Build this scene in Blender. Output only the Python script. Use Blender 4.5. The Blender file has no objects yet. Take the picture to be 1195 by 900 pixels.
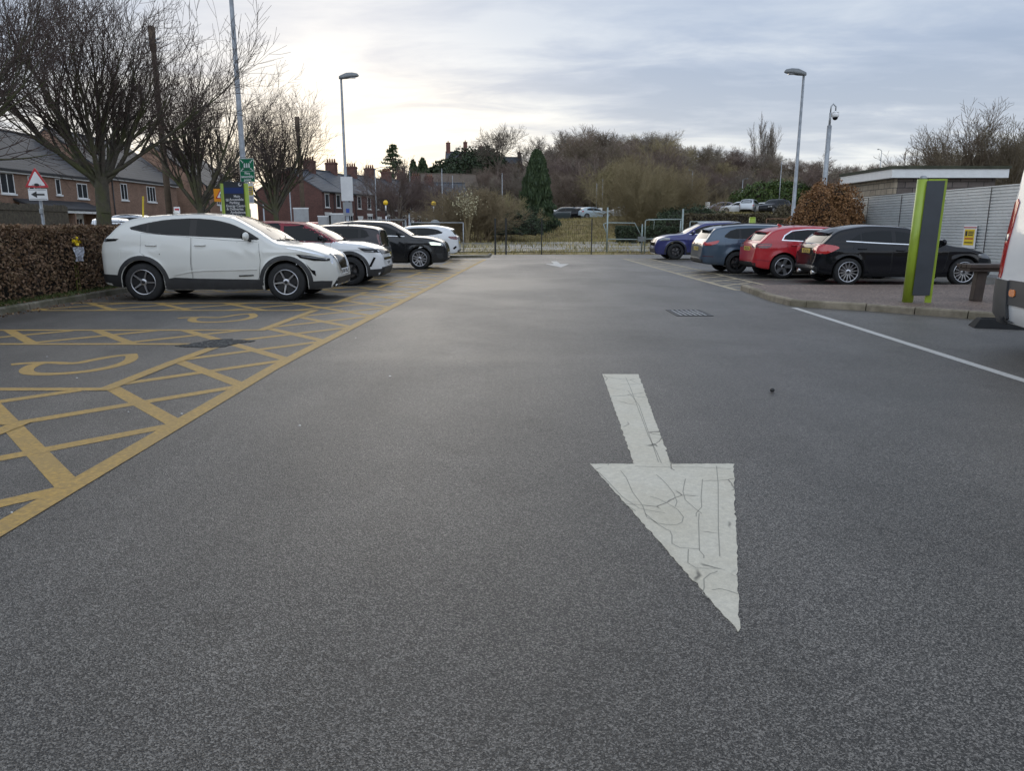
import bpy, math, random
import numpy as np
from math import sin, cos, pi, radians, sqrt, atan, atan2, hypot
from mathutils import Vector, Matrix
from mathutils.bvhtree import BVHTree
from mathutils.geometry import delaunay_2d_cdt

scene = bpy.context.scene
col = scene.collection
random.seed(7)
RNG = np.random.default_rng(11)

# ------------------------------------------------------------------ camera
FPX, W0, H0, YH, CAMZ = 864.0, 1195, 900, 265.0, 1.38
PITCH = atan((450 - YH) / FPX)
cam_d = bpy.data.cameras.new("camera")
cam = bpy.data.objects.new("camera", cam_d)
col.objects.link(cam)
cam.location = (0, 0, CAMZ)
cam.rotation_euler = (pi / 2 - PITCH, 0, 0)
cam_d.sensor_width = 36
cam_d.lens = FPX / W0 * 36
cam_d.clip_end = 3000
cam_d.clip_start = 0.05
scene.camera = cam


def ray(px, py):
    u = (px - 597.5) / FPX
    v = -(py - 450) / FPX
    return u, cos(PITCH) + v * sin(PITCH), -sin(PITCH) + v * cos(PITCH)


def G(px, py, z=0.0):
    """survey helper: where the line of sight of a photo pixel meets height z"""
    a, b, c = ray(px, py)
    t = (z - CAMZ) / c
    return t * a, t * b


def D(px, py, d):
    """survey helper: the point at distance d down the road"""
    a, b, c = ray(px, py)
    t = d / b
    return t * a, d, CAMZ + t * c


# ------------------------------------------------------------------ objects
def tag(o, label=None, cat=None, group=None, kind=None):
    if label: o["label"] = label
    if cat: o["category"] = cat
    if group: o["group"] = group
    if kind: o["kind"] = kind
    return o


def link(o, parent=None):
    col.objects.link(o)
    if parent is not None: o.parent = parent
    return o


def empty(name, loc=(0, 0, 0), rz=0.0, scale=1.0, parent=None):
    o = bpy.data.objects.new(name, None)
    o.empty_display_size = 0.2
    o.location = loc
    o.rotation_euler = (0, 0, rz)
    o.scale = (scale,) * 3
    return link(o, parent)


def kids(o):
    return list(o.children)


def copy_tree(o, parent=None):
    c = o.copy()
    col.objects.link(c)
    if parent is not None: c.parent = parent
    for ch in kids(o): copy_tree(ch, c)
    return c


class MB:
    """collects shapes that become ONE mesh object"""
    def __init__(s):
        s.v, s.f, s.m, s.s = [], [], [], []

    def add(s, V, F, m=0, smooth=False):
        b = len(s.v)
        s.v.extend([tuple(p) for p in V])
        for j, f in enumerate(F):
            s.f.append([b + i for i in f]); s.m.append(m); s.s.append(smooth[j] if isinstance(smooth, list) else smooth)

    def box(s, x0, x1, y0, y1, z0, z1, m=0):
        V = [(x0, y0, z0), (x1, y0, z0), (x1, y1, z0), (x0, y1, z0), (x0, y0, z1), (x1, y0, z1), (x1, y1, z1), (x0, y1, z1)]
        s.add(V, [(0, 3, 2, 1), (4, 5, 6, 7), (0, 1, 5, 4), (1, 2, 6, 5), (2, 3, 7, 6), (3, 0, 4, 7)], m)

    def bar(s, p0, p1, w, h, m=0, up=(0, 0, 1)):
        p0, p1 = Vector(p0), Vector(p1)
        d = (p1 - p0).normalized()
        a = d.cross(Vector(up))
        if a.length < 1e-4: a = d.cross(Vector((0, 1, 0)))
        a.normalize(); b = a.cross(d).normalized()
        V = []
        for p in (p0, p1):
            for i, j in ((-1, -1), (1, -1), (1, 1), (-1, 1)):
                V.append(p + a * (i * w / 2) + b * (j * h / 2))
        s.add(V, [(0, 1, 2, 3), (7, 6, 5, 4), (1, 0, 4, 5), (2, 1, 5, 6), (3, 2, 6, 7), (0, 3, 7, 4)], m)

    def tube(s, pts, rs, n=10, m=0, caps=True, smooth=True):
        pts = [Vector(p) for p in pts]
        if not hasattr(rs, "__len__"): rs = [rs] * len(pts)
        V = []; ref = None
        for i, p in enumerate(pts):
            d = (pts[min(i + 1, len(pts) - 1)] - pts[max(i - 1, 0)]).normalized()
            if ref is None:
                ref = d.cross(Vector((0, 0, 1)))
                if ref.length < 1e-3: ref = Vector((1, 0, 0))
            a = (ref - d * ref.dot(d)).normalized(); ref = a
            b = d.cross(a)
            for k in range(n):
                t = 2 * pi * k / n
                V.append(p + (a * cos(t) + b * sin(t)) * rs[i])
        F = []
        for i in range(len(pts) - 1):
            for k in range(n):
                F.append((i * n + k, i * n + (k + 1) % n, (i + 1) * n + (k + 1) % n, (i + 1) * n + k))
        sm = [smooth] * len(F)
        if caps:
            F += [tuple(range(n - 1, -1, -1)), tuple(range(len(V) - n, len(V)))]; sm += [False, False]
        s.add(V, F, m, sm)

    def lathe(s, prof, n=24, m=0, M=None, smooth=True):
        """prof: (radius, height) along local y; M optional matrix"""
        V = []
        for r, h in prof:
            for k in range(n):
                t = 2 * pi * k / n
                V.append(Vector((r * cos(t), h, r * sin(t))))
        if M is not None: V = [M @ p for p in V]
        F = []
        for i in range(len(prof) - 1):
            for k in range(n):
                F.append((i * n + k, (i + 1) * n + k, (i + 1) * n + (k + 1) % n, i * n + (k + 1) % n))
        s.add(V, F, m, smooth)

    def prism(s, poly, z0, z1, m=0, mtop=None):
        n = len(poly)
        ar = sum(poly[i][0] * poly[(i + 1) % n][1] - poly[(i + 1) % n][0] * poly[i][1] for i in range(n))
        if ar < 0: poly = poly[::-1]
        V = [(x, y, z0) for x, y in poly] + [(x, y, z1) for x, y in poly]
        s.add(V, [(i, (i + 1) % n, n + (i + 1) % n, n + i) for i in range(n)] + [tuple(range(n, 2 * n)), tuple(range(n - 1, -1, -1))], m)

    def strip(s, pts, w, z, m=0):
        """flat ribbon along ground points"""
        n = len(pts); V = []
        for i, p in enumerate(pts):
            a = pts[max(i - 1, 0)]; b = pts[min(i + 1, n - 1)]
            dx, dy = b[0] - a[0], b[1] - a[1]; l = hypot(dx, dy) or 1
            nx, ny = -dy / l * w / 2, dx / l * w / 2
            V += [(p[0] - nx, p[1] - ny, z), (p[0] + nx, p[1] + ny, z)]
        s.add(V, [(2 * i, 2 * i + 2, 2 * i + 3, 2 * i + 1) for i in range(n - 1)], m)

    def ball(s, c, r, n=12, m=0, sc=(1, 1, 1)):
        V = []; F = []
        k = n // 2
        for i in range(k + 1):
            a = pi * i / k
            for j in range(n):
                t = 2 * pi * j / n
                V.append((c[0] + r * sc[0] * sin(a) * cos(t), c[1] + r * sc[1] * sin(a) * sin(t), c[2] + r * sc[2] * cos(a)))
        for i in range(k):
            for j in range(n):
                F.append((i * n + j, (i + 1) * n + j, (i + 1) * n + (j + 1) % n, i * n + (j + 1) % n))
        s.add(V, F, m, True)

    def build(s, name, mats, parent=None, sharp=None, bevel=0.0):
        me = bpy.data.meshes.new(name)
        me.from_pydata(s.v, [], s.f)
        if not isinstance(mats, (list, tuple)): mats = [mats]
        for m in mats: me.materials.append(m)
        me.polygons.foreach_set("material_index", s.m)
        me.polygons.foreach_set("use_smooth", s.s)
        me.validate(); me.update()
        if sharp: me.set_sharp_from_angle(angle=radians(sharp))
        o = link(bpy.data.objects.new(name, me), parent)
        if bevel:
            b = o.modifiers.new("bevel", "BEVEL"); b.width = bevel; b.segments = 2; b.limit_method = "ANGLE"
        return o


def raw_mesh(name, V, loops, nper, mat, parent=None, smooth=False):
    """fast mesh from numpy: V (n,3), loops (f,nper)"""
    me = bpy.data.meshes.new(name)
    me.vertices.add(len(V)); me.vertices.foreach_set("co", np.asarray(V, np.float32).ravel())
    nf = len(loops)
    me.loops.add(nf * nper); me.loops.foreach_set("vertex_index", np.asarray(loops, np.int32).ravel())
    me.polygons.add(nf)
    me.polygons.foreach_set("loop_start", np.arange(0, nf * nper, nper, dtype=np.int32))
    me.polygons.foreach_set("loop_total", np.full(nf, nper, np.int32))
    me.polygons.foreach_set("use_smooth", np.full(nf, smooth, bool))
    for m in (mat if isinstance(mat, (list, tuple)) else [mat]): me.materials.append(m)
    me.update(calc_edges=True)
    return link(bpy.data.objects.new(name, me), parent)


def lettering(name, text, size, mat, parent, M, align="CENTER", ext=0.002, bold=0.0):
    cu = bpy.data.curves.new(name, "FONT")
    cu.body = text; cu.size = size; cu.align_x = align; cu.align_y = "CENTER"; cu.extrude = ext; cu.resolution_u = 3
    cu.offset = bold
    t = bpy.data.objects.new(name, cu); col.objects.link(t)
    dg = bpy.context.evaluated_depsgraph_get()
    me = bpy.data.meshes.new_from_object(t.evaluated_get(dg))
    bpy.data.objects.remove(t)
    me.transform(M); me.materials.clear(); me.materials.append(mat)
    return link(bpy.data.objects.new(name, me), parent)


# ------------------------------------------------------------------ materials
def sr(r, g, b):
    f = lambda c: (c / 255 / 12.92) if c <= 10 else ((c / 255 + .055) / 1.055) ** 2.4
    return (f(r), f(g), f(b), 1)


class NT:
    def __init__(s, name):
        s.mat = bpy.data.materials.new(name); s.mat.use_nodes = True
        s.t = s.mat.node_tree; s.b = s.t.nodes["Principled BSDF"]; s.out = s.t.nodes["Material Output"]

    def n(s, typ, **kw):
        nd = s.t.nodes.new(typ)
        for k, v in kw.items():
            if k in nd.inputs.keys(): s.set(nd, k, v)
            else: setattr(nd, k, v)
        return nd

    def set(s, nd, k, v):
        if hasattr(v, "links"): s.t.links.new(v, nd.inputs[k])
        else: nd.inputs[k].default_value = v

    def l(s, a, nd, k): s.t.links.new(a, nd.inputs[k])

    def coord(s, kind="Object"): return s.n("ShaderNodeTexCoord").outputs[kind]

    def noise(s, vec, scale, detail=4, rough=.55, dist=0.0):
        nd = s.n("ShaderNodeTexNoise"); s.l(vec, nd, "Vector")
        nd.inputs["Scale"].default_value = scale; nd.inputs["Detail"].default_value = detail
        nd.inputs["Roughness"].default_value = rough; nd.inputs["Distortion"].default_value = dist
        return nd.outputs["Fac"]

    def ramp(s, fac, stops, interp="LINEAR"):
        nd = s.n("ShaderNodeValToRGB"); s.l(fac, nd, "Fac"); cr = nd.color_ramp; cr.interpolation = interp
        while len(cr.elements) < len(stops): cr.elements.new(.5)
        for e, (p, c) in zip(cr.elements, stops):
            e.position = p; e.color = c if len(c) == 4 else (*c, 1)
        return nd.outputs["Color"]

    def mix(s, fac, a, b, mode="MIX"):
        nd = s.n("ShaderNodeMix", data_type="RGBA", blend_type=mode)
        for i, v in ((0, fac), (6, a), (7, b)):
            if hasattr(v, "links"): s.t.links.new(v, nd.inputs[i])
            else: nd.inputs[i].default_value = v
        return nd.outputs[2]

    def math(s, op, a, b=0.0, c=0.0):
        nd = s.n("ShaderNodeMath", operation=op)
        for i, v in enumerate((a, b, c)):
            if hasattr(v, "links"): s.t.links.new(v, nd.inputs[i])
            else: nd.inputs[i].default_value = v
        return nd.outputs[0]

    def bump(s, h, strength=.3, dist=.01):
        nd = s.n("ShaderNodeBump"); s.l(h, nd, "Height")
        nd.inputs["Strength"].default_value = strength; nd.inputs["Distance"].default_value = dist
        s.l(nd.outputs[0], s.b, "Normal")
        return nd

    def p(s, **kw):
        names = dict(color="Base Color", rough="Roughness", metal="Metallic", coat="Coat Weight", coatr="Coat Roughness", ior="IOR",
                     emit="Emission Color", es="Emission Strength", spec="Specular IOR Level", trans="Transmission Weight", alpha="Alpha")
        for k, v in kw.items(): s.set(s.b, names[k], v)
        return s.mat


MATS = {}


def simple(name, c, rough=.5, metal=0.0, var=.0, vscale=3.0, coat=0.0, coatr=.03, spec=.5, bump=0.0, bscale=60.0):
    if name in MATS: return MATS[name]
    t = NT(name)
    t.p(color=c, rough=rough, metal=metal, coat=coat, coatr=coatr, spec=spec)
    if var or bump:
        co = t.coord()
        if var:
            f = t.noise(co, vscale, 5, .6)
            dk = tuple(v * (1 - var) for v in c[:3]) + (1,); lt = tuple(min(1, v * (1 + var)) for v in c[:3]) + (1,)
            t.l(t.ramp(f, [(.3, dk), (.7, lt)]), t.b, "Base Color")
        if bump: t.bump(t.noise(co, bscale, 3), bump, .01)
    MATS[name] = t.mat
    return t.mat


def paint(name, c, metal=.0, rough=.35, dirt=.25, coat=.75, spec=.5):
    """car paint with a film of road dirt low on the body"""
    t = NT(name); co = t.coord("Generated")
    z = t.n("ShaderNodeSeparateXYZ"); t.l(co, z, 0)
    nz = t.noise(t.coord(), 4.0, 5)
    k = t.math("MULTIPLY", t.math("SUBTRACT", .38, z.outputs[2]), 2.2)
    k = t.math("MULTIPLY", t.math("MAXIMUM", t.math("ADD", k, t.math("MULTIPLY", t.math("SUBTRACT", nz, .5), .5)), 0.0), dirt)
    k = t.math("MINIMUM", k, .55)
    t.p(color=t.mix(k, c, sr(112, 104, 92)), metal=metal, coat=coat, coatr=.03, spec=spec)
    t.p(rough=t.math("ADD", t.math("MULTIPLY", k, .5), rough))
    return t.mat


glass_car = simple("car_glass", (.006, .0075, .0085, 1), .03, spec=.22)
glass_house = simple("house_glass", (.03, .035, .04, 1), .05, spec=.7)
blackp = simple("black_plastic", (.018, .018, .019, 1), .55, var=.25, vscale=8)
blackg = simple("gloss_black", (.006, .006, .007, 1), .12, spec=.3)
rubber = simple("tyre_rubber", (.012, .012, .0125, 1), .85, var=.4, vscale=14)
alloy = simple("alloy_silver", (.42, .42, .44, 1), .28, .85, var=.12)
alloyd = simple("alloy_dark", (.022, .022, .024, 1), .35, .4)
disc = simple("brake_disc", (.16, .15, .15, 1), .45, .8)
chrome = simple("chrome", (.62, .63, .65, 1), .12, 1.0)
redlens = simple("red_lens", (.42, .012, .014, 1), .08, coat=1.0)
redlens_d = simple("dark_red_lens", (.10, .006, .01, 1), .08, coat=1.0)
amber = simple("amber_lens", (.75, .19, .01, 1), .15, coat=1.0)
lampglass = simple("lamp_glass", (.20, .21, .23, 1), .08, .3, coat=1.0)
plate_y = simple("plate_yellow", (.62, .45, .07, 1), .4, var=.12)
plate_w = simple("plate_white", (.72, .72, .72, 1), .4, var=.1)
platek = simple("plate_ink", (.02, .02, .02, 1), .5)
under = simple("underbody", (.010, .010, .010, 1), .85)
steel = simple("galvanised_steel", (.30, .315, .33, 1), .5, .55, var=.25, vscale=5)
polegrey = simple("grey_pole_paint", (.17, .18, .185, 1), .5, .2, var=.2, vscale=3)
signwhite = simple("sign_white", (.74, .74, .74, 1), .4, var=.08)
signgreen = simple("sign_green", (.005, .16, .075, 1), .4, var=.1)
signyel = simple("sign_yellow", (.80, .58, .02, 1), .4, var=.08)
signred = simple("sign_red", (.45, .02, .03, 1), .4)
inkblack = simple("ink_black", (.015, .015, .015, 1), .5)
inkblue = simple("ink_blue", (.05, .10, .42, 1), .5)
signgrey = simple("sign_back_grey", (.36, .37, .38, 1), .5, .3, var=.15)
white_upvc = simple("white_upvc", (.72, .72, .71, 1), .35, var=.06)
lime = simple("lime_green_paint", (.27, .365, .028, 1), .4, var=.14, vscale=2.5, coat=.3)
slate_panel = simple("dark_slate_panel", (.040, .046, .055, 1), .42, var=.2, vscale=2.5)
orange = simple("sign_orange", (.75, .28, .01, 1), .4)
# ------------------------------------------------------------------ cars
def pchip(pts):
    x = np.array([p[0] for p in pts], float); y = np.array([p[1] for p in pts], float)
    h = np.diff(x); dl = np.diff(y) / h
    m = np.zeros(len(x)); m[0] = dl[0]; m[-1] = dl[-1]
    for i in range(1, len(x) - 1):
        if dl[i - 1] * dl[i] > 0:
            w1 = 2 * h[i] + h[i - 1]; w2 = h[i] + 2 * h[i - 1]
            m[i] = (w1 + w2) / (w1 / dl[i - 1] + w2 / dl[i])

    def f(q):
        q = min(max(q, x[0]), x[-1]); i = min(int(np.searchsorted(x, q, "right")) - 1, len(x) - 2)
        t = (q - x[i]) / h[i]
        return float((2 * t**3 - 3 * t**2 + 1) * y[i] + (t**3 - 2 * t**2 + t) * h[i] * m[i] + (-2 * t**3 + 3 * t**2) * y[i + 1] + (t**3 - t**2) * h[i] * m[i + 1])
    return f


def chaikin(P, it=2):
    for _ in range(it):
        Q = []
        for i in range(len(P)):
            a, b = P[i], P[(i + 1) % len(P)]
            Q += [(a[0] * .8 + b[0] * .2, a[1] * .8 + b[1] * .2), (a[0] * .2 + b[0] * .8, a[1] * .2 + b[1] * .8)]
        P = Q
    return P


def clipx(P, a, keep_less):
    R = []
    ins = (lambda p: p[0] <= a) if keep_less else (lambda p: p[0] >= a)
    for i in range(len(P)):
        p, q = P[i], P[(i + 1) % len(P)]
        if ins(p): R.append(p)
        if ins(p) != ins(q):
            t = (a - p[0]) / (q[0] - p[0]); R.append((a, p[1] + t * (q[1] - p[1])))
    return R


def grow_poly(P, d):
    n = len(P); R = []
    ar = sum(P[i][0] * P[(i + 1) % n][1] - P[(i + 1) % n][0] * P[i][1] for i in range(n))
    s = 1 if ar > 0 else -1
    for i in range(n):
        a, b, c = P[i - 1], P[i], P[(i + 1) % n]
        dx, dy = c[0] - a[0], c[1] - a[1]; l = hypot(dx, dy) or 1
        R.append((b[0] + s * dy / l * d, b[1] - s * dx / l * d))
    return R


def inpoly(x, y, P):
    c = False; j = len(P) - 1
    for i in range(len(P)):
        if (P[i][1] > y) != (P[j][1] > y) and x < (P[j][0] - P[i][0]) * (y - P[i][1]) / (P[j][1] - P[i][1]) + P[i][0]: c = not c
        j = i
    return c


def wheel_meshes(R, style, rimr=None):
    """tyre and rim meshes, axle along y, outside towards +y"""
    rr = rimr or R * .70
    t = MB()
    w = .105
    t.lathe([(rr - .012, -w), (rr + .02, -w - .006), (R - .035, -w + .004), (R - .008, -w + .025), (R, -w + .05), (R, w - .05), (R - .008, w - .025), (R - .035, w - .004),
             (rr + .02, w + .006), (rr - .012, w)], 40)
    for k in range(3): t.lathe([(R + .0015, -.05 + .05 * k), (R + .0015, -.03 + .05 * k)], 40)
    r = MB()
    # barrel (dark), lip (bright), disc
    r.lathe([(rr - .012, w - .004), (rr - .02, w - .02), (rr - .035, -w)], 40, 1)
    lipm = 1 if style == "black" else 0
    r.lathe([(rr + .004, w + .002), (rr - .004, w + .008), (rr - .014, w + .004), (rr - .018, w - .012)], 40, lipm)
    r.lathe([(.0, .015), (rr * .62, .015), (rr * .62, .0)], 28, 2)
    r.lathe([(rr - .03, -.03), (.0, -.03)], 28, 1)
    spec = {"twin": (5, .030, .020), "five": (5, .060, .105), "multi": (14, .022, .013), "ten": (10, .026, .022), "black": (5, .05, .05), "aero": (5, .034, .026), "split": (6, .04, .03)}[style]
    n, w0, w1 = spec
    for k in range(n):
        a = 2 * pi * k / n + pi / 2
        ca, sa = cos(a), sin(a)
        offs = (-.028, .028) if style in ("twin", "split") else (0,)
        for of in offs:
            V = []
            for rad, wd, y0, y1 in ((.035, w0, .055, .088), (rr * .6, (w0 + w1) / 2, .062, .098), (rr - .012, w1, .075, .104)):
                o2 = of * (.6 + rad / rr) if style == "split" else of * (1 - .2 * rad / rr)
                for sd in (-1, 1):
                    for yy in (y0, y1):
                        q = o2 + sd * wd / 2
                        V.append((rad * ca - q * sa, yy, rad * sa + q * ca))
            F = []
            for i in (0, 4):
                F += [(i + 1, i + 3, i + 7, i + 5), (i, i + 4, i + 6, i + 2), (i, i + 1, i + 5, i + 4), (i + 2, i + 6, i + 7, i + 3)]
            F.append((8, 9, 11, 10))
            r.add(V, F, 1 if style == "black" else 0)
        if style in ("aero", "twin"):   # dark wide infill blades beside the bright spokes
            b = a + pi / n
            cb, sb = cos(b), sin(b); V = []
            for rad, wd in ((.05, .05), (rr * .55, .11 if style == "aero" else .05), (rr - .02, .17 if style == "aero" else .07)):
                for sd in (-1, 1):
                    q = sd * wd / 2; V.append((rad * cb - q * sb, .072 + .012 * rad / rr, rad * sb + q * cb))
            r.add(V, [(0, 2, 3, 1), (2, 4, 5, 3)], 1)
    r.lathe([(.062, .05), (.060, .09), (.045, .097), (.0, .099)], 20, 1 if style == "black" else 0)
    r.lathe([(.032, .099), (.03, .104), (.0, .105)], 16, 1)
    to = t.build("tyre", rubber, None, 40); ro = r.build("rim", [alloy if style != "black" else alloyd, alloyd, disc], None, 35)
    m = to.data, ro.data
    bpy.data.objects.remove(to); bpy.data.objects.remove(ro)
    return m


class Car:
    def __init__(s, name, label, cat, sp, pm, lod=0):
        s.sp, s.lod, s.pm = sp, lod, pm
        L, hw, H = sp["L"], sp["hw"], sp["H"]
        s.L, s.hw, s.H = L, hw, H
        ro, wb, R = sp["ro"], sp["wb"], sp["R"]
        s.xr, s.xf, s.R = ro, ro + wb, R
        s.root = empty(name); tag(s.root, label, cat)
        cx, cz = sp["cowl"]; hd = sp["head"]; rt, zt = sp["rtail"]; dx, dz = sp["deck"]; nz = sp["nose"]
        bz, fz = sp.get("belt", (dz, cz))
        top = sp.get("top") or [(0, .50), (.015, .62), (.032, dz - .22), (.058, dz - .05), (max(dx - .03, .085), dz + .01), (rt - .04, zt - .035), (rt + .10, zt + .02), ((rt + hd) / 2, H), (hd, H - .035), ((hd + cx) / 2 + .02, (H + cz) / 2 - .005), (cx, cz),
                                ((cx + L - .3) / 2, (cz + nz) / 2 + .03), (L - .30, nz), (L - .12, nz - .09), (L - .03, nz - .25), (L, .50)]
        s.top = pchip(top)
        s.bot = pchip(sp.get("bot") or [(0, .44), (.03, .36), (.12, .30), (ro - .3, .24), (ro + .3, .20), (s.xf - .3, .20), (L - .5, .21), (L - .15, .22), (L - .03, .30), (L, .42)])
        e = sp.get("plan") or (.62, .60)
        s.plan = pchip([(0, hw * e[0]), (.02, hw * min(e[0] + .10, .925)), (.07, hw * min(e[0] + .20, .945)), (.18, hw * (.90 if e[0] < .8 else .953)), (.45, hw * .955), (1.0, hw * .99), (L * .5, hw), (L - 1.1, hw * .985), (L - .55, hw * .945),
                        (L - .28, hw * .86), (L - .10, hw * (e[1] + .12)), (L - .03, hw * (e[1] + .04)), (L, hw * e[1])])
        s.belt = pchip([(0, bz), (rt, bz), (cx - .25, fz), (cx, fz + .06), (cx + .2, fz + .3), (L, fz + .3)])
        s.tum = sp.get("tum", .46)
        s.body()

    def Y(s, x, z):
        hw = s.plan(x); b = max(s.belt(x), .75)
        zm = .62
        if z < zm: k = 1 - .045 * ((zm - z) / .4) ** 2
        else: k = 1 - .04 * (min(z, b) - zm) ** 2 / (b - zm) ** 2
        y = hw * k
        if z > b: y -= s.tum * (z - b)
        sh = s.sp.get("shoulder", .86)
        y += .013 * math.exp(-((z - sh) / .035) ** 2) - .016 * math.exp(-((z - .47) / .10) ** 2) * (1 if s.xr + .3 < x < s.xf - .3 else 0)
        for xc in (s.xr, s.xf):      # wheel arch flare
            d = hypot(x - xc, z - s.R)
            y += s.sp.get("flare", .016) * math.exp(-((d - s.R - .06) / .07) ** 2)
        return y

    def body(s):
        sp, L = s.sp, s.L
        xs = set(np.round(np.linspace(0, L, 60 if not s.lod else 26), 4))
        if not s.lod:
            for e in np.linspace(0, 1, 16): xs.add(round(.26 * e**2, 4)); xs.add(round(L - .32 * e**2, 4))
        else:
            for e in (.01, .05, .12): xs.add(e); xs.add(L - e)
        Ra = s.R + sp.get("archgap", .05)
        for xc in (s.xr, s.xf):
            for a in np.linspace(0, pi, 22 if not s.lod else 9):
                xs.add(round(xc + Ra * cos(a), 4))
            xs.add(round(xc - Ra - .002, 4)); xs.add(round(xc + Ra + .002, 4))
        xs = sorted(x for x in xs if 0 <= x <= L)
        rows = []
        ns, nc, nt = (13, 4, 5) if not s.lod else (6, 2, 2)
        for x in xs:
            zt, zb = s.top(x), s.bot(x)
            for xc in (s.xr, s.xf):
                q = Ra**2 - (x - xc) ** 2
                if q > -1e-6: zb = max(zb, s.R + sqrt(max(q, 0)))
            hgt = zt - zb
            r = min(sp.get("r", .085), .35 * hgt); c = min(sp.get("crown", .04), .15 * hgt)
            zs = zt - c - r
            yb = s.Y(x, zb)
            row = [(0, zb), (yb - .06, zb), (yb - .012, zb + .004)]
            z0 = zb + min(.02, .1 * hgt)
            for i in range(ns):
                z = z0 + (zs - z0) * i / (ns - 1); row.append((s.Y(x, z), z))
            ys = s.Y(x, zs)
            for i in range(1, nc + 1):
                a = pi / 2 * i / nc; row.append((ys - r * 1.15 * (1 - cos(a)), zs + r * sin(a)))
            yt = ys - r * 1.15
            for i in range(1, nt + 1):
                y = yt * (1 - i / nt); row.append((y, zt - c * (y / yt) ** 2))
            rows.append(row)
        nr = len(rows[0]); V = []; F = []; m = []
        full = 2 * nr - 2
        for x, row in zip(xs, rows):
            V += [(x, y, z) for y, z in row] + [(x, -y, z) for y, z in row[-2:0:-1]]
        for i in range(len(xs) - 1):
            for k in range(full):
                k2 = (k + 1) % full
                F.append((i * full + k, i * full + k2, (i + 1) * full + k2, (i + 1) * full + k))
                mi = 1 if (k < 2 or k >= full - 2) else 0
                if sp.get("upper") and not mi:
                    cx_ = (xs[i] + xs[i + 1]) / 2; q = [rows[a][min(b_, full - b_)][1] for a in (i, i + 1) for b_ in (k, k2)]
                    if sum(q) / 4 > s.belt(cx_) - .005 and .30 < cx_ < sp["cowl"][0] - .03: mi = 2
                m.append(mi)
        F.append(tuple(range(full - 1, -1, -1))); m.append(0)
        F.append(tuple((len(xs) - 1) * full + k for k in range(full))); m.append(0)
        s.bvh = BVHTree.FromPolygons([Vector(v) for v in V], F)
        b = MB(); b.v = [(x - L / 2, y, z) for x, y, z in V]; b.f = [list(f) for f in F]; b.m = m; b.s = [True] * len(F)
        s.bodyo = b.build("body", [s.pm, under] + ([sp["upper"]] if sp.get("upper") else []), s.root, 38)
        # make sure normals point out
        me = s.bodyo.data
        p = me.polygons[len(me.polygons) // 2]
        if (p.center - Vector((0, 0, .7))).dot(p.normal) < 0: me.flip_normals()
        # closing wall inside the wheel wells is the underbody itself; axle wheels:
        tm, rm = wheel_meshes(s.R, sp.get("rim", "ten"), s.R * sp.get("rimk", .70))
        yw = s.hw - .115
        for xc in (s.xr, s.xf):
            for sd in (1, -1):
                w = empty("wheel", (xc - L / 2, sd * yw, s.R), 0 if sd > 0 else pi, parent=s.root)
                a = bpy.data.objects.new("tyre", tm); link(a, w)
                c = bpy.data.objects.new("rim", rm); link(c, w)
                a.rotation_euler = c.rotation_euler = (0, random.random() * 6, 0)

    def hit(s, view, u, v):
        if view == "side": o, d = Vector((u, 4, v)), Vector((0, -1, 0))
        elif view == "front": o, d = Vector((s.L + 3, u, v)), Vector((-1, 0, 0))
        elif view == "rear": o, d = Vector((-3, u, v)), Vector((1, 0, 0))
        elif view == "fq":   # from front corner, u across
            dd = Vector((-.75, -.66, 0)); o = Vector((s.L, s.hw, v)) - dd * 4 + Vector((-.66, .75, 0)) * u; d = dd.normalized()
        elif view == "rq":
            dd = Vector((.75, -.66, 0)); o = Vector((0, s.hw, v)) - dd * 4 + Vector((.66, .75, 0)) * u; d = dd.normalized()
        else: o, d = Vector((u, v, 4)), Vector((0, 0, -1))
        h, n, _, _ = s.bvh.ray_cast(o, d)
        return (h, n if n.dot(d) < 0 else -n) if h else (None, None)

    def shape(s, mb, view, poly, off, m=0, res=.055, sm=0, skirt=.012, sgn=1):
        P = chaikin(poly, sm) if sm else list(poly)
        Q = []
        for i in range(len(P)):
            a, b = P[i], P[(i + 1) % len(P)]; k = max(1, int(hypot(b[0] - a[0], b[1] - a[1]) / res))
            for j in range(k): Q.append((a[0] + (b[0] - a[0]) * j / k, a[1] + (b[1] - a[1]) * j / k))
        nb = len(Q); pts = list(Q)
        x0, x1 = min(p[0] for p in Q), max(p[0] for p in Q); y0, y1 = min(p[1] for p in Q), max(p[1] for p in Q)
        gx = np.arange(x0 + res / 2, x1, res); gy = np.arange(y0 + res / 2, y1, res)
        inner = grow_poly(Q, -res * .35)
        for x in gx:
            for y in gy:
                if inpoly(x, y, inner): pts.append((x, y))
        vs, _, fs, _, _, _ = delaunay_2d_cdt([Vector(p) for p in pts], [], [list(range(nb))], 1, 1e-5)
        H = [s.hit(view, p[0], p[1]) for p in vs]
        good = [f for f in fs if all(H[i][0] is not None for i in f)]
        if not good: return
        V = [(h + n * off) if h else Vector((0, 0, 0)) for h, n in H]
        f0 = good[0]
        nn = (V[f0[1]] - V[f0[0]]).cross(V[f0[2]] - V[f0[0]])
        flip = nn.dot(H[f0[0]][1]) < 0
        T = [tuple(reversed(f)) if flip else tuple(f) for f in good]
        edges = {}
        for f in T:
            for i in range(len(f)):
                e = (f[i], f[(i + 1) % len(f)])
                if (e[1], e[0]) in edges: edges.pop((e[1], e[0]))
                else: edges[e] = 1
        sk = {}
        for a, b in edges:
            for i in (a, b):
                if i not in sk: sk[i] = len(V); V.append(H[i][0] - H[i][1] * skirt)
        T2 = [(b, a, sk[a], sk[b]) for a, b in edges]
        fl = sgn < 0
        used = sorted({i for f in T + T2 for i in f}); mp = {a: i for i, a in enumerate(used)}
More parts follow.
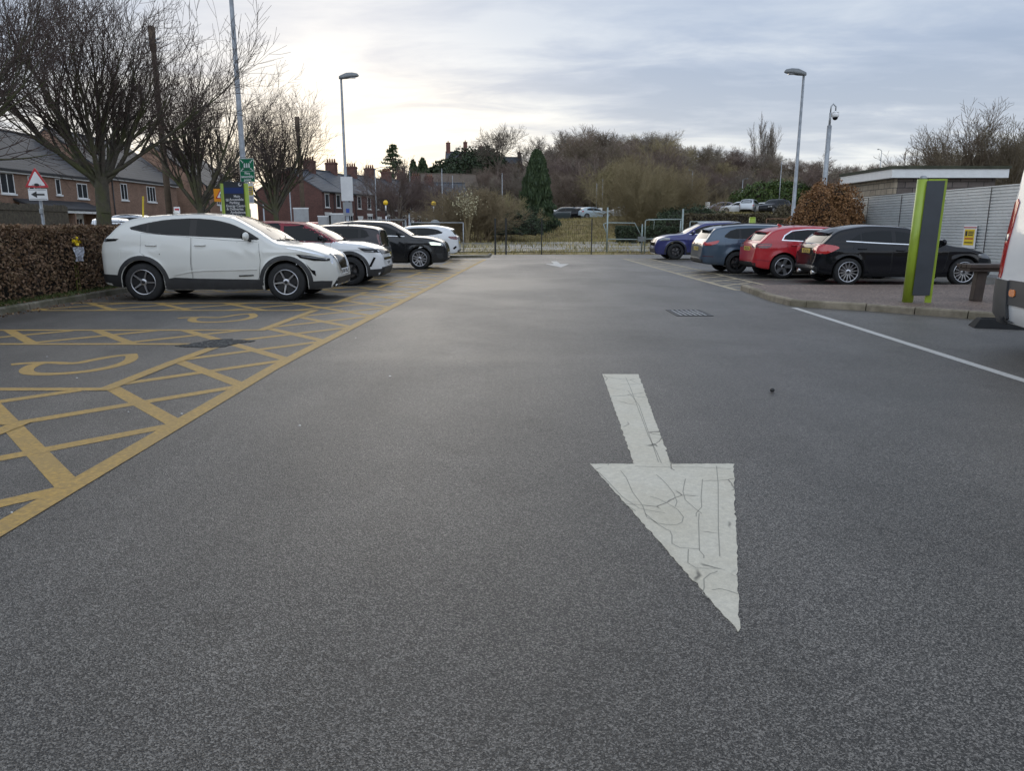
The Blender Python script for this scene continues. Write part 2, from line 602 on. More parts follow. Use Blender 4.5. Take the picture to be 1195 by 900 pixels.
        V = [V[i] for i in used]; T = [tuple(mp[i] for i in f) for f in T]; T2 = [tuple(mp[i] for i in f) for f in T2]
        VV = [(p[0] - s.L / 2, p[1] * sgn, p[2]) for p in V]
        mb.add(VV, [tuple(reversed(f)) if fl else f for f in T + T2], m, [True] * len(T) + [False] * len(T2))

    def part(s, name, view, poly, mat, off=.004, both=False, parent=None, **kw):
        """one part (or one on each side) laid on the body"""
        out = []
        for sg in ((1, -1) if both else (1,)):
            b = MB(); s.shape(b, view, poly, off, sgn=sg, **kw)
            if b.f: out.append(b.build(name, mat, parent or s.root, 40))
        return out

    def sym(s, P):
        return P + [(-a, b) for a, b in reversed(P)]

    def symx(s, P):
        return P + [(a, -b) for a, b in reversed(P)]

    def common(s, dlo, splits, doors=True, ws=None, rw=None, surround=blackg, mirror_mat=None):
        sp, L = s.sp, s.L
        cx, cz = sp["cowl"]; hd = sp["head"]
        res = .055 if not s.lod else .16
        D2 = chaikin(dlo, 1)
        for sg in (1, -1):
            b = MB(); s.shape(b, "side", D2, .003, res=res, sgn=sg); b.build("window_surround", surround, s.root, 40)
        inner = grow_poly(D2, -.028)
        cuts = [(-9, None)] + [(a, b) for a, b in splits] + [(None, 9)]
        lo = -9
        segs = []
        for a, b in splits: segs.append((lo, a)); lo = b
        segs.append((lo, 99))
        for a, b in segs:
            P = clipx(clipx(inner, a, False), b, True)
            if len(P) > 2: s.part("side_window", "side", P, glass_car, .006, True, res=res)
        ws = ws or [(cx - .02, 0), (cx - .06, .35), (cx - .17, .61), (hd + .11, .475), (hd + .03, .3), (hd + .01, 0)]
        s.part("windscreen", "top", s.symx(ws), glass_car, .005, res=res * 1.3)
        if rw: s.part("rear_window", "rear", s.sym(rw), glass_car, .005, res=res)
        if s.lod: return
        wp = MB()
        for y0 in (.45, -.05):
            a, _ = s.hit("top", cx - .03, y0); c, _ = s.hit("top", cx - .12, y0 - .5)
            if a and c: wp.bar((a.x - L / 2, a.y, a.z + .012), (c.x - L / 2, c.y, c.z + .012), .014, .012)
        wp.build("wiper", blackp, s.root)
        xB = sum(splits[-1]) / 2 if len(splits) else L / 2
        xF = sp["xF"]; xR = sp["xR"]; Ra = s.R + .085
        bl = lambda x: s.belt(x) - .012
        fd = [(xB - .02, .30), (xB - .035, .7), (xB, bl(xB)), ((xB + xF) / 2, bl((xB + xF) / 2)), (xF, bl(xF)), (xF + .02, .75), (xF - .02, .45), (xF - .09, .30)]
        rd = [(xB - .045, .30), (s.xr + Ra + .10, .30)] + [(s.xr + (Ra + .03) * cos(a), s.R + (Ra + .03) * sin(a)) for a in (.35, .7, 1.0, 1.3)] + [(xR, .90), (xR + .03, bl(xR))] + [((xR + xB) / 2, bl((xR + xB) / 2)), (xB - .025, bl(xB)), (xB - .06, .7)]
        s.doors = []
        for P, hx in (((fd), xB + .13), (rd, xR + .20)):
            for sg in (1, -1):
                b = MB()
                s.shape(b, "side", grow_poly(P, .007), .0015, 1, sgn=sg, skirt=.004)
                s.shape(b, "side", P, .0045, 0, sgn=sg, skirt=.004)
                d = b.build("door", [s.pm, inkblack], s.root, 40)
                s.doors.append(d)
                z = sp.get("hz", s.belt(hx) - .13); y = s.Y(hx, z)
                h = MB()
                h.tube([(hx - L / 2 - .09, sg * (y + .008), z), (hx - L / 2 - .06, sg * (y + .04), z + .002), (hx - L / 2 + .08, sg * (y + .04), z + .002), (hx - L / 2 + .11, sg * (y + .008), z)], .013, 8)
                h.build("handle", sp.get("hmat", s.pm), d)
        # wing mirrors
        mx = xF - .18; mz = s.belt(mx) + .085
        for sg in (1, -1):
            y = s.Y(mx, mz - .05)
            b = MB()
            b.ball((mx - L / 2, sg * (y + .15), mz), .11, 14, 0, (.50, 1.0, .72))
            b.bar((mx - L / 2 + .03, sg * (y - .01), mz - .07), (mx - L / 2 + .02, sg * (y + .10), mz - .05), .05, .05, 1)
            mo = b.build("wing_mirror", [mirror_mat or s.pm, blackp], s.root, 50)
            g = MB()
            for i in range(1):
                V = [(mx - L / 2 - .060, sg * (y + .15 + .085 * cos(t)), mz + .055 * sin(t)) for t in np.linspace(0, 2 * pi, 14, endpoint=False)]
                g.add(V, [tuple(range(14))])
            g.build("mirror_glass", glass_car, mo)

    def arch(s, mat, w=.06, off=.006, lowx=.1):
        """arch trims round each wheel"""
        for xc in (s.xr, s.xf):
            Ra = s.R + s.sp.get("archgap", .05) + .014
            A = np.linspace(-.28, pi + .28, 26)
            P = [(xc + Ra * cos(a), max(s.R + Ra * sin(a), .22)) for a in A] + [(xc + (Ra + w) * cos(a), max(s.R + (Ra + w) * sin(a), .22)) for a in A[::-1]]
            s.part("wheel_arch_trim", "side", P, mat, off, True, res=.05, skirt=.02)

    def plate(s, view, z, mat, w=.26, h=.055, off=.012):
        b = MB(); P = [(-w, z - h), (w, z - h), (w, z + h), (-w, z + h)]
        H, n = s.hit(view, 0, z)
        if H is None: return
        sx = 1 if view == "front" else -1
        x = H.x - s.L / 2 + sx * off
        b.box(min(x - .012 * sx, x), max(x - .012 * sx, x), -w, w, z - h, z + h)
        o = b.build("number_plate", mat, s.root)
        k = MB(); rg = random.Random(int(z * 1e4) + len(s.sp))
        y = -w + .04
        for i in range(7):
            k.box(min(x, x + sx * .002), max(x, x + sx * .002), y, y + .012, z - .034, z + .034)
            if rg.random() < .7: k.box(min(x, x + sx * .002), max(x, x + sx * .002), y + .0125, y + .045, z + .022, z + .034)
            if rg.random() < .6: k.box(min(x, x + sx * .002), max(x, x + sx * .002), y + .0125, y + .045, z - .034, z - .022)
            if rg.random() < .6: k.box(min(x, x + sx * .002), max(x, x + sx * .002), y + .034, y + .046, z - .0215, z + .0215)
            y += .062
        k.build("plate_characters", platek, o)

    def place(s, px, axle, d, th=0.0, sc=1.0, z=0.0):
        """stand the car with its near wheel of the given axle where the photo shows it"""
        xw = s.xf if axle == "f" else s.xr
        x = (px - 597.5) / FPX * (d * cos(PITCH) + CAMZ * sin(PITCH))
        sg = 1 if abs(th) < pi / 2 else -1
        s.root.location = (x - sg * (xw - s.L / 2) * sc, d + s.hw * sc - .03, z)
        s.root.rotation_euler = (0, 0, th); s.root.scale = (sc,) * 3
        return s
p_white = paint("pearl_white_paint", (.60, .60, .565, 1), rough=.3, dirt=.45)
p_white2 = paint("plain_white_paint", (.64, .65, .66, 1), rough=.3, dirt=.2)
p_red = paint("red_paint", (.38, .008, .016, 1), rough=.3, dirt=.08, coat=.5)
p_mred = paint("dark_red_paint", (.20, .006, .018, 1), rough=.5, dirt=0, coat=.1)
p_black = paint("black_paint", (.006, .0065, .009, 1), rough=.12, dirt=.02, coat=.25, spec=.18)
p_grey = paint("anthracite_paint", (.016, .017, .019, 1), .3, .25, dirt=.10, coat=.5, spec=.3)
p_char = paint("charcoal_paint", (.016, .0145, .018, 1), .3, .25, dirt=.1, coat=.5, spec=.3)
p_blue = paint("royal_blue_paint", (.018, .022, .125, 1), .3, .3, dirt=.10)
p_steel = paint("steel_blue_paint", (.040, .068, .105, 1), .4, .3, dirt=.15)
p_silver = paint("silver_paint", (.42, .44, .46, 1), .6, .3, dirt=.2)
p_van = paint("van_white_paint", (.78, .79, .79, 1), rough=.35, dirt=.12)
drl = NT("running_light"); drl.p(color=(.8, .85, .8, 1), emit=(.85, 1, .8, 1), es=.9); drl = drl.mat


def rear_common(c, tl_side, tl_rear, lens, plz, bump_z=.42, spoiler=True, rwb=None):
    if tl_side: c.part("tail_light", "side", tl_side, lens, .008, True, res=.04, sm=1)
    if tl_rear:
        for sg in (1, -1):
            c.part("tail_light", "rear", [(sg * a, b) for a, b in tl_rear], lens, .008, res=.05, sm=1)
    b = [( -c.hw * .80, .26), (c.hw * .80, .26), (c.hw * .80, bump_z), (-c.hw * .80, bump_z)]
    c.part("lower_bumper", "rear", b, blackp, .007, res=.06)
    c.plate("rear", plz, plate_y)


def front_common(c, hl, plz, grille, lower, gmat=blackg):
    if hl:
        for o in c.part("headlight", "side", hl, lampglass, .008, True, res=.04, sm=0): pass
    if grille: c.part("grille", "front", grille, gmat, .008, res=.05)
    if lower: c.part("lower_grille", "front", lower, blackp, .007, res=.06)
    c.plate("front", plz, plate_w)


def spoiler(c, x0, x1, w, pm, dark=False):
    """lip that carries the roof line over the rear glass"""
    b = MB(); z1 = c.top(x1); sl = (c.top(x1 + .15) - z1) / .15
    z0 = z1 - sl * (x1 - x0) - .03
    ys = [-w, -w * .9, -w * .45, 0, w * .45, w * .9, w]
    V = []
    for y in ys:
        cr = .035 * (y / w) ** 2; e = .05 * (abs(y) / w) ** 4
        V += [(x1 - c.L / 2, y, z1 + .004 - cr), (x0 + e - c.L / 2, y, z0 - cr), (x0 + e - c.L / 2, y, z0 - cr - .028), (x1 - c.L / 2, y, z1 - .06 - cr)]
    F = []
    for i in range(len(ys) - 1):
        for k in range(4): F.append((i * 4 + k, i * 4 + (k + 1) % 4, i * 4 + 4 + (k + 1) % 4, i * 4 + 4 + k))
    F += [(3, 2, 1, 0), tuple(len(V) - 4 + k for k in range(4))]
    b.add(V, F, 0, True)
    if dark: b.box(x0 + .03 - c.L / 2, x0 + .10 - c.L / 2, -w * .8, w * .8, z0 - .09, z0 - .035, 1)
    o = b.build("roof_spoiler", [pm, blackg], c.root, 35)


# --- white crossover nearest on the left
c = Car("parked_car", "pearl white crossover with black wheel arches parked side-on beside the hedge", "car",
        dict(L=4.425, hw=.918, H=1.625, ro=.86, wb=2.665, R=.352, cowl=(3.42, 1.09), head=2.42, rtail=.44, ztail=0, deck=(.15, 1.12), nose=.95, belt=(1.27, 1.10), xF=3.05, xR=.86, rim="aero", rimk=.66,
             flare=.03, hz=1.03, shoulder=.90) | dict(rtail=(.44, 1.50), top=[(0, .50), (.012, .60), (.035, .85), (.08, 1.10), (.14, 1.18), (.26, 1.27), (.46, 1.44), (.58, 1.515), (.80, 1.57), (1.3, 1.613), (1.85, 1.625), (2.42, 1.585), (2.94, 1.355), (3.42, 1.09), (3.78, 1.05), (4.12, .95), (4.30, .86), (4.395, .70), (4.425, .50)]), p_white)
c.common([(.60, 1.335), (1.1, 1.235), (1.87, 1.19), (2.6, 1.16), (3.12, 1.115), (2.85, 1.28), (2.55, 1.415), (2.25, 1.49), (1.85, 1.525), (1.35, 1.50), (.95, 1.43)], [(.98, 1.03), (1.77, 1.90)],
         rw=[(0, 1.17), (.60, 1.17), (.54, 1.40), (0, 1.43)])
c.arch(blackp, .075, .010)
c.part("sill_cladding", "side", [(c.xr + .38, .22), (c.xf - .38, .22), (c.xf - .40, .40), (1.9, .42), (1.45, .44), (c.xr + .40, .40)], blackp, .009, True, skirt=.02)
c.part("rear_valance", "side", [(.03, .30), (c.xr - .42, .26), (c.xr - .41, .48), (.04, .50)], blackp, .009, True, skirt=.02)
c.part("front_valance", "side", [(c.xf + .41, .22), (4.30, .24), (4.33, .36), (4.15, .37), (c.xf + .43, .36)], blackp, .009, True, skirt=.02)
c.part("side_crease", "side", [(1.45, .475), (1.72, .555), (2.0, .575), (3.0, .60), (3.0, .585), (2.0, .56), (1.75, .54)], p_white, .016, True, skirt=.01)
for o in c.part("headlight", "side", [(3.74, .865), (3.98, .84), (4.31, .775), (4.30, .735), (4.05, .745), (3.80, .80)], blackg, .007, True, res=.04):
    pass
c.part("light_strip", "side", [(3.80, .845), (4.0, .826), (4.27, .775), (4.26, .760), (4.02, .79), (3.84, .82)], lampglass, .011, True, res=.03)
c.part("bonnet_strip", "side", [(3.55, .985), (3.80, .955), (4.10, .885), (4.34, .80), (4.355, .68), (4.33, .68), (4.30, .785), (4.08, .865), (3.80, .935), (3.58, .972)], chrome, .006, True, res=.03)
c.part("bumper_vent", "side", [(3.90, .70), (4.02, .50), (4.07, .46), (4.06, .56), (4.0, .58)], blackg, .007, True, res=.03)
c.part("grille", "front", [(-.42, .84), (.42, .84), (.33, .62), (.22, .54), (-.22, .54), (-.33, .62)], blackg, .008, res=.05)
b = MB()
for sg in (1, -1): b = MB(); c.shape(b, "front", [(sg * .50, .86), (sg * .43, .86), (sg * .32, .60), (sg * .2, .52), (sg * .2, .48), (sg * .36, .55)], .018, sgn=1, res=.04); b.build("grille_chrome", chrome, c.root)

c.part("lower_grille", "front", [(-.55, .42), (.55, .42), (.64, .26), (-.64, .26)], blackp, .008, res=.05)
c.part("lower_trim", "front", [(-.58, .27), (.58, .27), (.56, .30), (-.56, .30)], chrome, .014, res=.05)
c.plate("front", .52, plate_w)
c.part("tail_light", "side", [(.04, 1.145), (.46, 1.15), (.40, 1.11), (.05, 1.085)], blackg, .008, True, res=.04)
rear_common(c, None, [(.40, 1.06), (.85, 1.10), (.85, 1.16), (.42, 1.12)], redlens_d, .80)
c.part("door_badge", "side", [(2.66, .462), (2.93, .472), (2.93, .492), (2.66, .482)], blackg, .02, True, res=.04)
c.part("fuel_flap", "side", [(.50, .93), (.68, .93), (.71, 1.0), (.69, 1.14), (.50, 1.14)], p_white, .005, False, res=.05)
spoiler(c, .37, .74, .58, p_white)
fin = MB(); fin.bar((1.25 - c.L / 2, 0, c.top(1.25) - .01), (1.15 - c.L / 2, 0, c.top(1.15) + .05), .03, .05); fin.build("roof_aerial", p_white, c.root)
c.place(170, "r", 14.15, 0, 1.015)

# --- two-tone car
c = Car("parked_car", "white car with dark red roof, nose out next to the pearl white crossover", "car",
        dict(L=4.151, hw=.895, H=1.53, ro=.80, wb=2.557, R=.345, cowl=(3.16, 1.05), head=2.15, rtail=(.44, 1.41), deck=(.15, 1.04), nose=.95, belt=(1.10, 1.03), xF=2.92, xR=.82, rim="black", flare=.028, plan=(.62, .68), upper=p_mred), p_white2)
red_dlo = [(.70, 1.13), (1.8, 1.085), (2.85, 1.04), (3.12, 1.035), (2.75, 1.27), (2.40, 1.395), (2.05, 1.455), (1.5, 1.465), (1.0, 1.42), (.66, 1.25)]
c.common(grow_poly(red_dlo, .035), [(.98, 1.02), (1.72, 1.80)], ws=[(3.14, 0), (3.10, .33), (3.0, .56), (2.28, .42), (2.20, .28), (2.18, 0)], rw=[(0, 1.10), (.58, 1.10), (.50, 1.34), (0, 1.36)], surround=p_mred, mirror_mat=blackg)
c.arch(blackp, .07, .010)
c.part("sill_cladding", "side", [(c.xr + .38, .22), (c.xf - .38, .22), (c.xf - .40, .36), (c.xr + .40, .36)], blackp, .009, True, skirt=.02)
c.part("front_valance", "side", [(c.xf + .41, .22), (4.08, .24), (4.10, .40), (c.xf + .43, .38)], blackp, .009, True, skirt=.02)
c.part("headlight", "side", [(3.56, .905), (3.72, .80), (4.10, .775), (4.10, .845), (3.85, .885)], blackg, .008, True, res=.04)
c.part("light_strip", "side", [(3.60, .895), (3.85, .873), (4.02, .845), (4.02, .835), (3.84, .86), (3.62, .882)], lampglass, .012, True, res=.03)
c.part("light_strip", "side", [(3.66, .845), (3.73, .81), (3.92, .80), (3.92, .822)], lampglass, .012, True, res=.03)
c.part("bumper_vent", "side", [(3.80, .44), (3.92, .68), (3.97, .66), (3.86, .45)], blackg, .008, True, res=.03)
c.part("grille", "front", [(-.62, .86), (.62, .86), (.60, .74), (-.60, .74)], blackg, .010, res=.05)
c.part("lower_grille", "front", [(-.50, .66), (.50, .66), (.50, .60), (-.50, .60)], blackg, .008, res=.05)
c.part("lower_bumper", "front", [(-.66, .44), (.66, .44), (.70, .24), (-.70, .24)], blackp, .010, res=.05)
c.plate("front", .53, plate_w)
rear_common(c, [(.05, .98), (.28, .99), (.26, .92), (.05, .90)], None, redlens, .62)
c.place(409, "f", 17.9, 0, 1.0)

# --- small dark city car, tail out
c = Car("parked_car", "small dark city car, glass tailgate towards the aisle, between red roofed car and grey SUV", "car",
        dict(L=3.5, hw=.81, H=1.46, ro=.55, wb=2.34, R=.285, cowl=(2.75, 1.0), head=2.05, rtail=(.26, 1.37), deck=(.10, .86), nose=.86, belt=(1.06, .98), xF=2.55, xR=.62, rim="five", plan=(.72, .62), tum=.36, hmat=blackp), p_char)
c.common([(.42, 1.09), (1.2, 1.04), (2.62, .99), (2.4, 1.16), (2.05, 1.33), (1.6, 1.37), (.9, 1.37), (.55, 1.32)], [(.68, .76), (1.42, 1.54)], rw=[(0, .84), (.56, .84), (.50, 1.28), (0, 1.30)])
c.part("tail_light", "side", [(.06, .84), (.15, .84), (.25, 1.12), (.24, 1.20), (.17, 1.16)], redlens_d, .009, True, res=.04, sm=1)
rear_common(c, None, None, redlens, .62)
c.place(428, "r", 21.0, pi, 1.0)
c.root.location.z = 0

# --- dark grey SUV with its running light on
c = Car("parked_car", "dark grey SUV parked nose out with its daytime running light on", "car",
        dict(L=4.388, hw=.915, H=1.60, ro=.88, wb=2.603, R=.348, cowl=(3.33, 1.10), head=2.35, rtail=(.50, 1.50), deck=(.18, 1.12), nose=.98, belt=(1.14, 1.07), xF=3.0, xR=.88, rim="split", flare=.02, plan=(.64, .66)), p_grey)
c.common([(.72, 1.16), (1.8, 1.115), (3.05, 1.075), (2.75, 1.25), (2.40, 1.40), (2.05, 1.47), (1.5, 1.49), (1.0, 1.45), (.74, 1.32)], [(.98, 1.04), (1.82, 1.92)], rw=[(0, 1.16), (.60, 1.16), (.54, 1.42), (0, 1.44)], mirror_mat=blackg)
c.part("belt_chrome", "side", [(.78, 1.150), (1.8, 1.108), (3.0, 1.070), (3.0, 1.086), (1.8, 1.125), (.78, 1.168)], chrome, .012, True, res=.04)
c.part("headlight", "side", [(3.78, .90), (3.84, .78), (4.25, .76), (4.27, .84), (4.0, .90)], lampglass, .008, True, res=.04)
c.part("running_light", "side", [(3.82, .885), (3.87, .80), (4.18, .79), (4.20, .84), (3.98, .885)], drl, .014, True, res=.04)
c.part("grille", "front", [(-.46, .90), (.46, .90), (.50, .72), (.40, .36), (-.40, .36), (-.50, .72)], blackg, .010, res=.05)
b = MB()
for k in range(7): c.part("grille_bar", "front", [(-.44, .42 + k * .068), (.44, .42 + k * .068), (.44, .435 + k * .068), (-.44, .435 + k * .068)], chrome, .018, res=.1)
pass
c.part("air_intake", "side", [(4.02, .52), (4.24, .52), (4.26, .36), (4.10, .34)], blackp, .008, True, res=.04)
c.arch(p_grey, .05, .010)
c.plate("front", .50, plate_w)
rear_common(c, [(.06, 1.02), (.42, 1.03), (.36, .92), (.06, .90)], None, redlens_d, .80)
c.place(490, "f", 25.0, 0, 1.0)

# --- white hatchback at the end of the left row, tail out
c = Car("parked_car", "white hatchback parked tail out at the far end of the left row", "car",
        dict(L=4.378, hw=.912, H=1.47, ro=.84, wb=2.70, R=.325, cowl=(3.25, .99), head=2.2, rtail=(.46, 1.37), deck=(.15, 1.0), nose=.84, belt=(1.06, .95), xF=2.95, xR=.86, rim="ten", shoulder=.88), p_white2)
c.common([(.62, 1.13), (1.2, 1.04), (1.9, .99), (3.0, .95), (2.65, 1.16), (2.3, 1.29), (1.9, 1.345), (1.4, 1.345), (.95, 1.29)], [(.98, 1.04), (1.78, 1.86)], rw=[(0, 1.06), (.58, 1.06), (.52, 1.30), (0, 1.32)])
rear_common(c, [(.05, .98), (.48, 1.0), (.40, .90), (.20, .86), (.05, .86)], [(.46, .88), (.80, .87), (.80, .98), (.44, .97)], redlens_d, .72)
c.part("bumper_vent", "side", [(.10, .52), (.22, .44), (.26, .50), (.13, .60)], blackg, .008, True, res=.04)
spoiler(c, .24, .56, .54, p_white2)
c.place(513, "r", 32.3, pi, 1.0)

# --- right row -------------------------------------------------------------
c = Car("parked_car", "royal blue SUV parked nose out, farthest of the right row", "car",
        dict(L=4.41, hw=.917, H=1.61, ro=.82, wb=2.73, R=.352, cowl=(3.28, 1.11), head=2.25, rtail=(.45, 1.50), deck=(.16, 1.10), nose=.98, belt=(1.13, 1.07), xF=3.0, xR=.86, rim="black", flare=.025, plan=(.64, .66)), p_blue)
c.common([(.72, 1.17), (1.8, 1.115), (3.05, 1.075), (2.75, 1.26), (2.40, 1.40), (2.05, 1.47), (1.5, 1.49), (1.0, 1.45), (.74, 1.32)], [(.98, 1.04), (1.82, 1.92)], rw=[(0, 1.16), (.60, 1.16), (.54, 1.42), (0, 1.44)])
c.part("belt_chrome", "side", [(.78, 1.155), (1.8, 1.108), (3.0, 1.070), (3.0, 1.086), (1.8, 1.125), (.78, 1.173)], chrome, .012, True, res=.04)
c.arch(blackp, .055, .010)
c.part("sill_cladding", "side", [(c.xr + .38, .22), (c.xf - .38, .22), (c.xf - .40, .32), (c.xr + .40, .32)], blackp, .009, True, skirt=.02)
c.part("headlight", "side", [(3.80, .94), (3.82, .82), (4.22, .80), (4.26, .88), (4.05, .94)], lampglass, .008, True, res=.04, sm=1)
c.part("grille", "front", [(-.42, .88), (.42, .88), (.48, .70), (.42, .60), (-.42, .60), (-.48, .70)], blackg, .010, res=.05)
b = MB()
c.shape(b, "front", [(-.44, .725), (.44, .725), (.44, .755), (-.44, .755)], .018, res=.08)
for k in range(20): a = 2 * pi * k / 20
b.build("grille_bar", chrome, c.root)
c.part("lower_grille", "front", [(-.60, .48), (.60, .48), (.66, .30), (-.66, .30)], blackp, .010, res=.06)
c.part("skid_plate", "front", [(-.55, .29), (.55, .29), (.50, .25), (-.50, .25)], chrome, .012, res=.06)
c.plate("front", .53, plate_w)
for sg in (1, -1):
    rr = MB(); rr.tube([(x - c.L / 2, sg * (.60 if 0 else c.Y(x, c.top(x) - .12) - .09), c.top(x) + .012) for x in (.75, .85, 1.3, 1.8, 2.2, 2.3)], .016, 8)
    rr.build("roof_rail", chrome, c.root)
rear_common(c, [(.06, 1.02), (.42, 1.03), (.36, .92), (.06, .90)], None, redlens, .80)
pm_ = MB(); pm_.box(2.52 - c.L / 2, 2.53 - c.L / 2, .58, .70, 1.17, 1.27); pm_.build("windscreen_permit", signwhite, c.root)
c.place(788, "f", 32.4, pi, 1.0)

c = Car("parked_car", "steel blue estate car, tail to the aisle, left of the bright red hatchback", "car",
        dict(L=4.668, hw=.912, H=1.48, ro=1.06, wb=2.70, R=.33, cowl=(3.55, 1.0), head=2.55, rtail=(.42, 1.38), deck=(.14, .98), nose=.84, belt=(1.06, .96), xF=3.25, xR=1.05, rim="black", shoulder=.88), p_steel)
c.common([(.62, 1.10), (.80, 1.04), (2.0, 1.0), (3.32, .96), (2.95, 1.17), (2.6, 1.29), (2.2, 1.345), (1.5, 1.355), (.9, 1.32)], [(1.10, 1.17), (2.08, 2.18)], rw=[(0, 1.04), (.60, 1.04), (.52, 1.31), (0, 1.33)])
rear_common(c, [(.05, .93), (.20, .93), (.52, 1.0), (.46, .90), (.25, .84), (.05, .84)], [(.34, .87), (.80, .86), (.82, .95), (.34, .92)], redlens, .74)
c.part("bumper_line", "side", [(.05, .52), (.35, .50), (.35, .515), (.06, .535)], redlens_d, .008, True, res=.04)  # thin dark red lens strip low on the rear bumper sides
for sg in (1, -1):
    rr = MB(); rr.tube([(x - c.L / 2, sg * (c.Y(x, c.top(x) - .12) - .09), c.top(x) + .010) for x in (.60, .75, 1.4, 2.2, 2.6, 2.75)], .015, 8)
    rr.build("roof_rail", blackp, c.root)
spoiler(c, .20, .54, .54, p_steel)
c.place(859, "r", 22.6, 0, 1.0)

c = Car("parked_car", "bright red hatchback parked tail to the aisle beside the black hatchback", "car",
        dict(L=4.31, hw=.89, H=1.43, ro=.78, wb=2.636, R=.325, cowl=(3.15, .97), head=2.15, rtail=(.54, 1.34), deck=(.17, .99), nose=.80, belt=(1.03, .94), xF=2.85, xR=.84, rim="five", rimk=.72, shoulder=.83), p_red)
c.common([(.74, 1.045), (1.6, 1.0), (2.9, .945), (2.55, 1.13), (2.2, 1.25), (1.85, 1.30), (1.4, 1.305), (1.0, 1.265), (.80, 1.15)], [(1.02, 1.05), (1.76, 1.86)], rw=[(0, 1.02), (.56, 1.02), (.50, 1.27), (0, 1.29)])
ch = [(.69, 1.022), (1.6, .978), (2.95, .925), (2.95, .945), (1.6, 1.0), (.735, 1.043), (.80, 1.15), (1.0, 1.27), (1.4, 1.312), (1.85, 1.307), (2.2, 1.257), (2.2, 1.272), (1.85, 1.325), (1.4, 1.33), (.98, 1.288), (.775, 1.165)]
c.part("window_chrome", "side", ch, chrome, .008, True, res=.04)
rear_common(c, [(.05, .94), (.44, .95), (.42, .86), (.34, .82), (.05, .82)], [(.36, .83), (.82, .83), (.82, .94), (.40, .94)], redlens_d, .80)
c.part("bumper_line", "side", [(.04, .50), (.40, .47), (.40, .485), (.05, .52)], p_mred, .008, True, res=.04)  # thin strip of darker red paint low on the rear bumper sides
c.part("tailgate_light", "side", [(.10, .905), (.40, .915), (.40, .895), (.10, .885)], redlens, .012, True, res=.03)
spoiler(c, .33, .66, .52, p_red, True)
fin = MB(); fin.bar((.95 - c.L / 2, 0, 1.40), (.84 - c.L / 2, 0, 1.455), .03, .05); fin.build("roof_aerial", p_red, c.root)
c.place(913, "r", 20.4, 0, 1.0)

c = Car("parked_car", "black hatchback parked behind the lime green totem sign", "car",
        dict(L=4.292, hw=.89, H=1.433, ro=.75, wb=2.699, R=.325, cowl=(3.12, .98), head=2.05, rtail=(.52, 1.33), deck=(.16, .98), nose=.79, belt=(1.0, .93), xF=3.02, xR=.82, rim="multi", rimk=.73, shoulder=.80), p_black)
c.common([(.70, 1.05), (1.5, 1.0), (2.9, .94), (2.55, 1.12), (2.2, 1.245), (1.85, 1.30), (1.4, 1.305), (1.0, 1.25)], [(1.0, 1.04), (1.73, 1.83)], rw=[(0, 1.01), (.56, 1.01), (.49, 1.27), (0, 1.29)])
c.part("belt_chrome", "side", [(.66, 1.028), (1.5, .982), (2.85, .925), (2.85, .942), (1.5, 1.001), (.66, 1.048)], chrome, .010, True, res=.04)
rear_common(c, [(.05, .95), (.20, .97), (.46, .93), (.52, .88), (.36, .80), (.22, .74), (.05, .76)], [(.40, .84), (.56, .76), (.82, .74), (.82, .96), (.60, .96)], redlens, .80, .44)
c.part("tailgate_recess", "rear", [(-.32, .72), (.32, .72), (.36, .88), (-.36, .88)], blackg, .006, res=.06)
c.part("bumper_strip", "rear", [(-.60, .40), (.60, .40), (.66, .46), (-.66, .46)], chrome, .011, res=.06)
ex = MB()
for sg in (1, -1):
    ex = MB(); ex.tube([(.20 - c.L / 2, sg * .46, .30), (.03 - c.L / 2, sg * .46, .30)], [.05, .055], 12)
    ex.build("exhaust_tip", chrome, c.root)
spoiler(c, .30, .62, .52, blackg, True)
c.part("headlight", "side", [(3.72, .74), (3.78, .66), (4.14, .62), (4.14, .70), (3.95, .75)], lampglass, .008, True, res=.04, sm=1)
c.part("side_crease", "side", [(.95, .86), (1.7, .80), (2.85, .72), (2.85, .732), (1.7, .814), (.95, .873)], p_black, .014, True, res=.04)
c.place(990, "r", 17.9, radians(-1.5), 1.01)

bump_grey = simple("grey_bumper_plastic", (.045, .047, .05, 1), .55, var=.2)
# --- white van at the right edge
c = Car("parked_van", "white panel van at the right edge, tall red tail light towards us", "van",
        dict(L=5.9, hw=1.0, H=2.62, ro=1.50, wb=3.30, R=.345, cowl=(5.15, 1.25), head=4.5, rtail=(.16, 2.5), deck=(.05, 1.2), nose=1.0, belt=(1.35, 1.25), xF=4.7, xR=3.4, rim="ten", rimk=.62, tum=.085, shoulder=1.2, r=.12,
             top=[(0, .55), (.01, .7), (.03, 1.2), (.07, 1.9), (.14, 2.40), (.24, 2.54), (.5, 2.60), (2.5, 2.62), (4.2, 2.60), (4.55, 2.48), (4.85, 1.95), (5.20, 1.33), (5.6, 1.14), (5.82, .95), (5.88, .7), (5.9, .55)],
             bot=[(0, .42), (.05, .34), (.2, .28), (1, .27), (5, .27), (5.5, .22), (5.8, .25), (5.9, .40)], plan=(.90, .62)), p_van)
c.part("tail_light", "side", [(.03, .80), (.12, .79), (.145, .86), (.155, 1.25), (.185, 1.66), (.14, 1.70), (.085, 1.66), (.05, 1.25)], redlens, .012, True, res=.03)
c.part("reversing_lamp", "side", [(.07, 1.22), (.14, 1.22), (.14, 1.30), (.08, 1.30)], lampglass, .017, True, res=.03, sm=1)
c.part("rear_bumper", "side", [(.02, .33), (.30, .28), (.40, .34), (.36, .77), (.02, .78)], bump_grey, .035, True, res=.06, skirt=.03)
c.part("rear_bumper", "rear", [(-.93, .30), (.93, .30), (.93, .78), (-.93, .78)], bump_grey, .03, res=.06)
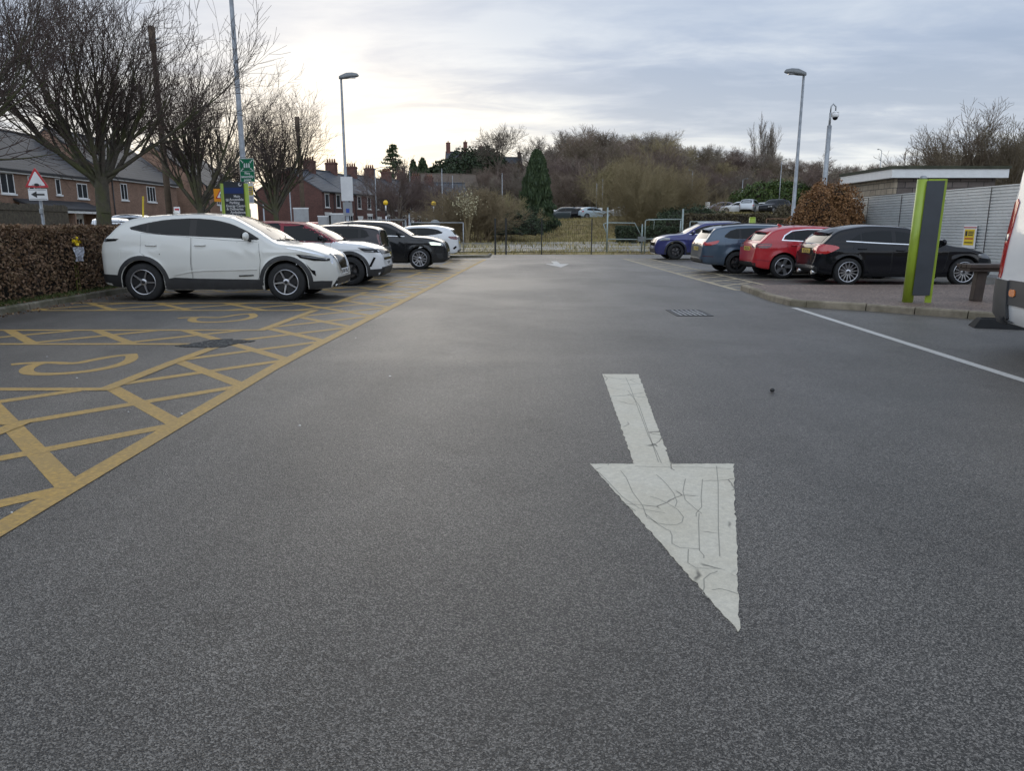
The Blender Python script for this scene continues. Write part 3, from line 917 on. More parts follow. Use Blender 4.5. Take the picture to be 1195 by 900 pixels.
c.part("side_rub_strip", "side", [(.36, .50), (c.xr - .42, .50), (c.xr - .42, .78), (.36, .78)], bump_grey, .02, True, res=.06, skirt=.03)
c.part("side_rub_strip", "side", [(c.xr + .42, .52), (c.xf - .42, .52), (c.xf - .42, .78), (c.xr + .42, .78)], bump_grey, .02, True, res=.08, skirt=.03)
c.part("marker_lamp", "side", [(.42, .60), (.56, .60), (.56, .68), (.42, .68)], amber, .03, True, res=.04, sm=1)
c.part("side_recess", "side", [(.42, 1.30), (3.2, 1.30), (3.2, 2.30), (.48, 2.30)], p_van, .006, True, res=.15)
c.part("side_window", "side", [(3.55, 1.32), (4.72, 1.27), (4.45, 2.05), (3.6, 2.10)], glass_car, .006, True, res=.08)
c.part("windscreen", "top", c.symx([(5.15, 0), (5.1, .60), (4.98, .82), (4.62, .74), (4.58, 0)]), glass_car, .006, res=.1)
c.part("rear_window", "rear", [(-.72, 1.45), (-.06, 1.45), (-.06, 2.1), (-.68, 2.1)], glass_car, .006, res=.1)
c.part("rear_window", "rear", [(.72, 1.45), (.06, 1.45), (.06, 2.1), (.68, 2.1)], glass_car, .006, res=.1)
c.plate("rear", .68, plate_y)
c.part("headlight", "side", [(5.35, 1.05), (5.40, .78), (5.74, .76), (5.72, 1.0)], lampglass, .008, True, res=.06)
st = MB()
st.bar((-c.L / 2 + .0, -.84, .72), (-c.L / 2 - .06, -.84, .72), .14, .12)
st.build("rear_step_lamp", [plate_w, signwhite], c.root)
th = radians(-98.5)
hx, hy = cos(th), sin(th)
cx_, cy_ = 5.78, 9.0
c.root.location = (cx_ + hx * c.L / 2 - hy * 1.0, cy_ + hy * c.L / 2 + hx * 1.0, 0)
c.root.rotation_euler = (0, 0, th)


# --- simple distant cars ----------------------------------------------------
def far_car(label, pm, loc, rz, kind="hatch", group=None, name="parked_car"):
    if kind == "hatch":
        sp = dict(L=4.2, hw=.89, H=1.47, ro=.78, wb=2.6, R=.32, cowl=(3.1, 1.0), head=2.1, rtail=(.48, 1.37), deck=(.15, 1.0), nose=.84, belt=(1.04, .95), xF=2.85, xR=.85)
        dlo = [(.66, 1.06), (1.6, 1.0), (2.9, .95), (2.5, 1.18), (2.15, 1.30), (1.6, 1.34), (1.0, 1.30)]; spl = [(1.70, 1.80)]
        rw = [(0, 1.04), (.58, 1.04), (.52, 1.30), (0, 1.31)]
    else:
        sp = dict(L=4.5, hw=.93, H=1.70, ro=.85, wb=2.7, R=.36, cowl=(3.4, 1.12), head=2.5, rtail=(.30, 1.58), deck=(.12, 1.12), nose=.98, belt=(1.16, 1.08), xF=3.1, xR=.9)
        dlo = [(.50, 1.18), (1.6, 1.13), (3.1, 1.09), (2.8, 1.30), (2.45, 1.48), (1.6, 1.54), (.7, 1.52)]; spl = [(1.82, 1.94)]
        rw = [(0, 1.18), (.64, 1.18), (.58, 1.50), (0, 1.52)]
    c = Car(name, label, "car", sp, pm, lod=1)
    c.common(dlo, spl, rw=rw)
    c.part("tail_light", "side", [(.05, .98), (.36, .99), (.32, .84), (.05, .82)], redlens, .012, True, res=.12)
    c.part("headlight", "side", [(c.L - .55, .84), (c.L - .52, .72), (c.L - .12, .68), (c.L - .12, .78)], lampglass, .012, True, res=.12)
    c.part("lower_bumper", "rear", [(-.7, .28), (.7, .28), (.7, .45), (-.7, .45)], blackp, .01, res=.2)
    c.part("grille", "front", [(-.5, .76), (.5, .76), (.46, .55), (-.46, .55)], blackp, .01, res=.2)
    c.root.location = loc; c.root.rotation_euler = (0, 0, rz)
    if group: c.root["group"] = group
    return c
# ------------------------------------------------------------------ vegetation
def nrm(a):
    l = sqrt(a[0] * a[0] + a[1] * a[1] + a[2] * a[2]) or 1
    return (a[0] / l, a[1] / l, a[2] / l)


def grow_branch(S, rg, p, d, L, r, lev, P):
    mx = P["levels"]
    n = P["nseg"][lev]; st = L / n; jit = P["jit"][lev]; tr = P["trop"][lev]
    tip = max(P["tip"], r * P.get("taper", .35))
    for i in range(n):
        d = nrm((d[0] + rg.gauss(0, jit), d[1] + rg.gauss(0, jit), d[2] + rg.gauss(0, jit) + tr))
        q = (p[0] + d[0] * st, p[1] + d[1] * st, p[2] + d[2] * st)
        r0 = r + (tip - r) * i / n; r1 = r + (tip - r) * (i + 1) / n
        S.append((*p, *q, r0, r1, lev))
        p = q
        if lev < mx and (i + 1) / n >= P["start"][lev]:
            for _ in range(P["kids"][lev]):
                a = radians(rg.uniform(*P["ang"][lev]))
                ref = (rg.gauss(0, 1), rg.gauss(0, 1), rg.gauss(0, 1))
                k = d[0] * ref[0] + d[1] * ref[1] + d[2] * ref[2]
                pr = nrm((ref[0] - k * d[0], ref[1] - k * d[1], ref[2] - k * d[2]))
                cd = nrm(tuple(d[j] * cos(a) + pr[j] * sin(a) for j in range(3)))
                frac = 1 - .45 * (i + 1) / n
                grow_branch(S, rg, p, cd, L * P["ratio"][lev] * rg.uniform(.7, 1.15) * (frac + .3), max(r1 * P.get("rk", .62), P["tip"]), lev + 1, P)


def tubes(name, S, mat, parent=None, sides=3):
    A = np.array(S, float)
    p0, p1, r0, r1 = A[:, :3], A[:, 3:6], A[:, 6], A[:, 7]
    d = p1 - p0; d /= np.linalg.norm(d, axis=1)[:, None] + 1e-9
    ref = np.tile([0.31, 0.77, 0.55], (len(A), 1))
    a = np.cross(d, ref); a /= np.linalg.norm(a, axis=1)[:, None] + 1e-9
    b = np.cross(d, a)
    V = np.empty((len(A), 2, sides, 3))
    for k in range(sides):
        t = 2 * pi * k / sides
        o = a * cos(t) + b * sin(t)
        V[:, 0, k] = p0 + o * r0[:, None]; V[:, 1, k] = p1 + o * r1[:, None]
    base = (np.arange(len(A)) * 2 * sides)[:, None]
    Q = [base + np.array([[k, (k + 1) % sides, sides + (k + 1) % sides, sides + k]]) for k in range(sides)]
    return raw_mesh(name, V.reshape(-1, 3), np.concatenate(Q), 4, mat, parent, True)


def bark(name, c1, c2, obj_var=0.0, moss=None):
    t = NT(name); co = t.coord()
    f = t.noise(co, 9.0, 6, .65)
    colr = t.ramp(f, [(.3, c1), (.7, c2)])
    if moss:
        f2 = t.noise(co, 2.2, 4)
        colr = t.mix(t.ramp(f2, [(.45, (0, 0, 0)), (.62, (1, 1, 1))]), colr, moss)
    if obj_var:
        oi = t.n("ShaderNodeObjectInfo")
        hs = t.n("ShaderNodeHueSaturation")
        t.l(colr, hs, "Color")
        t.l(t.math("ADD", 1 - obj_var, t.math("MULTIPLY", oi.outputs["Random"], 2 * obj_var)), hs, "Value")
        t.l(t.math("ADD", .485, t.math("MULTIPLY", oi.outputs["Random"], .03)), hs, "Hue")
        colr = hs.outputs[0]
    t.p(color=colr, rough=.85)
    t.bump(f, .5, .02)
    return t.mat


bark_near = bark("mossy_bark", (.040, .034, .026, 1), (.105, .090, .066, 1), 0, (.075, .078, .030, 1))
twig_near = bark("reddish_twigs", (.040, .028, .024, 1), (.095, .062, .050, 1))
bark_far = bark("grey_brown_bark", (.13, .104, .082, 1), (.235, .195, .152, 1), .45)
bark_gold = bark("olive_brown_twigs", (.165, .128, .068, 1), (.29, .23, .125, 1), .18)
bark_purple = bark("purplish_twigs", (.135, .096, .078, 1), (.225, .168, .136, 1), .3)
bark_pale = bark("pale_brown_bark", (.10, .075, .05, 1), (.18, .14, .095, 1), .1)


def tree(name, label, cat, loc, P, seed, tm, cm, group=None, rz=0.0, top=None, wide=1.0):
    rg = random.Random(seed); S = []; T = []
    root = empty(name, loc, rz); tag(root, label, cat, group)
    th, tr = P["trunk"], P["tr"]
    if th > 0:
        p = (0, 0, -.15); n = 6; d = (0, 0, 1)
        for i in range(n):
            q = (p[0] + rg.gauss(0, .02 * tr * 6), p[1] + rg.gauss(0, .02 * tr * 6), -.15 + (th + .15) * (i + 1) / n)
            k0, k1 = 1.0 - .22 * i / n, 1.0 - .22 * (i + 1) / n
            if i == 0: k0 = 1.35
            T.append((*p, *q, tr * k0, tr * k1, 0)); p = q
        fork = p
    def limbs(P):
        rg = random.Random(seed * 7 + 1); S = []
        for k in range(P["limbs"]):
            az = 2 * pi * (k + rg.uniform(-.3, .3)) / P["limbs"]
            el = radians(rg.uniform(*P["limb_el"]))
            if k >= P["limbs"] - P.get("up", 2): el = radians(rg.uniform(70, 88))
            d = (cos(az) * cos(el), sin(az) * cos(el), sin(el))
            if th > 0: p = (fork[0] + d[0] * tr * .3, fork[1] + d[1] * tr * .3, fork[2] - rg.uniform(0, P.get("spread", .5)))
            else: p = (cos(az) * rg.uniform(.1, P.get("clump", .5)), sin(az) * rg.uniform(.1, P.get("clump", .5)), -.1)
            grow_branch(S, rg, p, d, P["limb_len"] * rg.uniform(.8, 1.1), P["lr"] * rg.uniform(.75, 1.1), 0, P)
        if P.get("central"):
            grow_branch(S, rg, fork, (0, 0, 1), P["central"], tr * .7, 0, P)
        return S
    S = limbs(P)
    if top and th > 0:
        zm = max(q[5] for q in S)
        P = P | dict(limb_len=P["limb_len"] * (top - th) / (zm - th) * 1.0)
        S = limbs(P)
    if th > 0: tubes("trunk", T, tm, root, 10)
    else: tubes("trunk", [s for s in S if s[8] == 0], tm, root, 5)
    if th <= 0: S = [s for s in S if s[8] > 0]
    big = [s for s in S if s[8] <= 1]; sm = [s for s in S if s[8] > 1]
    if th > 0 and P.get("limbpart", True):
        tubes("limbs", big, tm, root, 5); tubes("crown", sm, cm, root, 3)
    else:
        tubes("crown", S, cm, root, 3)
    if top and th <= 0:
        zm = max(max(v.co.z for v in c.data.vertices) for c in root.children)
        k = top / zm; root.scale = (k * wide, k * wide, k)
    return root


STREET = dict(levels=3, trunk=2.05, tr=.155, limbs=13, limb_el=(24, 62), limb_len=5.0, lr=.074, nseg=[7, 6, 3, 2], jit=[.06, .08, .10, .12], trop=[.075, .07, .06, .04],
              start=[.2, .15, .3, 1], kids=[2, 1, 2, 0], ang=[(16, 38), (18, 42), (20, 48), (0, 0)], ratio=[.50, .55, .55, 0], tip=.0041, up=4, spread=.45, taper=.22)
FAR = dict(levels=3, trunk=2.5, tr=.20, limbs=7, limb_el=(35, 70), limb_len=6.5, lr=.10, nseg=[5, 4, 3, 2], jit=[.10, .12, .14, .16], trop=[.05, .04, .03, .02],
           start=[.3, .25, .3, 1], kids=[2, 2, 1, 0], ang=[(22, 50), (25, 55), (25, 60), (0, 0)], ratio=[.50, .52, .6, 0], tip=.021, up=2, spread=1.0, taper=.25, central=5.5, limbpart=False)
BUSHY = dict(levels=2, trunk=0, tr=.1, limbs=34, limb_el=(38, 82), limb_len=7.5, lr=.05, nseg=[7, 4, 2], jit=[.07, .10, .14], trop=[.03, .04, .03],
             start=[.15, .2, 1], kids=[3, 3, 0], ang=[(18, 45), (20, 50), (0, 0)], ratio=[.38, .5, 0], tip=.014, up=6, clump=1.6, taper=.25)
POPLAR = dict(levels=2, trunk=.8, tr=.25, limbs=13, limb_el=(72, 86), limb_len=12, lr=.07, nseg=[8, 4, 2], jit=[.04, .06, .1], trop=[.06, .08, .05],
              start=[.1, .2, 1], kids=[2, 2, 0], ang=[(14, 28), (18, 32), (0, 0)], ratio=[.22, .5, 0], tip=.022, up=8, spread=2.0, taper=.2, limbpart=False)


def leaf_mat(name, cols, rough=.6, trans=0.0):
    t = NT(name); g = t.n("ShaderNodeNewGeometry")
    f = t.noise(t.coord(), 1.3, 3)
    m = t.math("ADD", t.math("MULTIPLY", g.outputs["Random Per Island"], .75), t.math("MULTIPLY", f, .5))
    t.p(color=t.ramp(t.math("SUBTRACT", m, .12), [(i / (len(cols) - 1), c) for i, c in enumerate(cols)]), rough=rough, spec=.3)
    return t.mat


def leaf_cloud(name, pts, size, mat, parent, rng, aspect=.6, droop=0.0, nrm_bias=None):
    n = len(pts); pts = np.asarray(pts, float)
    a = rng.normal(size=(n, 3)); a[:, 2] -= droop * 1.0; a /= np.linalg.norm(a, axis=1)[:, None]
    r = rng.normal(size=(n, 3))
    if nrm_bias is not None: r = r * .6 + nrm_bias
    b = np.cross(a, r); b /= np.linalg.norm(b, axis=1)[:, None] + 1e-9
    s = size * rng.uniform(.6, 1.35, size=(n, 1))
    c = np.cross(a, b)
    V = np.stack([pts - a * s * .5, pts + b * s * aspect * .5 + c * s * .08, pts + a * s * .5, pts - b * s * aspect * .5 + c * s * .08], 1)
    return raw_mesh(name, V.reshape(-1, 3), np.arange(n * 4).reshape(-1, 4), 4, mat, parent, False)


leaf_beech = leaf_mat("dry_beech_leaves", [(.075, .045, .027, 1), (.150, .090, .054, 1), (.225, .140, .082, 1), (.14, .11, .06, 1)])
leaf_copper = leaf_mat("copper_beech_leaves", [(.10, .045, .018, 1), (.21, .105, .042, 1), (.33, .18, .075, 1)])
leaf_conifer = leaf_mat("conifer_foliage", [(.022, .036, .018, 1), (.044, .068, .030, 1), (.068, .095, .040, 1)])
leaf_yew = leaf_mat("dark_evergreen_foliage", [(.018, .026, .014, 1), (.034, .050, .024, 1), (.050, .066, .030, 1)])
leaf_laurel = leaf_mat("laurel_leaves", [(.026, .046, .012, 1), (.055, .088, .022, 1), (.095, .125, .035, 1)], .4)
leaf_scrub = leaf_mat("brown_hedge_twigs", [(.05, .042, .022, 1), (.09, .07, .04, 1), (.11, .095, .045, 1)])
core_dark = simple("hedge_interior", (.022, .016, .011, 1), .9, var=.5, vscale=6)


def blob_core(mb, fn, n=20, sc=.86, m=0):
    V = []; F = []
    k = n // 2
    for i in range(k + 1):
        for j in range(n):
            V.append(fn(i / k, j / n, sc))
    for i in range(k):
        for j in range(n): F.append((i * n + j, (i + 1) * n + j, (i + 1) * n + (j + 1) % n, i * n + (j + 1) % n))
    mb.add(V, F, m, True)


def box_hedge(name, label, cat, x0, x1, y0, y1, h, n, size, mat, seed, z=0.0, rough=.10, group=None, twigs=True):
    """clipped hedge: leaves through the outer shell of a wavy box, dark twiggy inside"""
    rng = np.random.default_rng(seed)
    cx, cy = (x0 + x1) / 2, (y0 + y1) / 2
    root = empty(name, (cx, cy, z)); tag(root, label, cat, group)
    hx, hy = (x1 - x0) / 2, (y1 - y0) / 2
    def wav(p, q, f): return np.sin(p * 2.1 * f + seed) * .4 + np.sin(q * 3.3 * f + 1.3 * seed) * .35 + np.sin((p + q) * 6.1 * f) * .25
    areas = np.array([2 * hx * h, 2 * hx * h, 2 * hy * h, 2 * hy * h, 4 * hx * hy]); ch = rng.choice(5, n, p=areas / areas.sum())
    u = rng.uniform(-1, 1, n); v = rng.uniform(0, 1, n) ** .9; dep = np.abs(rng.normal(0, .10, n))
    P = np.zeros((n, 3)); N = np.zeros((n, 3))
    for k in range(5):
        m = ch == k
        if k < 2:
            sg = -1 if k == 0 else 1
            P[m, 0] = u[m] * hx; P[m, 2] = v[m] * h; P[m, 1] = sg * (hy + rough * wav(P[m, 0], P[m, 2], 1) - dep[m]); N[m, 1] = sg
        elif k < 4:
            sg = -1 if k == 2 else 1
            P[m, 1] = u[m] * hy; P[m, 2] = v[m] * h; P[m, 0] = sg * (hx + rough * wav(P[m, 1], P[m, 2], 1) - dep[m]); N[m, 0] = sg
        else:
            P[m, 0] = u[m] * hx; P[m, 1] = rng.uniform(-1, 1, m.sum()) * hy; P[m, 2] = h + rough * .5 * wav(P[m, 0], P[m, 1], 1) - dep[m] * .6; N[m, 2] = 1
    P[:, 2] += rng.normal(0, .02, n); P[:, 2] = np.maximum(P[:, 2], .02)
    # bottom thins out
    keep = rng.uniform(size=n) < np.clip(.45 + P[:, 2] / (h * .5), 0, 1)
    leaf_cloud("foliage", P[keep], size, mat, root, rng, .6, .1, N[keep] * .9)
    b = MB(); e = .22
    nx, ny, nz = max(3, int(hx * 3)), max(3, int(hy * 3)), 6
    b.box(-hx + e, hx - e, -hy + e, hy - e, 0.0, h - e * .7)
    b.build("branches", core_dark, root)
    if twigs:
        S = []; rg = random.Random(seed)
        for _ in range(int(1200 * min(1, h * max(hx, hy) / 4))):
            a = rg.random()
            x = rg.uniform(-hx, hx); y = rg.choice((-1, 1)) * hy * rg.uniform(.75, .98)
            if rg.random() < .5: x, y = rg.choice((-1, 1)) * hx * rg.uniform(.75, .98), rg.uniform(-hy, hy)
            zz = rg.uniform(0, h * .9); l = rg.uniform(.15, .5)
            S.append((x, y, zz, x + rg.gauss(0, .1), y + rg.gauss(0, .1), zz + l, .006, .002, 0))
        tubes("twigs", S, twig_near, root, 3)
    return root


def blob_bush(name, label, cat, loc, rx, ry, h, n, size, mat, seed, group=None, aspect=.6, lump=.18):
    rng = np.random.default_rng(seed); root = empty(name, loc); tag(root, label, cat, group)
    ph = rng.uniform(0, 6, 6)
    def rad(th, fi): return 1 + lump * (np.sin(3 * th + ph[0]) * np.sin(2.3 * fi + ph[1]) + .6 * np.sin(7 * th + ph[2]) * np.sin(5 * fi + ph[3]) + .4 * np.sin(13 * th + ph[4]) * np.sin(11 * fi + ph[5]))
    th = rng.uniform(0, 2 * pi, n); cz = rng.uniform(0, 1, n); fi = np.arccos(np.clip(1 - cz * 1.25, -1, 1))
    R = rad(th, fi) * (1 - np.abs(rng.normal(0, .09, n)))
    P = np.stack([rx * R * np.sin(fi) * np.cos(th), ry * R * np.sin(fi) * np.sin(th), h * .42 + h * .58 * R * np.cos(fi)], 1)
    N = np.stack([np.sin(fi) * np.cos(th), np.sin(fi) * np.sin(th), np.cos(fi)], 1)
    P[:, 2] = np.maximum(P[:, 2], .03 * h * rng.uniform(0, 1, n))
    leaf_cloud("foliage", P, size, mat, root, rng, aspect, .1, N * .8)
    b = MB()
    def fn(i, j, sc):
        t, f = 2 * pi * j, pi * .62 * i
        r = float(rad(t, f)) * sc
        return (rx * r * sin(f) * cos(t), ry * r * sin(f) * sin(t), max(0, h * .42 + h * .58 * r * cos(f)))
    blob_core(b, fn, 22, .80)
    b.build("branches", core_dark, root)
    return root


def conifer(name, label, loc, r, h, n, seed, mat, group=None, droop=1.0, size=.5, power=.85, gap=.25):
    rng = np.random.default_rng(seed); root = empty(name, loc); tag(root, label, "tree", group)
    z = rng.uniform(.02, 1, n); th = rng.uniform(0, 2 * pi, n)
    lay = 1 + gap * np.sin(z * 38 + np.sin(th * 3) * 1.5) * (1 - z)
    Rm = r * (1 - z) ** power * (1 + .16 * np.sin(5 * th + 9 * z) + .10 * np.sin(11 * th - 17 * z)) * lay + .05
    q = rng.uniform(.45, 1, n) ** .5
    P = np.stack([Rm * q * np.cos(th), Rm * q * np.sin(th), h * z - droop * .12 * Rm * q], 1)
    P[:, 2] = np.maximum(P[:, 2], .02)
    leaf_cloud("crown", P, size, mat, root, rng, .35, droop * 1.5)
    T = [(0, 0, -.2, 0, 0, h * .5, r * .10, r * .05, 0), (0, 0, h * .5, 0, 0, h * .97, r * .05, .02, 0)]
    tubes("trunk", T, bark_far, root, 8)
    return root


def cedar(name, label, loc, h, seed):
    """tall tiered conifer with open level branches"""
    rng = np.random.default_rng(seed); root = empty(name, loc); tag(root, label, "tree")
    S = []; pts = []
    rg = random.Random(seed)
    for i in range(26):
        z = h * (.25 + .73 * i / 26); L = (h * .30) * (1 - (z / h) ** 1.6) + .3
        for k in range(4):
            a = rg.uniform(0, 2 * pi); l = L * rg.uniform(.6, 1.1)
            e = (cos(a) * l, sin(a) * l, z + l * rg.uniform(-.12, .10))
            S.append((0, 0, z, *e, .07, .02, 0))
            for _ in range(int(20 + 60 * l / (h * .3))):
                t = rg.uniform(.25, 1.05); pts.append((e[0] * t + rg.gauss(0, .25), e[1] * t + rg.gauss(0, .25), z + (e[2] - z) * t + rg.gauss(0, .12)))
    S.append((0, 0, -.2, 0, 0, h * .6, h * .025, h * .015, 0)); S.append((0, 0, h * .6, 0, 0, h, h * .015, .03, 0))
    tubes("trunk", S, bark_far, root, 5)
    leaf_cloud("crown", pts, .55, leaf_conifer, root, rng, .4, .5)
    return root
# ------------------------------------------------------------------ ground
def sstep(a, b, v):
    t = min(max((v - a) / (b - a), 0), 1); return t * t * (3 - 2 * t)


AMP = pchip([(-.9, .3), (-.4, .3), (-.22, 2.0), (-.12, 8.0), (-.05, 10.0), (.02, 10.5), (.10, 13.0), (.22, 13.5), (.32, 12.0), (.45, 8.5), (.7, 8.5), (1.6, 8)])
PLAT = pchip([(-.9, .3), (-.14, .3), (-.06, 1.3), (.05, 2.1), (.15, 2.6), (.26, 3.05), (.7, 3.1), (1.6, 3)])


def terrain_z(x, y):
    if y < 0: return (-.06 if x > -10 else .25 * sstep(-10.2, -12, x)) + 12 * sstep(-16, -48, y)  # unseen bank behind the camera, added to darken reflections
    az = x / max(y, 30)
    left = .30 * sstep(-10.0, -11.6, x) if y < 100 else .3 * sstep(-4, -14, x)
    z = -.06 * (1 - sstep(40, 46, y))
    w = sstep(74, 94, y)
    p = PLAT(az)
    z = max(z + (p - 0) * w, left if x < -9 else z)
    return z + AMP(az) * sstep(108, 185, y) + 6 * sstep(185, 330, y) * sstep(-.25, -.05, az)


xs = np.concatenate([np.arange(-420, -40, 14), np.arange(-40, 60, 1.6), np.arange(60, 420, 10)])
ys = np.concatenate([np.arange(-300, 30, 22), np.arange(30, 120, 2.0), np.arange(120, 430, 7), np.arange(430, 1600, 120)])
V = [(x, y, terrain_z(x, y)) for y in ys for x in xs]
nx = len(xs)
Fq = [(j * nx + i, j * nx + i + 1, (j + 1) * nx + i + 1, (j + 1) * nx + i) for j in range(len(ys) - 1) for i in range(nx - 1)]
t = NT("rough_grass_ground"); co = t.coord()
f1 = t.noise(co, .35, 6, .65); f2 = t.noise(co, 3.0, 5, .7); f3 = t.noise(co, .9, 4)
cg = t.ramp(f2, [(.28, (.14, .13, .055, 1)), (.48, (.31, .24, .11, 1)), (.62, (.41, .325, .15, 1)), (.80, (.24, .185, .10, 1))])
cg = t.mix(t.ramp(f1, [(.42, (0, 0, 0)), (.60, (1, 1, 1))]), cg, (.14, .10, .055, 1))
cg = t.mix(t.ramp(f3, [(.52, (0, 0, 0)), (.70, (.7, .7, .7))]), cg, (.060, .070, .022, 1))
t.p(color=cg, rough=.95, spec=.15); t.bump(f2, .8, .08)
m_grass = t.mat
mb = MB(); mb.add(V, Fq, 0, True)
tag(mb.build("ground", m_grass), "rough grass ground and rising hillside behind the car park", "ground", kind="structure")


# asphalt ---------------------------------------------------------------
def asphalt(name, base=1.0, tint=(1, 1, 1)):
    t = NT(name); co = t.coord()
    big = t.noise(co, .22, 5, .6); mid = t.noise(co, 1.1, 5, .65)
    vor = t.n("ShaderNodeTexVoronoi"); t.l(co, vor, "Vector"); vor.inputs["Scale"].default_value = 215
    vor2 = t.n("ShaderNodeTexVoronoi"); t.l(co, vor2, "Vector"); vor2.inputs["Scale"].default_value = 330
    sepc = t.n("ShaderNodeSeparateColor"); t.l(vor.outputs["Color"], sepc, 0)
    sepc2 = t.n("ShaderNodeSeparateColor"); t.l(vor2.outputs["Color"], sepc2, 0)
    stone = t.math("ADD", t.math("MULTIPLY", sepc.outputs[0], .75), t.math("MULTIPLY", sepc2.outputs[1], .25))
    c = lambda v: (v * base * tint[0], v * base * tint[1], v * base * tint[2], 1)
    colr = t.ramp(stone, [(.14, c(.020)), (.42, c(.045)), (.62, c(.083)), (.88, c(.215))])
    k = t.ramp(big, [(.32, (.86, .86, .86, 1)), (.68, (1.10, 1.10, 1.10, 1))])
    colr = t.mix(1.0, colr, k, "MULTIPLY")
    k2 = t.ramp(mid, [(.30, (.84, .84, .84, 1)), (.70, (1.10, 1.10, 1.10, 1))])
    colr = t.mix(1.0, colr, k2, "MULTIPLY")
    # long worn streaks along the driving direction
    mp = t.n("ShaderNodeMapping"); t.l(co, mp, 0); mp.inputs["Scale"].default_value = (1.3, .05, 1)
    stk = t.noise(mp.outputs[0], 1.0, 3)
    colr = t.mix(1.0, colr, t.ramp(stk, [(.35, (.90, .90, .90, 1)), (.65, (1.09, 1.09, 1.10, 1))]), "MULTIPLY")
    # pale specks
    sp = t.n("ShaderNodeTexVoronoi"); t.l(co, sp, "Vector"); sp.inputs["Scale"].default_value = 1.6
    spk = t.math("LESS_THAN", sp.outputs["Distance"], .012)
    colr = t.mix(spk, colr, (.33, .32, .30, 1))
    st = t.ramp(t.noise(co, 1.5, 4, .6), [(.60, (1, 1, 1, 1)), (.74, (.72, .71, .70, 1))])
    colr = t.mix(1.0, colr, st, "MULTIPLY")
    damp = t.ramp(t.noise(co, .30, 5, .6, .6), [(.38, (.41, .41, .41, 1)), (.64, (.50, .50, .50, 1))])
    t.p(color=colr, rough=damp, spec=.34)
    t.bump(t.math("ADD", vor.outputs["Distance"], t.math("MULTIPLY", mid, .6)), .45, .006)
    return t.mat


m_asph = asphalt("car_park_asphalt", 1.10, (1.09, 1.0, .88))
m_asph_old = asphalt("street_asphalt", .8)
mb = MB()
n = 24
mb.add([(-8.45, -60, 0), (80, -60, 0), (80, 40.2, 0), (-8.45, 38.2, 0)], [(0, 1, 2, 3)])
tag(mb.build("car_park", m_asph), "grey damp asphalt of the car park aisle and bays", "car park", kind="structure")
mb = MB(); mb.add([(-26, -60, .306), (-13.2, -60, .306), (-13.2, 96, .306), (-17.5, 120, .32), (-24, 120, .32), (-26, 90, .306)], [(0, 1, 2, 3, 4, 5)])
tag(mb.build("street", m_asph_old), "street running behind the hedge past the brick houses", "road", kind="structure")
mb = MB(); mb.box(-13.2, -12.9, -40, 96, .1, .42); mb.box(-12.9, -10.2, -40, 96, .1, .41)
tag(mb.build("pavement", asphalt("pavement_asphalt", 1.5)), "pavement between the street and the hedge", "pavement", kind="structure")

# concrete apron with puddles beyond the fence
t = NT("wet_concrete"); co = t.coord()
mp = t.n("ShaderNodeMapping"); t.l(co, mp, 0); mp.inputs["Scale"].default_value = (.35, 1, 1)
f = t.noise(mp.outputs[0], .42, 6, .62, .4); g = t.noise(co, 2.5, 5)
wet = t.ramp(f, [(.36, (0, 0, 0)), (.47, (1, 1, 1))])
grs = t.ramp(t.math("ADD", t.noise(mp.outputs[0], .55, 7, .7), t.math("MULTIPLY", t.math("SUBTRACT", g, .5), .25)), [(.49, (0, 0, 0)), (.53, (1, 1, 1))])
cc = t.mix(wet, t.ramp(g, [(.3, (.05, .05, .05, 1)), (.7, (.085, .085, .08, 1))]), t.ramp(g, [(.3, (.15, .15, .145, 1)), (.7, (.24, .24, .235, 1))]))
cc = t.mix(grs, cc, t.ramp(g, [(.3, (.10, .088, .036, 1)), (.65, (.28, .215, .09, 1))]))
t.p(color=cc, rough=t.math("MAXIMUM", t.ramp(f, [(.38, (.10, .10, .10)), (.47, (.5, .5, .5))]), t.math("MULTIPLY", grs, .9)))
t.bump(t.math("ADD", g, t.math("MULTIPLY", grs, 2.0)), .35, .03)
mb = MB(); mb.add([(-14, 42.5, .015), (24, 44, .015), (22, 70, .02), (-13, 74, .02)], [(0, 1, 2, 3)])
tag(mb.build("concrete_slab", t.mat), "old wet concrete slabs with puddles and grass in the joints beyond the fence", "concrete", kind="structure")


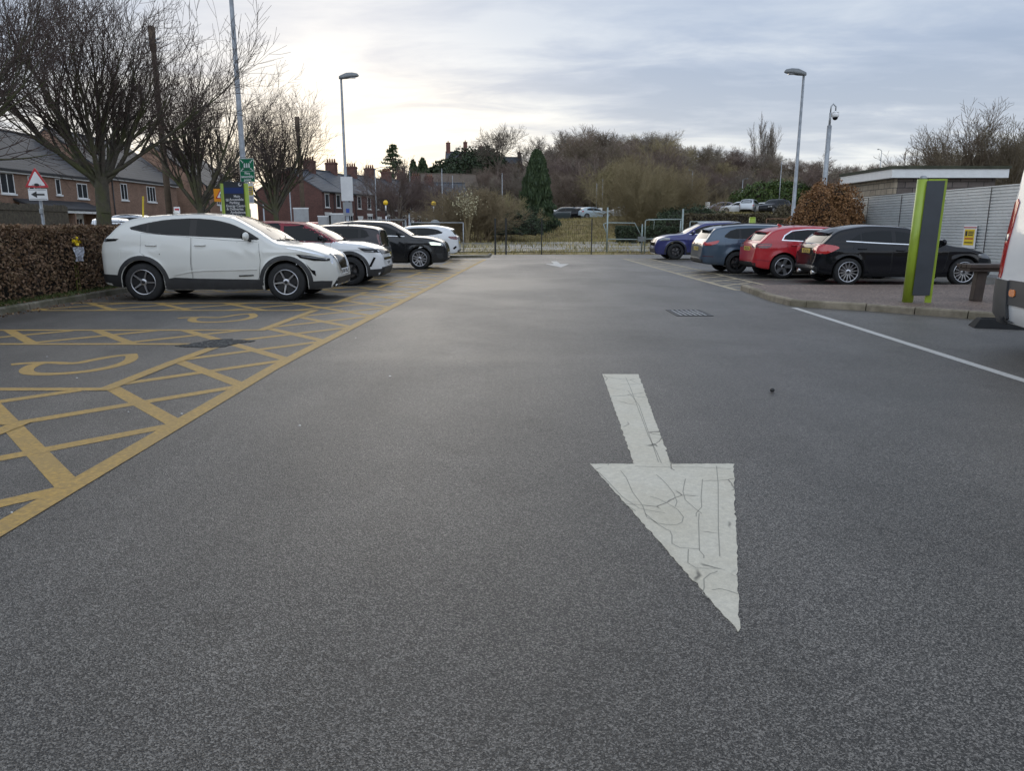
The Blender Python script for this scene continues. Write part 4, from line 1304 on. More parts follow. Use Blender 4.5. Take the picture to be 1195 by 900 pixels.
# painted markings ---------------------------------------------------------
def road_paint(name, c, wear=.5, crack=False, worn=(.05, .05, .05, 1)):
    t = NT(name); co = t.coord()
    n1 = t.noise(co, 30, 6, .7); n2 = t.noise(co, 2.2, 5, .6); n3 = t.noise(co, 130, 2)
    k = t.math("ADD", t.math("MULTIPLY", n1, .6), t.math("ADD", t.math("MULTIPLY", n2, .45), t.math("MULTIPLY", n3, .35)))
    mask = t.ramp(k, [(.56 - .16 * wear, (1, 1, 1)), (.74 + .20 - .25 * wear, (0, 0, 0))])
    dirt = t.ramp(n2, [(.3, (.70, .68, .64, 1)), (.7, (1, 1, 1, 1))])
    cc = t.mix(1.0, c, dirt, "MULTIPLY")
    cc = t.mix(1.0, cc, t.ramp(n3, [(.3, (.78, .78, .78, 1)), (.7, (1.08, 1.08, 1.08, 1))]), "MULTIPLY")
    inv = t.math("SUBTRACT", 1.0, mask)
    cc = t.mix(t.math("MULTIPLY", inv, .0 + .62 * min(1, wear + .3)), cc, worn)
    h = n1
    if crack:
        v = t.n("ShaderNodeTexVoronoi", feature="DISTANCE_TO_EDGE"); mp = t.n("ShaderNodeMapping"); t.l(co, mp, 0)
        mp.inputs["Rotation"].default_value = (0, 0, .15)
        dn = t.n("ShaderNodeTexNoise"); t.l(co, dn, "Vector"); dn.inputs["Scale"].default_value = 6
        vm = t.n("ShaderNodeVectorMath", operation="MULTIPLY_ADD"); t.l(dn.outputs["Color"], vm, 0); vm.inputs[1].default_value = (.10, .10, 0); t.l(mp.outputs[0], vm, 2)
        t.l(vm.outputs[0], v, "Vector"); v.inputs["Scale"].default_value = 2.6; v.inputs["Randomness"].default_value = .85
        ln = t.ramp(v.outputs["Distance"], [(.004, (1, 1, 1)), (.016, (0, 0, 0))])
        gate = t.ramp(t.noise(co, 2.4, 2), [(.50, (0, 0, 0)), (.56, (1, 1, 1))])
        cc = t.mix(t.math("MULTIPLY", t.math("MULTIPLY", ln, gate), .75), cc, (.05, .048, .042, 1))
        v2 = t.ramp(v.outputs["Distance"], [(.0, (0, 0, 0)), (.03, (1, 1, 1))])
        h = t.math("ADD", t.math("MULTIPLY", n1, .5), t.math("MULTIPLY", t.math("MULTIPLY", v2, gate), .8))
    t.p(color=cc, rough=.62, spec=.4); t.bump(h, .45, .008)
    return t.mat


m_yel = road_paint("yellow_line_paint", (.86, .535, .125, 1), .75)
m_yel_old = road_paint("faded_yellow_paint", (.62, .52, .34, 1), .45, worn=(.085, .078, .065, 1))
m_wht = road_paint("white_line_paint", (.76, .75, .72, 1), .4)
m_arrow = road_paint("cracked_white_paint", (.80, .745, .61, 1), .40, True, worn=(.20, .19, .165, 1))

AX = lambda y: -2.39 + max(0, y - 7.5) * .0485
BX = lambda y: AX(y) - 1.14 - .05 * sstep(7, 14, y)
mb = MB(); mb.strip([(AX(y), y) for y in np.arange(-4, 33.6, .8)], .135, .0042)
tag(mb.build("edge_line", m_yel), "long yellow line along the left edge of the aisle", "road line", kind="structure")

strips = [(1.5, 2.65), (5.15, 6.28), (8.82, 10.05), (12.5, 13.75), (16.1, 17.35), (19.75, 20.95), (23.35, 24.55), (26.95, 28.15), (30.55, 31.7)]


def inzone(x, y):
    if y < -1 or y > 33.2 or x > AX(y): return False
    if x > BX(y): return True
    if x > -8.2:
        for a, b in strips:
            if a <= y <= b: return True
    return False


hat_a, hat_b = MB(), MB()
for k in range(-5, 34):
    yk = 3.80 + 1.315 * k
    for sgn, mb in ((1, hat_a), (-1, hat_b)):
        run = []
        x0 = AX(yk)
        i = 0
        while True:
            x = x0 - .0 - i * .04; y = yk + sgn * (x0 - x) * 1.1; i += 1
            if x < -8.2: ok = False
            else: ok = inzone(x - .001, y)
            if ok: run.append((x, y))
            if (not ok or x < -8.2) and run:
                if len(run) > 4: mb.strip([run[0], run[-1]], .125, .0016 if sgn > 0 else .0022)
                run = []
            if x < -8.2: break
tag(hat_a.build("hatching", m_yel), "yellow diagonal hatching beside the disabled bays, leaning one way", "road marking", kind="structure")
tag(hat_b.build("cross_hatching", m_yel), "yellow diagonal hatching crossing the first set beside the disabled bays", "road marking", kind="structure")
bl = MB()
edges_y = sorted(v for s_ in strips for v in s_)
for a, b in strips:
    for y in (a, b): bl.strip([(BX(y) + .03, y), (-8.15, y)], .115, .0030)
for (a, b), (c_, d_) in zip(strips, strips[1:]): bl.strip([(BX(y), y) for y in np.linspace(b - .05, c_ + .05, 5)], .13, .0050)
tag(bl.build("bay_lines", m_yel), "yellow bay lines of the disabled parking spaces on the left", "road line", kind="structure")

# wheelchair symbols
def zz(x, y): return G(x / 3.983, 340 + y / 3.983)
s1 = [zz(*p) for p in [(52, 341), (130, 334), (240, 331), (345, 338), (440, 318), (540, 300), (622, 295)]]
s2 = [zz(*p) for p in [(205, 332), (150, 346), (118, 366), (130, 381), (175, 386), (250, 386), (380, 377), (500, 358), (585, 334), (617, 312), (608, 292)]]
def smooth_line(P, it=2):
    for _ in range(it):
        Q = [P[0]]
        for a, b in zip(P, P[1:]): Q += [(a[0] * .75 + b[0] * .25, a[1] * .75 + b[1] * .25), (a[0] * .25 + b[0] * .75, a[1] * .25 + b[1] * .75)]
        P = Q + [P[-1]]
    return P
sy = G(858 / 3.983, 340 + 125 / 3.983); sx0 = zz(55, 341)
for i, (ox, oy) in enumerate(((0, 0), (sy[0] - sx0[0] - .1, sy[1] - sx0[1]))):
    mb = MB()
    mb.strip([(x + ox, y + oy) for x, y in smooth_line(s1)], .115, .0016)
    mb.strip([(x + ox, y + oy) for x, y in smooth_line(s2)], .125, .0024)
    tag(mb.build("wheelchair_symbol", m_yel), ("yellow wheelchair symbol in the nearer empty disabled bay" if i == 0 else "yellow wheelchair symbol in the bay just in front of the white crossover"), "road marking", kind="structure")

# right hand side
mb = MB(); mb.strip([(4.93, 12.95), (4.86, 11), (4.70, 6.6), (4.55, 2), (4.5, -6)], .11, .0018)
tag(mb.build("white_line", m_wht), "white line running from the kerbed island towards us", "road line", kind="structure")
mb = MB(); mb.strip([(5.02, 16.6), (5.0, 20), (4.97, 33.5)], .12, .0030)
for y in (17.6, 20.05, 22.5, 24.95, 27.4, 29.85, 32.3): mb.strip([(6.15, y), (10.6, y)], .10, .0016)
mb.strip([(6.15, 17.6), (6.1, 33.4)], .10, .0038)
mb.strip([(4.97, 33.4), (10.6, 33.6)], .10, .0046)
tag(mb.build("bay_lines", m_yel_old), "faded cream bay lines under the right row of cars", "road line", kind="structure")
mb = MB()
for k in range(14):
    y = 16.6 + k * 1.25
    mb.strip([(5.04, y), (6.1, y + 1.15)], .10, .0022)
    mb.strip([(5.04, y + 1.15), (6.1, y)], .10, .0026)
tag(mb.build("hatching", m_yel_old), "worn cream cross hatching along the right row of bays", "road marking", kind="structure")

# arrows
A = dict(tl=G(703, 437), tr=G(745, 437), bl=G(740, 542), br=G(783, 542), hl=G(689, 542), hr=G(856, 542), tip=G(863, 739))
def noisy(P, q, amp, step=.05):
    rg = random.Random(q); R = []
    for i in range(len(P)):
        a, b = P[i], P[(i + 1) % len(P)]; k = max(1, int(hypot(b[0] - a[0], b[1] - a[1]) / step))
        for j in range(k): R.append((a[0] + (b[0] - a[0]) * j / k + rg.gauss(0, amp), a[1] + (b[1] - a[1]) * j / k + rg.gauss(0, amp)))
    return R
P = [A["tl"], A["tr"], A["br"], A["hr"], A["tip"], A["hl"], A["bl"]]
mb = MB(); mb.prism(noisy(P, 3, .0032, .03), .0005, .0030)
tag(mb.build("direction_arrow", m_arrow), "large cracked white arrow painted on the aisle, pointing towards us", "road marking", kind="structure")
mb = MB()
for pts in ([(706, 452), (742, 458), (768, 540)], [(731, 441), (752, 500), (772, 541)], [(725, 550), (745, 585), (760, 610), (786, 615), (799, 609), (788, 592), (760, 580)], [(752, 600), (775, 618), (784, 622), (785, 640), (815, 642)],
            [(700, 552), (735, 592), (775, 600)], [(803, 642), (803, 664), (838, 665)], [(820, 560), (818, 588), (812, 604)], [(838, 668), (822, 672), (822, 692), (826, 700)], [(830, 690), (845, 688), (860, 694)], [(800, 560), (795, 580), (816, 600)],
            [(815, 600), (816, 640), (822, 652)], [(740, 545), (800, 546), (852, 548)], [(838, 545), (838, 650)], [(765, 555), (785, 572), (790, 592)], [(728, 588), (742, 598)]):
    q = smooth_line([G(*p) for p in pts], 1)
    mb.strip(noisy(q, len(pts) + int(q[0][0] * 100), .003)[:max(2, len(q) * 3)] if False else [(x + random.gauss(0, .004), y + random.gauss(0, .004)) for x, y in q], .0045, .0036)
tag(mb.build("paint_cracks", simple("paint_crack", (.27, .255, .21, 1), .8)), "dark cracks in the paint of the large white arrow", "road marking", kind="structure")
mb = MB()
ax, ay = 1.72, 28.6
mb.add([(ax - .12, ay - 1.0 + 3.2, .005), (ax + .12, ay + 2.2, .005), (ax + .12, ay, .005), (ax - .12, ay, .005)], [(0, 3, 2, 1)])
mb.add([(ax - .45, ay, .005), (ax + .45, ay, .005), (ax, ay - 2.4, .005)], [(0, 2, 1)])
tag(mb.build("direction_arrow", m_wht), "small far white arrow painted near the end of the aisle", "road marking", kind="structure")
# rough patch of old tarmac
mb = MB(); rg = random.Random(2); c0 = G(251, 399)
P = noisy([G(*q) for q in ((207, 404), (232, 405.7), (250, 406.6), (262, 405), (280, 400.8), (297, 398.3), (275, 397.2), (262, 395.8), (248, 397), (232, 400))], 5, .018, .07)
mb.prism(P, .0005, .0070)
t = NT("rough_tarmac"); co = t.coord(); f = t.noise(co, 24, 4, .75); t.p(color=t.ramp(f, [(.38, (.006, .010, .010, 1)), (.52, (.03, .03, .03, 1)), (.62, (.17, .17, .16, 1))]), rough=.8); t.bump(f, 1.0, .05)
tag(mb.build("tarmac_patch", t.mat), "dark rough tarmac patch over the hatching between the bays", "patch", kind="structure")

# kerbs and islands --------------------------------------------------------
t = NT("mossy_kerb_concrete"); co = t.coord(); f = t.noise(co, 6, 6, .65); f2 = t.noise(co, 1.6, 5)
cc = t.ramp(f, [(.3, (.085, .075, .055, 1)), (.7, (.24, .215, .165, 1))])
t.p(color=t.mix(t.ramp(f2, [(.45, (0, 0, 0)), (.62, (.8, .8, .8))]), cc, (.060, .058, .026, 1)), rough=.8); t.bump(f, .5, .01)
m_kerb = t.mat
t = NT("light_kerb_concrete"); co = t.coord(); f = t.noise(co, 5, 6, .65); f2 = t.noise(co, 1.2, 4)
cc = t.ramp(f, [(.3, (.14, .115, .080, 1)), (.7, (.30, .255, .185, 1))])
t.p(color=t.mix(t.ramp(f2, [(.45, (0, 0, 0)), (.62, (.7, .7, .7))]), cc, (.11, .095, .055, 1)), rough=.8); t.bump(f, .5, .01)
m_kerb2 = t.mat


def kerb(name, pts, label, mat, h=.115, w=.125, unit=.915, side=1):
    """run of kerb stones; pts is the road-side edge, the stone lies on the left of travel for side=1"""
    mb = MB()
    for a, b in zip(pts, pts[1:]):
        L = hypot(b[0] - a[0], b[1] - a[1]); n = max(1, round(L / unit)); dx, dy = (b[0] - a[0]) / L, (b[1] - a[1]) / L
        nx, ny = -dy * side, dx * side
        for i in range(n):
            s0, s1 = L * i / n + .008, L * (i + 1) / n - .008
            jz = random.gauss(0, .003); jn = random.gauss(0, .003)
            prof = [(0 + jn, -.05), (0.012 + jn, h - .022 + jz), (.03 + jn, h + jz), (w, h + jz), (w, -.05)]
            V = []
            for s in (s0, s1):
                for u, z in prof: V.append((a[0] + dx * s + nx * u, a[1] + dy * s + ny * u, z))
            m = len(prof)
            Fs = [(k, (k + 1) % m, m + (k + 1) % m, m + k) for k in range(m)]
            if side > 0: Fs = [tuple(reversed(f)) for f in Fs]
            mb.add(V, Fs); mb.add(V, [tuple(range(m)), tuple(range(2 * m - 1, m - 1, -1))])
    return tag(mb.build(name, mat), label, "kerb", kind="structure")


kerb("kerb", [(-8.2, -6), (-8.2, 11.8), (-8.3, 16), (-8.0, 38)], "mossy kerb along the foot of the hedge on the left", m_kerb)
ISL = [(13.3, 17.05), (5.45, 16.95), (5.12, 16.7), (4.93, 14.2), (4.97, 13.25), (5.15, 12.98), (5.95, 12.45), (7.0, 11.35), (8.6, 9.3), (10.5, 6.0), (12.6, 2.0)]
kerb("kerb", ISL[1:], "pale concrete kerb round the gravel island on the right", m_kerb2, side=1)
kerb("kerb", [(-3.3, 34.0), (-1.05, 34.6), (-1.0, 37.6)], "short kerb closing the left row of bays at the far end", m_kerb, side=1)
t = NT("reddish_chippings"); co = t.coord(); v = t.n("ShaderNodeTexVoronoi"); t.l(co, v, "Vector"); v.inputs["Scale"].default_value = 55
sepc = t.n("ShaderNodeSeparateColor"); t.l(v.outputs["Color"], sepc, 0); f = t.noise(co, .9, 5)
cc = t.ramp(sepc.outputs[0], [(.1, (.050, .033, .025, 1)), (.5, (.130, .088, .066, 1)), (.9, (.26, .195, .155, 1))])
t.p(color=t.mix(1.0, cc, t.ramp(f, [(.3, (.75, .72, .70, 1)), (.7, (1.12, 1.12, 1.12, 1))]), "MULTIPLY"), rough=.6); t.bump(v.outputs["Distance"], .6, .01)
mb = MB(); inn = [(13.3, 17.0), (5.5, 16.85), (5.22, 16.62), (5.05, 14.2), (5.09, 13.32), (5.22, 13.09), (6.03, 12.55), (7.1, 11.44), (8.7, 9.38), (10.6, 6.06), (12.7, 2.06), (13.3, 2)]
mb.prism(inn, .01, .104)
tag(mb.build("gravel_island", t.mat), "raised island of reddish chippings behind the pale kerb", "island", kind="structure")
mb = MB(); mb.prism([(-12.9, -10), (-8.33, -10), (-8.33, 11.8), (-8.43, 16), (-8.14, 38), (-10, 38.5), (-10.2, 38.5), (-12.9, 38.5)], .0, .10)
t = NT("verge_soil"); co = t.coord(); f = t.noise(co, 5, 6, .7); t.p(color=t.ramp(f, [(.3, (.020, .017, .010, 1)), (.52, (.045, .04, .018, 1)), (.7, (.06, .065, .022, 1))]), rough=.95); t.bump(f, .8, .04)
tag(mb.build("verge", t.mat), "strip of soil and thin grass under the hedge", "verge", kind="structure")

# drain grate
g0 = (2.90, 12.13)
root = empty("drain_grate", (g0[0], g0[1], 0)); tag(root, "iron drain grate with slots set in the aisle near the island", "drain")
iron = simple("cast_iron", (.035, .035, .036, 1), .5, .5, var=.3, vscale=20)
mb = MB()
mb.box(-.29, .29, -.45, -.38, .0, .008); mb.box(-.29, .29, .38, .45, .0, .008); mb.box(-.29, -.23, -.38, .38, .0, .008); mb.box(.23, .29, -.38, .38, .0, .008)
mb.build("frame", iron, root)
mb = MB()
for k in range(6): mb.box(-.20 + k * .078 - .016, -.20 + k * .078 + .022, -.38, .38, .0, .0075)
mb.box(-.23, .23, -.015, .015, .0, .0068)
mb.build("bars", simple("worn_iron", (.30, .30, .30, 1), .35, .8, var=.2), root)
mb = MB(); mb.add([(-.23, -.38, .003), (.23, -.38, .003), (.23, .38, .003), (-.23, .38, .003)], [(0, 1, 2, 3)]); mb.build("slots", under, root)

# fallen leaves along the kerb and a few scraps on the asphalt
pts = []
rg = np.random.default_rng(4)
for _ in range(900):
    y = rg.uniform(8, 18); x = -8.18 + abs(rg.normal(0, .16)) if rg.uniform() < .55 else -8.3 - abs(rg.normal(0, .12))
    pts.append((x, y, .012 if x > -8.2 else .125))
tag(leaf_cloud("fallen_leaves", pts, .045, leaf_beech, None, rg, .6, 0, np.tile([0, 0, 3.0], (len(pts), 1))), "fallen brown leaves along the mossy kerb", "leaves", kind="stuff")
mb = MB(); r2 = random.Random(9)
for px, py in ((55, 417), (90, 442), (212, 484), (150, 482), (14, 600), (415, 395), (455, 440), (350, 498)):
    x, y = G(px, py)
    a = r2.uniform(0, 3); s = r2.uniform(.006, .014)
    P = [(x + s * r2.uniform(.6, 1.2) * cos(a + k * 1.256), y + s * .7 * r2.uniform(.6, 1.2) * sin(a + k * 1.256)) for k in range(5)]
    mb.prism(P, .006, .010)
tag(mb.build("litter", signwhite), "few pale scraps of litter on the asphalt", "litter", kind="stuff")
x, y = G(901, 458); mb = MB(); mb.ball((x, y, .02), .022, 8, 0, (1, 1, .8)); tag(mb.build("stone", inkblack), "single dark pebble lying on the aisle", "pebble")

# tufts of grass: verge, field
def tufts(name, label, pts, hgt, mat, seed):
    rg = np.random.default_rng(seed); P = np.asarray(pts); n = len(P)
    a = rg.uniform(0, 2 * pi, n); h = hgt * rg.uniform(.5, 1.5, n); ln = rg.normal(0, .5, (n, 2)) * h[:, None]
    w = h * .10 + .004
    dx, dy = np.cos(a) * w, np.sin(a) * w
    V = np.stack([P - np.stack([dx, dy, 0 * w], 1), P + np.stack([dx, dy, 0 * w], 1), P + np.stack([ln[:, 0], ln[:, 1], h], 1)], 1)
    o = raw_mesh(name, V.reshape(-1, 3), np.arange(n * 3).reshape(-1, 3), 3, mat)
    return tag(o, label, "grass", kind="stuff")
blade = leaf_mat("grass_blades", [(.12, .12, .04, 1), (.26, .21, .08, 1), (.42, .34, .15, 1)])
blade_g = leaf_mat("green_grass_blades", [(.03, .045, .012, 1), (.055, .075, .018, 1), (.10, .10, .03, 1)])
rg = np.random.default_rng(8)
pts = [(rg.uniform(-9.0, -8.34), rg.uniform(8, 17.5), .10) for _ in range(5000)]
tufts("verge_grass", "thin green grass growing under the hedge behind the kerb", pts, .06, blade_g, 1)
pts = []
while len(pts) < 42000:
    y = 40 + 58 * rg.uniform() ** 1.0; x = rg.uniform(-.22, .46) * y
    if 45 < y < 72 and rg.uniform() > (.25 if (math.sin(x * .9 + y * .33) + math.sin(x * .35 - y * .8)) > .3 else .012): continue
    if y < 42.3 and rg.uniform() > .5: continue
    pts.append((x, y, terrain_z(x, y) - (.02 if y > 47 else .15)))
tufts("field_grass", "tussocky yellow brown grass in the derelict plot beyond the fence", pts, .26, blade, 2)
# ------------------------------------------------------------------ buildings
def brick(name, c1, c2, mortar, sc=1.0, bw=.225, bh=.075, ms=.010, rough=.8):
    t = NT(name); co = t.coord(); s = t.n("ShaderNodeSeparateXYZ"); t.l(co, s, 0)
    cb = t.n("ShaderNodeCombineXYZ"); t.l(t.math("ADD", s.outputs[0], s.outputs[1]), cb, 0); t.l(s.outputs[2], cb, 1)
    b = t.n("ShaderNodeTexBrick"); t.l(cb.outputs[0], b, "Vector")
    b.inputs["Scale"].default_value = 1; b.inputs["Brick Width"].default_value = bw * sc; b.inputs["Row Height"].default_value = bh * sc
    b.inputs["Mortar Size"].default_value = ms; b.inputs["Color1"].default_value = c1; b.inputs["Color2"].default_value = c2; b.inputs["Mortar"].default_value = mortar
    f = t.noise(co, .8, 5); f2 = t.noise(co, 7, 4)
    k = t.ramp(f, [(.3, (.78, .78, .78, 1)), (.7, (1.15, 1.15, 1.15, 1))])
    cc = t.mix(1.0, t.mix(1.0, b.outputs["Color"], k, "MULTIPLY"), t.ramp(f2, [(.3, (.85, .85, .85, 1)), (.7, (1.1, 1.1, 1.1, 1))]), "MULTIPLY")
    t.p(color=cc, rough=rough); t.bump(b.outputs["Fac"], -.4, .008)
    return t.mat


def tiles(name, c1, c2, axis=0):
    t = NT(name); co = t.coord(); s = t.n("ShaderNodeSeparateXYZ"); t.l(co, s, 0)
    cb = t.n("ShaderNodeCombineXYZ"); t.l(s.outputs[0], cb, 0); t.l(s.outputs[2], cb, 1)
    b = t.n("ShaderNodeTexBrick"); t.l(cb.outputs[0], b, "Vector"); b.inputs["Scale"].default_value = 1
    b.inputs["Brick Width"].default_value = .33; b.inputs["Row Height"].default_value = .21; b.inputs["Mortar Size"].default_value = .016
    b.inputs["Color1"].default_value = c1; b.inputs["Color2"].default_value = c2; b.inputs["Mortar"].default_value = (.008, .008, .009, 1)
    f = t.noise(co, .9, 4)
    t.p(color=t.mix(1.0, b.outputs["Color"], t.ramp(f, [(.3, (.75, .75, .75, 1)), (.7, (1.2, 1.2, 1.2, 1))]), "MULTIPLY"), rough=.6)
    t.bump(b.outputs["Fac"], -.5, .02)
    return t.mat


br_new = brick("orange_brown_brick", (.28, .165, .112, 1), (.215, .122, .084, 1), (.16, .12, .09, 1))
br_old = brick("dark_red_brick", (.145, .060, .046, 1), (.10, .042, .034, 1), (.06, .04, .034, 1))
br_wall = brick("brown_wall_brick", (.06, .034, .026, 1), (.045, .026, .022, 1), (.05, .04, .035, 1))
block_l = brick("buff_blockwork", (.40, .335, .25, 1), (.33, .275, .205, 1), (.075, .065, .05, 1), 1.0, .50, .25, .014)
block_d = brick("brown_grey_blockwork", (.115, .094, .084, 1), (.175, .145, .13, 1), (.02, .018, .016, 1), 1.0, .66, .25, .016)
roof_new = tiles("grey_roof_tiles", (.034, .036, .042, 1), (.024, .026, .031, 1))
roof_old = tiles("blue_grey_slates", (.085, .092, .105, 1), (.062, .068, .08, 1))
stone_lin = simple("painted_stone", (.62, .61, .58, 1), .6, var=.12)
fascia_w = simple("white_fascia", (.66, .665, .66, 1), .45, var=.06)
wood_door = simple("brown_timber", (.13, .055, .028, 1), .5, var=.3, vscale=4)


def window(root, x, z, w, h, y=0.0, frame=white_upvc, lintel=False, bars=1, sill=True):
    mb = MB(); f = .06
    mb.box(x, x + w, y - .03, y + .05, z, z + f); mb.box(x, x + w, y - .03, y + .05, z + h - f, z + h)
    mb.box(x, x + f, y - .028, y + .05, z + f, z + h - f); mb.box(x + w - f, x + w, y - .028, y + .05, z + f, z + h - f)
    for k in range(bars): q = x + w * (k + 1) / (bars + 1); mb.box(q - .03, q + .03, y - .026, y + .05, z + f, z + h - f)
    o = mb.build("window", frame, root)
    g = MB(); g.add([(x + f, y - .012, z + f), (x + w - f, y - .012, z + f), (x + w - f, y - .012, z + h - f), (x + f, y - .012, z + h - f)], [(0, 1, 2, 3)])
    g.build("pane", glass_house, o)
    if sill:
        s = MB(); s.box(x - .08, x + w + .08, y - .10, y + .02, z - .10, z - .002)
        s.build("sill", stone_lin if lintel else frame, o)
    if lintel:
        s = MB(); s.box(x - .14, x + w + .14, y - .035, y + .02, z + h + .002, z + h + .26)
        s.build("lintel", stone_lin, o)
    return o


def door(root, x, w, h, mat, y=0.0, z=0.0, lintel=False):
    mb = MB(); mb.box(x, x + w, y - .03, y + .05, z, z + h)
    mb.box(x + .12, x + w * .45, y - .034, y - .03, z + h * .62, z + h * .82, 1); mb.box(x + w * .55, x + w - .12, y - .034, y - .03, z + h * .62, z + h * .82, 1)
    o = mb.build("door", [mat, glass_house], root)
    s = MB(); s.box(x - .08, x, y - .05, y + .04, z, z + h + .08); s.box(x + w, x + w + .08, y - .05, y + .04, z, z + h + .08); s.box(x, x + w, y - .05, y + .04, z + h, z + h + .08)
    s.build("door_frame", white_upvc, o)
    s = MB(); s.ball((x + w - .1, y - .06, z + h * .48), .035, 8); s.build("handle", chrome, o)
    if lintel:
        s = MB(); s.box(x - .2, x + w + .2, y - .035, y + .02, z + h + .085, z + h + .33); s.build("lintel", stone_lin, o)
    return o


def house(label, loc, rz, w, dep, eave, ridge, wm, rm, wins=(), doors=(), group=None, over=.22, chim=(), lintel=False, hip=0.0, name="brick_house", pipes=(), sidewins=()):
    root = empty(name, loc, rz); tag(root, label, "house", group)
    mb = MB()
    if hip:
        mb.box(0, w, 0, dep, -.6, eave)
    else:
        P = [(0, -.6), (dep, -.6), (dep, eave), (dep / 2, ridge - .12), (0, eave)]
        V = [(0, y, z) for y, z in P] + [(w, y, z) for y, z in P]
        mb.add(V, [(0, 1, 2, 3, 4)[::-1], (5, 6, 7, 8, 9)] + [(i, (i + 1) % 5, 5 + (i + 1) % 5, 5 + i) for i in range(5)])
    mb.build("wall", wm, root)
    rf = MB(); th = .14; e = over; hgt = (ridge - eave) / (dep / 2)
    ze = eave - e * hgt
    if hip:
        V = [(-e, -e, ze), (w + e, -e, ze), (w + e, dep + e, ze), (-e, dep + e, ze), (hip, dep / 2, ridge), (w - hip, dep / 2, ridge)]
        rf.add(V, [(0, 1, 5, 4), (1, 2, 5), (2, 3, 4, 5), (3, 0, 4), (3, 2, 1, 0)])
    else:
        for sy, y0 in ((1, -e), (-1, dep + e)):
            V = []
            for x in (-.08, w + .08):
                V += [(x, y0, ze), (x, dep / 2, ridge), (x, dep / 2, ridge - th), (x, y0, ze - th)]
            F = [(0, 4, 5, 1), (3, 2, 6, 7), (0, 3, 7, 4), (0, 1, 2, 3), (4, 7, 6, 5)]
            if sy < 0: F = [f[::-1] for f in F]
            rf.add(V, F)
        rf.tube([(-.08, dep / 2, ridge + .02), (w + .08, dep / 2, ridge + .02)], .10, 8)
    ro = rf.build("roof", rm, root)
    g = MB(); g.box(-.06, w + .06, -e - .10, -e, ze - .16, ze - .04); g.build("gutter", blackp, ro)
    if lintel is False:
        g = MB(); g.box(0, w, -e + .01, -e + .04, ze - .26, ze - .165); g.build("fascia", fascia_w, ro)
    for (cx, cy, cw, cd, ch, n) in chim:
        c = MB(); c.box(cx - cw / 2, cx + cw / 2, cy - cd / 2, cy + cd / 2, ridge - 1.0, ridge + ch); c.box(cx - cw / 2 - .06, cx + cw / 2 + .06, cy - cd / 2 - .06, cy + cd / 2 + .06, ridge + ch - .22, ridge + ch - .08)
        for k in range(n):
            yy = cy - cd / 2 + cd * (k + .5) / n
            c.tube([(cx, yy, ridge + ch), (cx, yy, ridge + ch + .42)], [.12, .09], 8, 1)
        c.build("chimney", [wm, simple("terracotta", (.17, .07, .04, 1), .7, var=.3)], ro)
    for a in wins: window(root, *a[:4], lintel=lintel, bars=a[4] if len(a) > 4 else 1)
    for a in doors: door(root, a[0], a[1], a[2], a[3], lintel=lintel)
    for x in pipes:
        p = MB(); p.tube([(x, -.07, -.4), (x, -.07, ze - .1)], .045, 8); p.build("downpipe", blackp, root)
    return root


R90 = pi / 2
# row of newer houses along the street, facades facing the car park
hA = house("orange brown brick house with a lean-to porch roof over two white doors", (-31.0, 44.2, .3), R90, 13.0, 8.2, 4.75, 7.6, br_new, roof_new,
           wins=[(2.2, 3.1, 1.3, 1.25, 1), (4.9, 3.25, .55, 1.05, 0), (7.8, 3.25, .55, 1.05, 0), (10.3, 3.1, 1.3, 1.05, 1), (6.35, .75, .6, 1.3, 0), (8.1, .75, .6, 1.3, 0), (11.6, .75, .9, 1.15, 0)],
           doors=[(4.9, .95, 2.0, white_upvc), (9.6, .95, 2.0, white_upvc)], pipes=(1.0,))
pr = MB()
V = [(3.2, 0, 2.85), (11.2, 0, 2.85), (11.2, -1.5, 2.28), (3.2, -1.5, 2.28), (3.2, 0, 2.73), (11.2, 0, 2.73), (11.2, -1.5, 2.16), (3.2, -1.5, 2.16)]
pr.add(V, [(0, 3, 2, 1), (4, 5, 6, 7), (3, 7, 6, 2), (0, 4, 7, 3), (1, 2, 6, 5)])
po = pr.build("porch_roof", roof_new, hA)
pr = MB(); pr.box(3.25, 11.15, -1.46, -1.40, 2.0, 2.155); pr.build("porch_fascia", fascia_w, po)
for x in (3.25, 7.2, 11.0):
    pr = MB(); pr.box(x, x + .16, -1.42, -.01, -.5, 2.0); pr.build("porch_wall", br_new, po)
hB = house("taller brick house between the porch house and the house with the blank gable", (-30.3, 57.6, .3), R90, 11.5, 8.6, 5.0, 8.3, br_new, roof_new,
           wins=[(5.8, 3.15, 1.5, 1.25, 2), (6.4, .7, 1.5, 1.2, 1), (1.6, 3.15, 1.0, 1.25, 1), (1.4, .7, 1.4, 1.2, 1)], doors=[(9.2, .95, 2.0, white_upvc)], pipes=(.35,), chim=())
hC = house("brick house standing forward with a wide blank gable wall", (-28.6, 71.5, .3), R90, 10.0, 9.5, 5.0, 8.6, br_new, roof_new,
           wins=[(2.4, 3.2, 1.0, 1.1, 1), (5.6, 3.2, 1.0, 1.1, 1), (2.2, .7, 1.6, 1.3, 2), (6.0, .7, 1.0, 1.3, 1)], doors=[(8.2, .95, 2.0, wood_door)], pipes=(.3,))
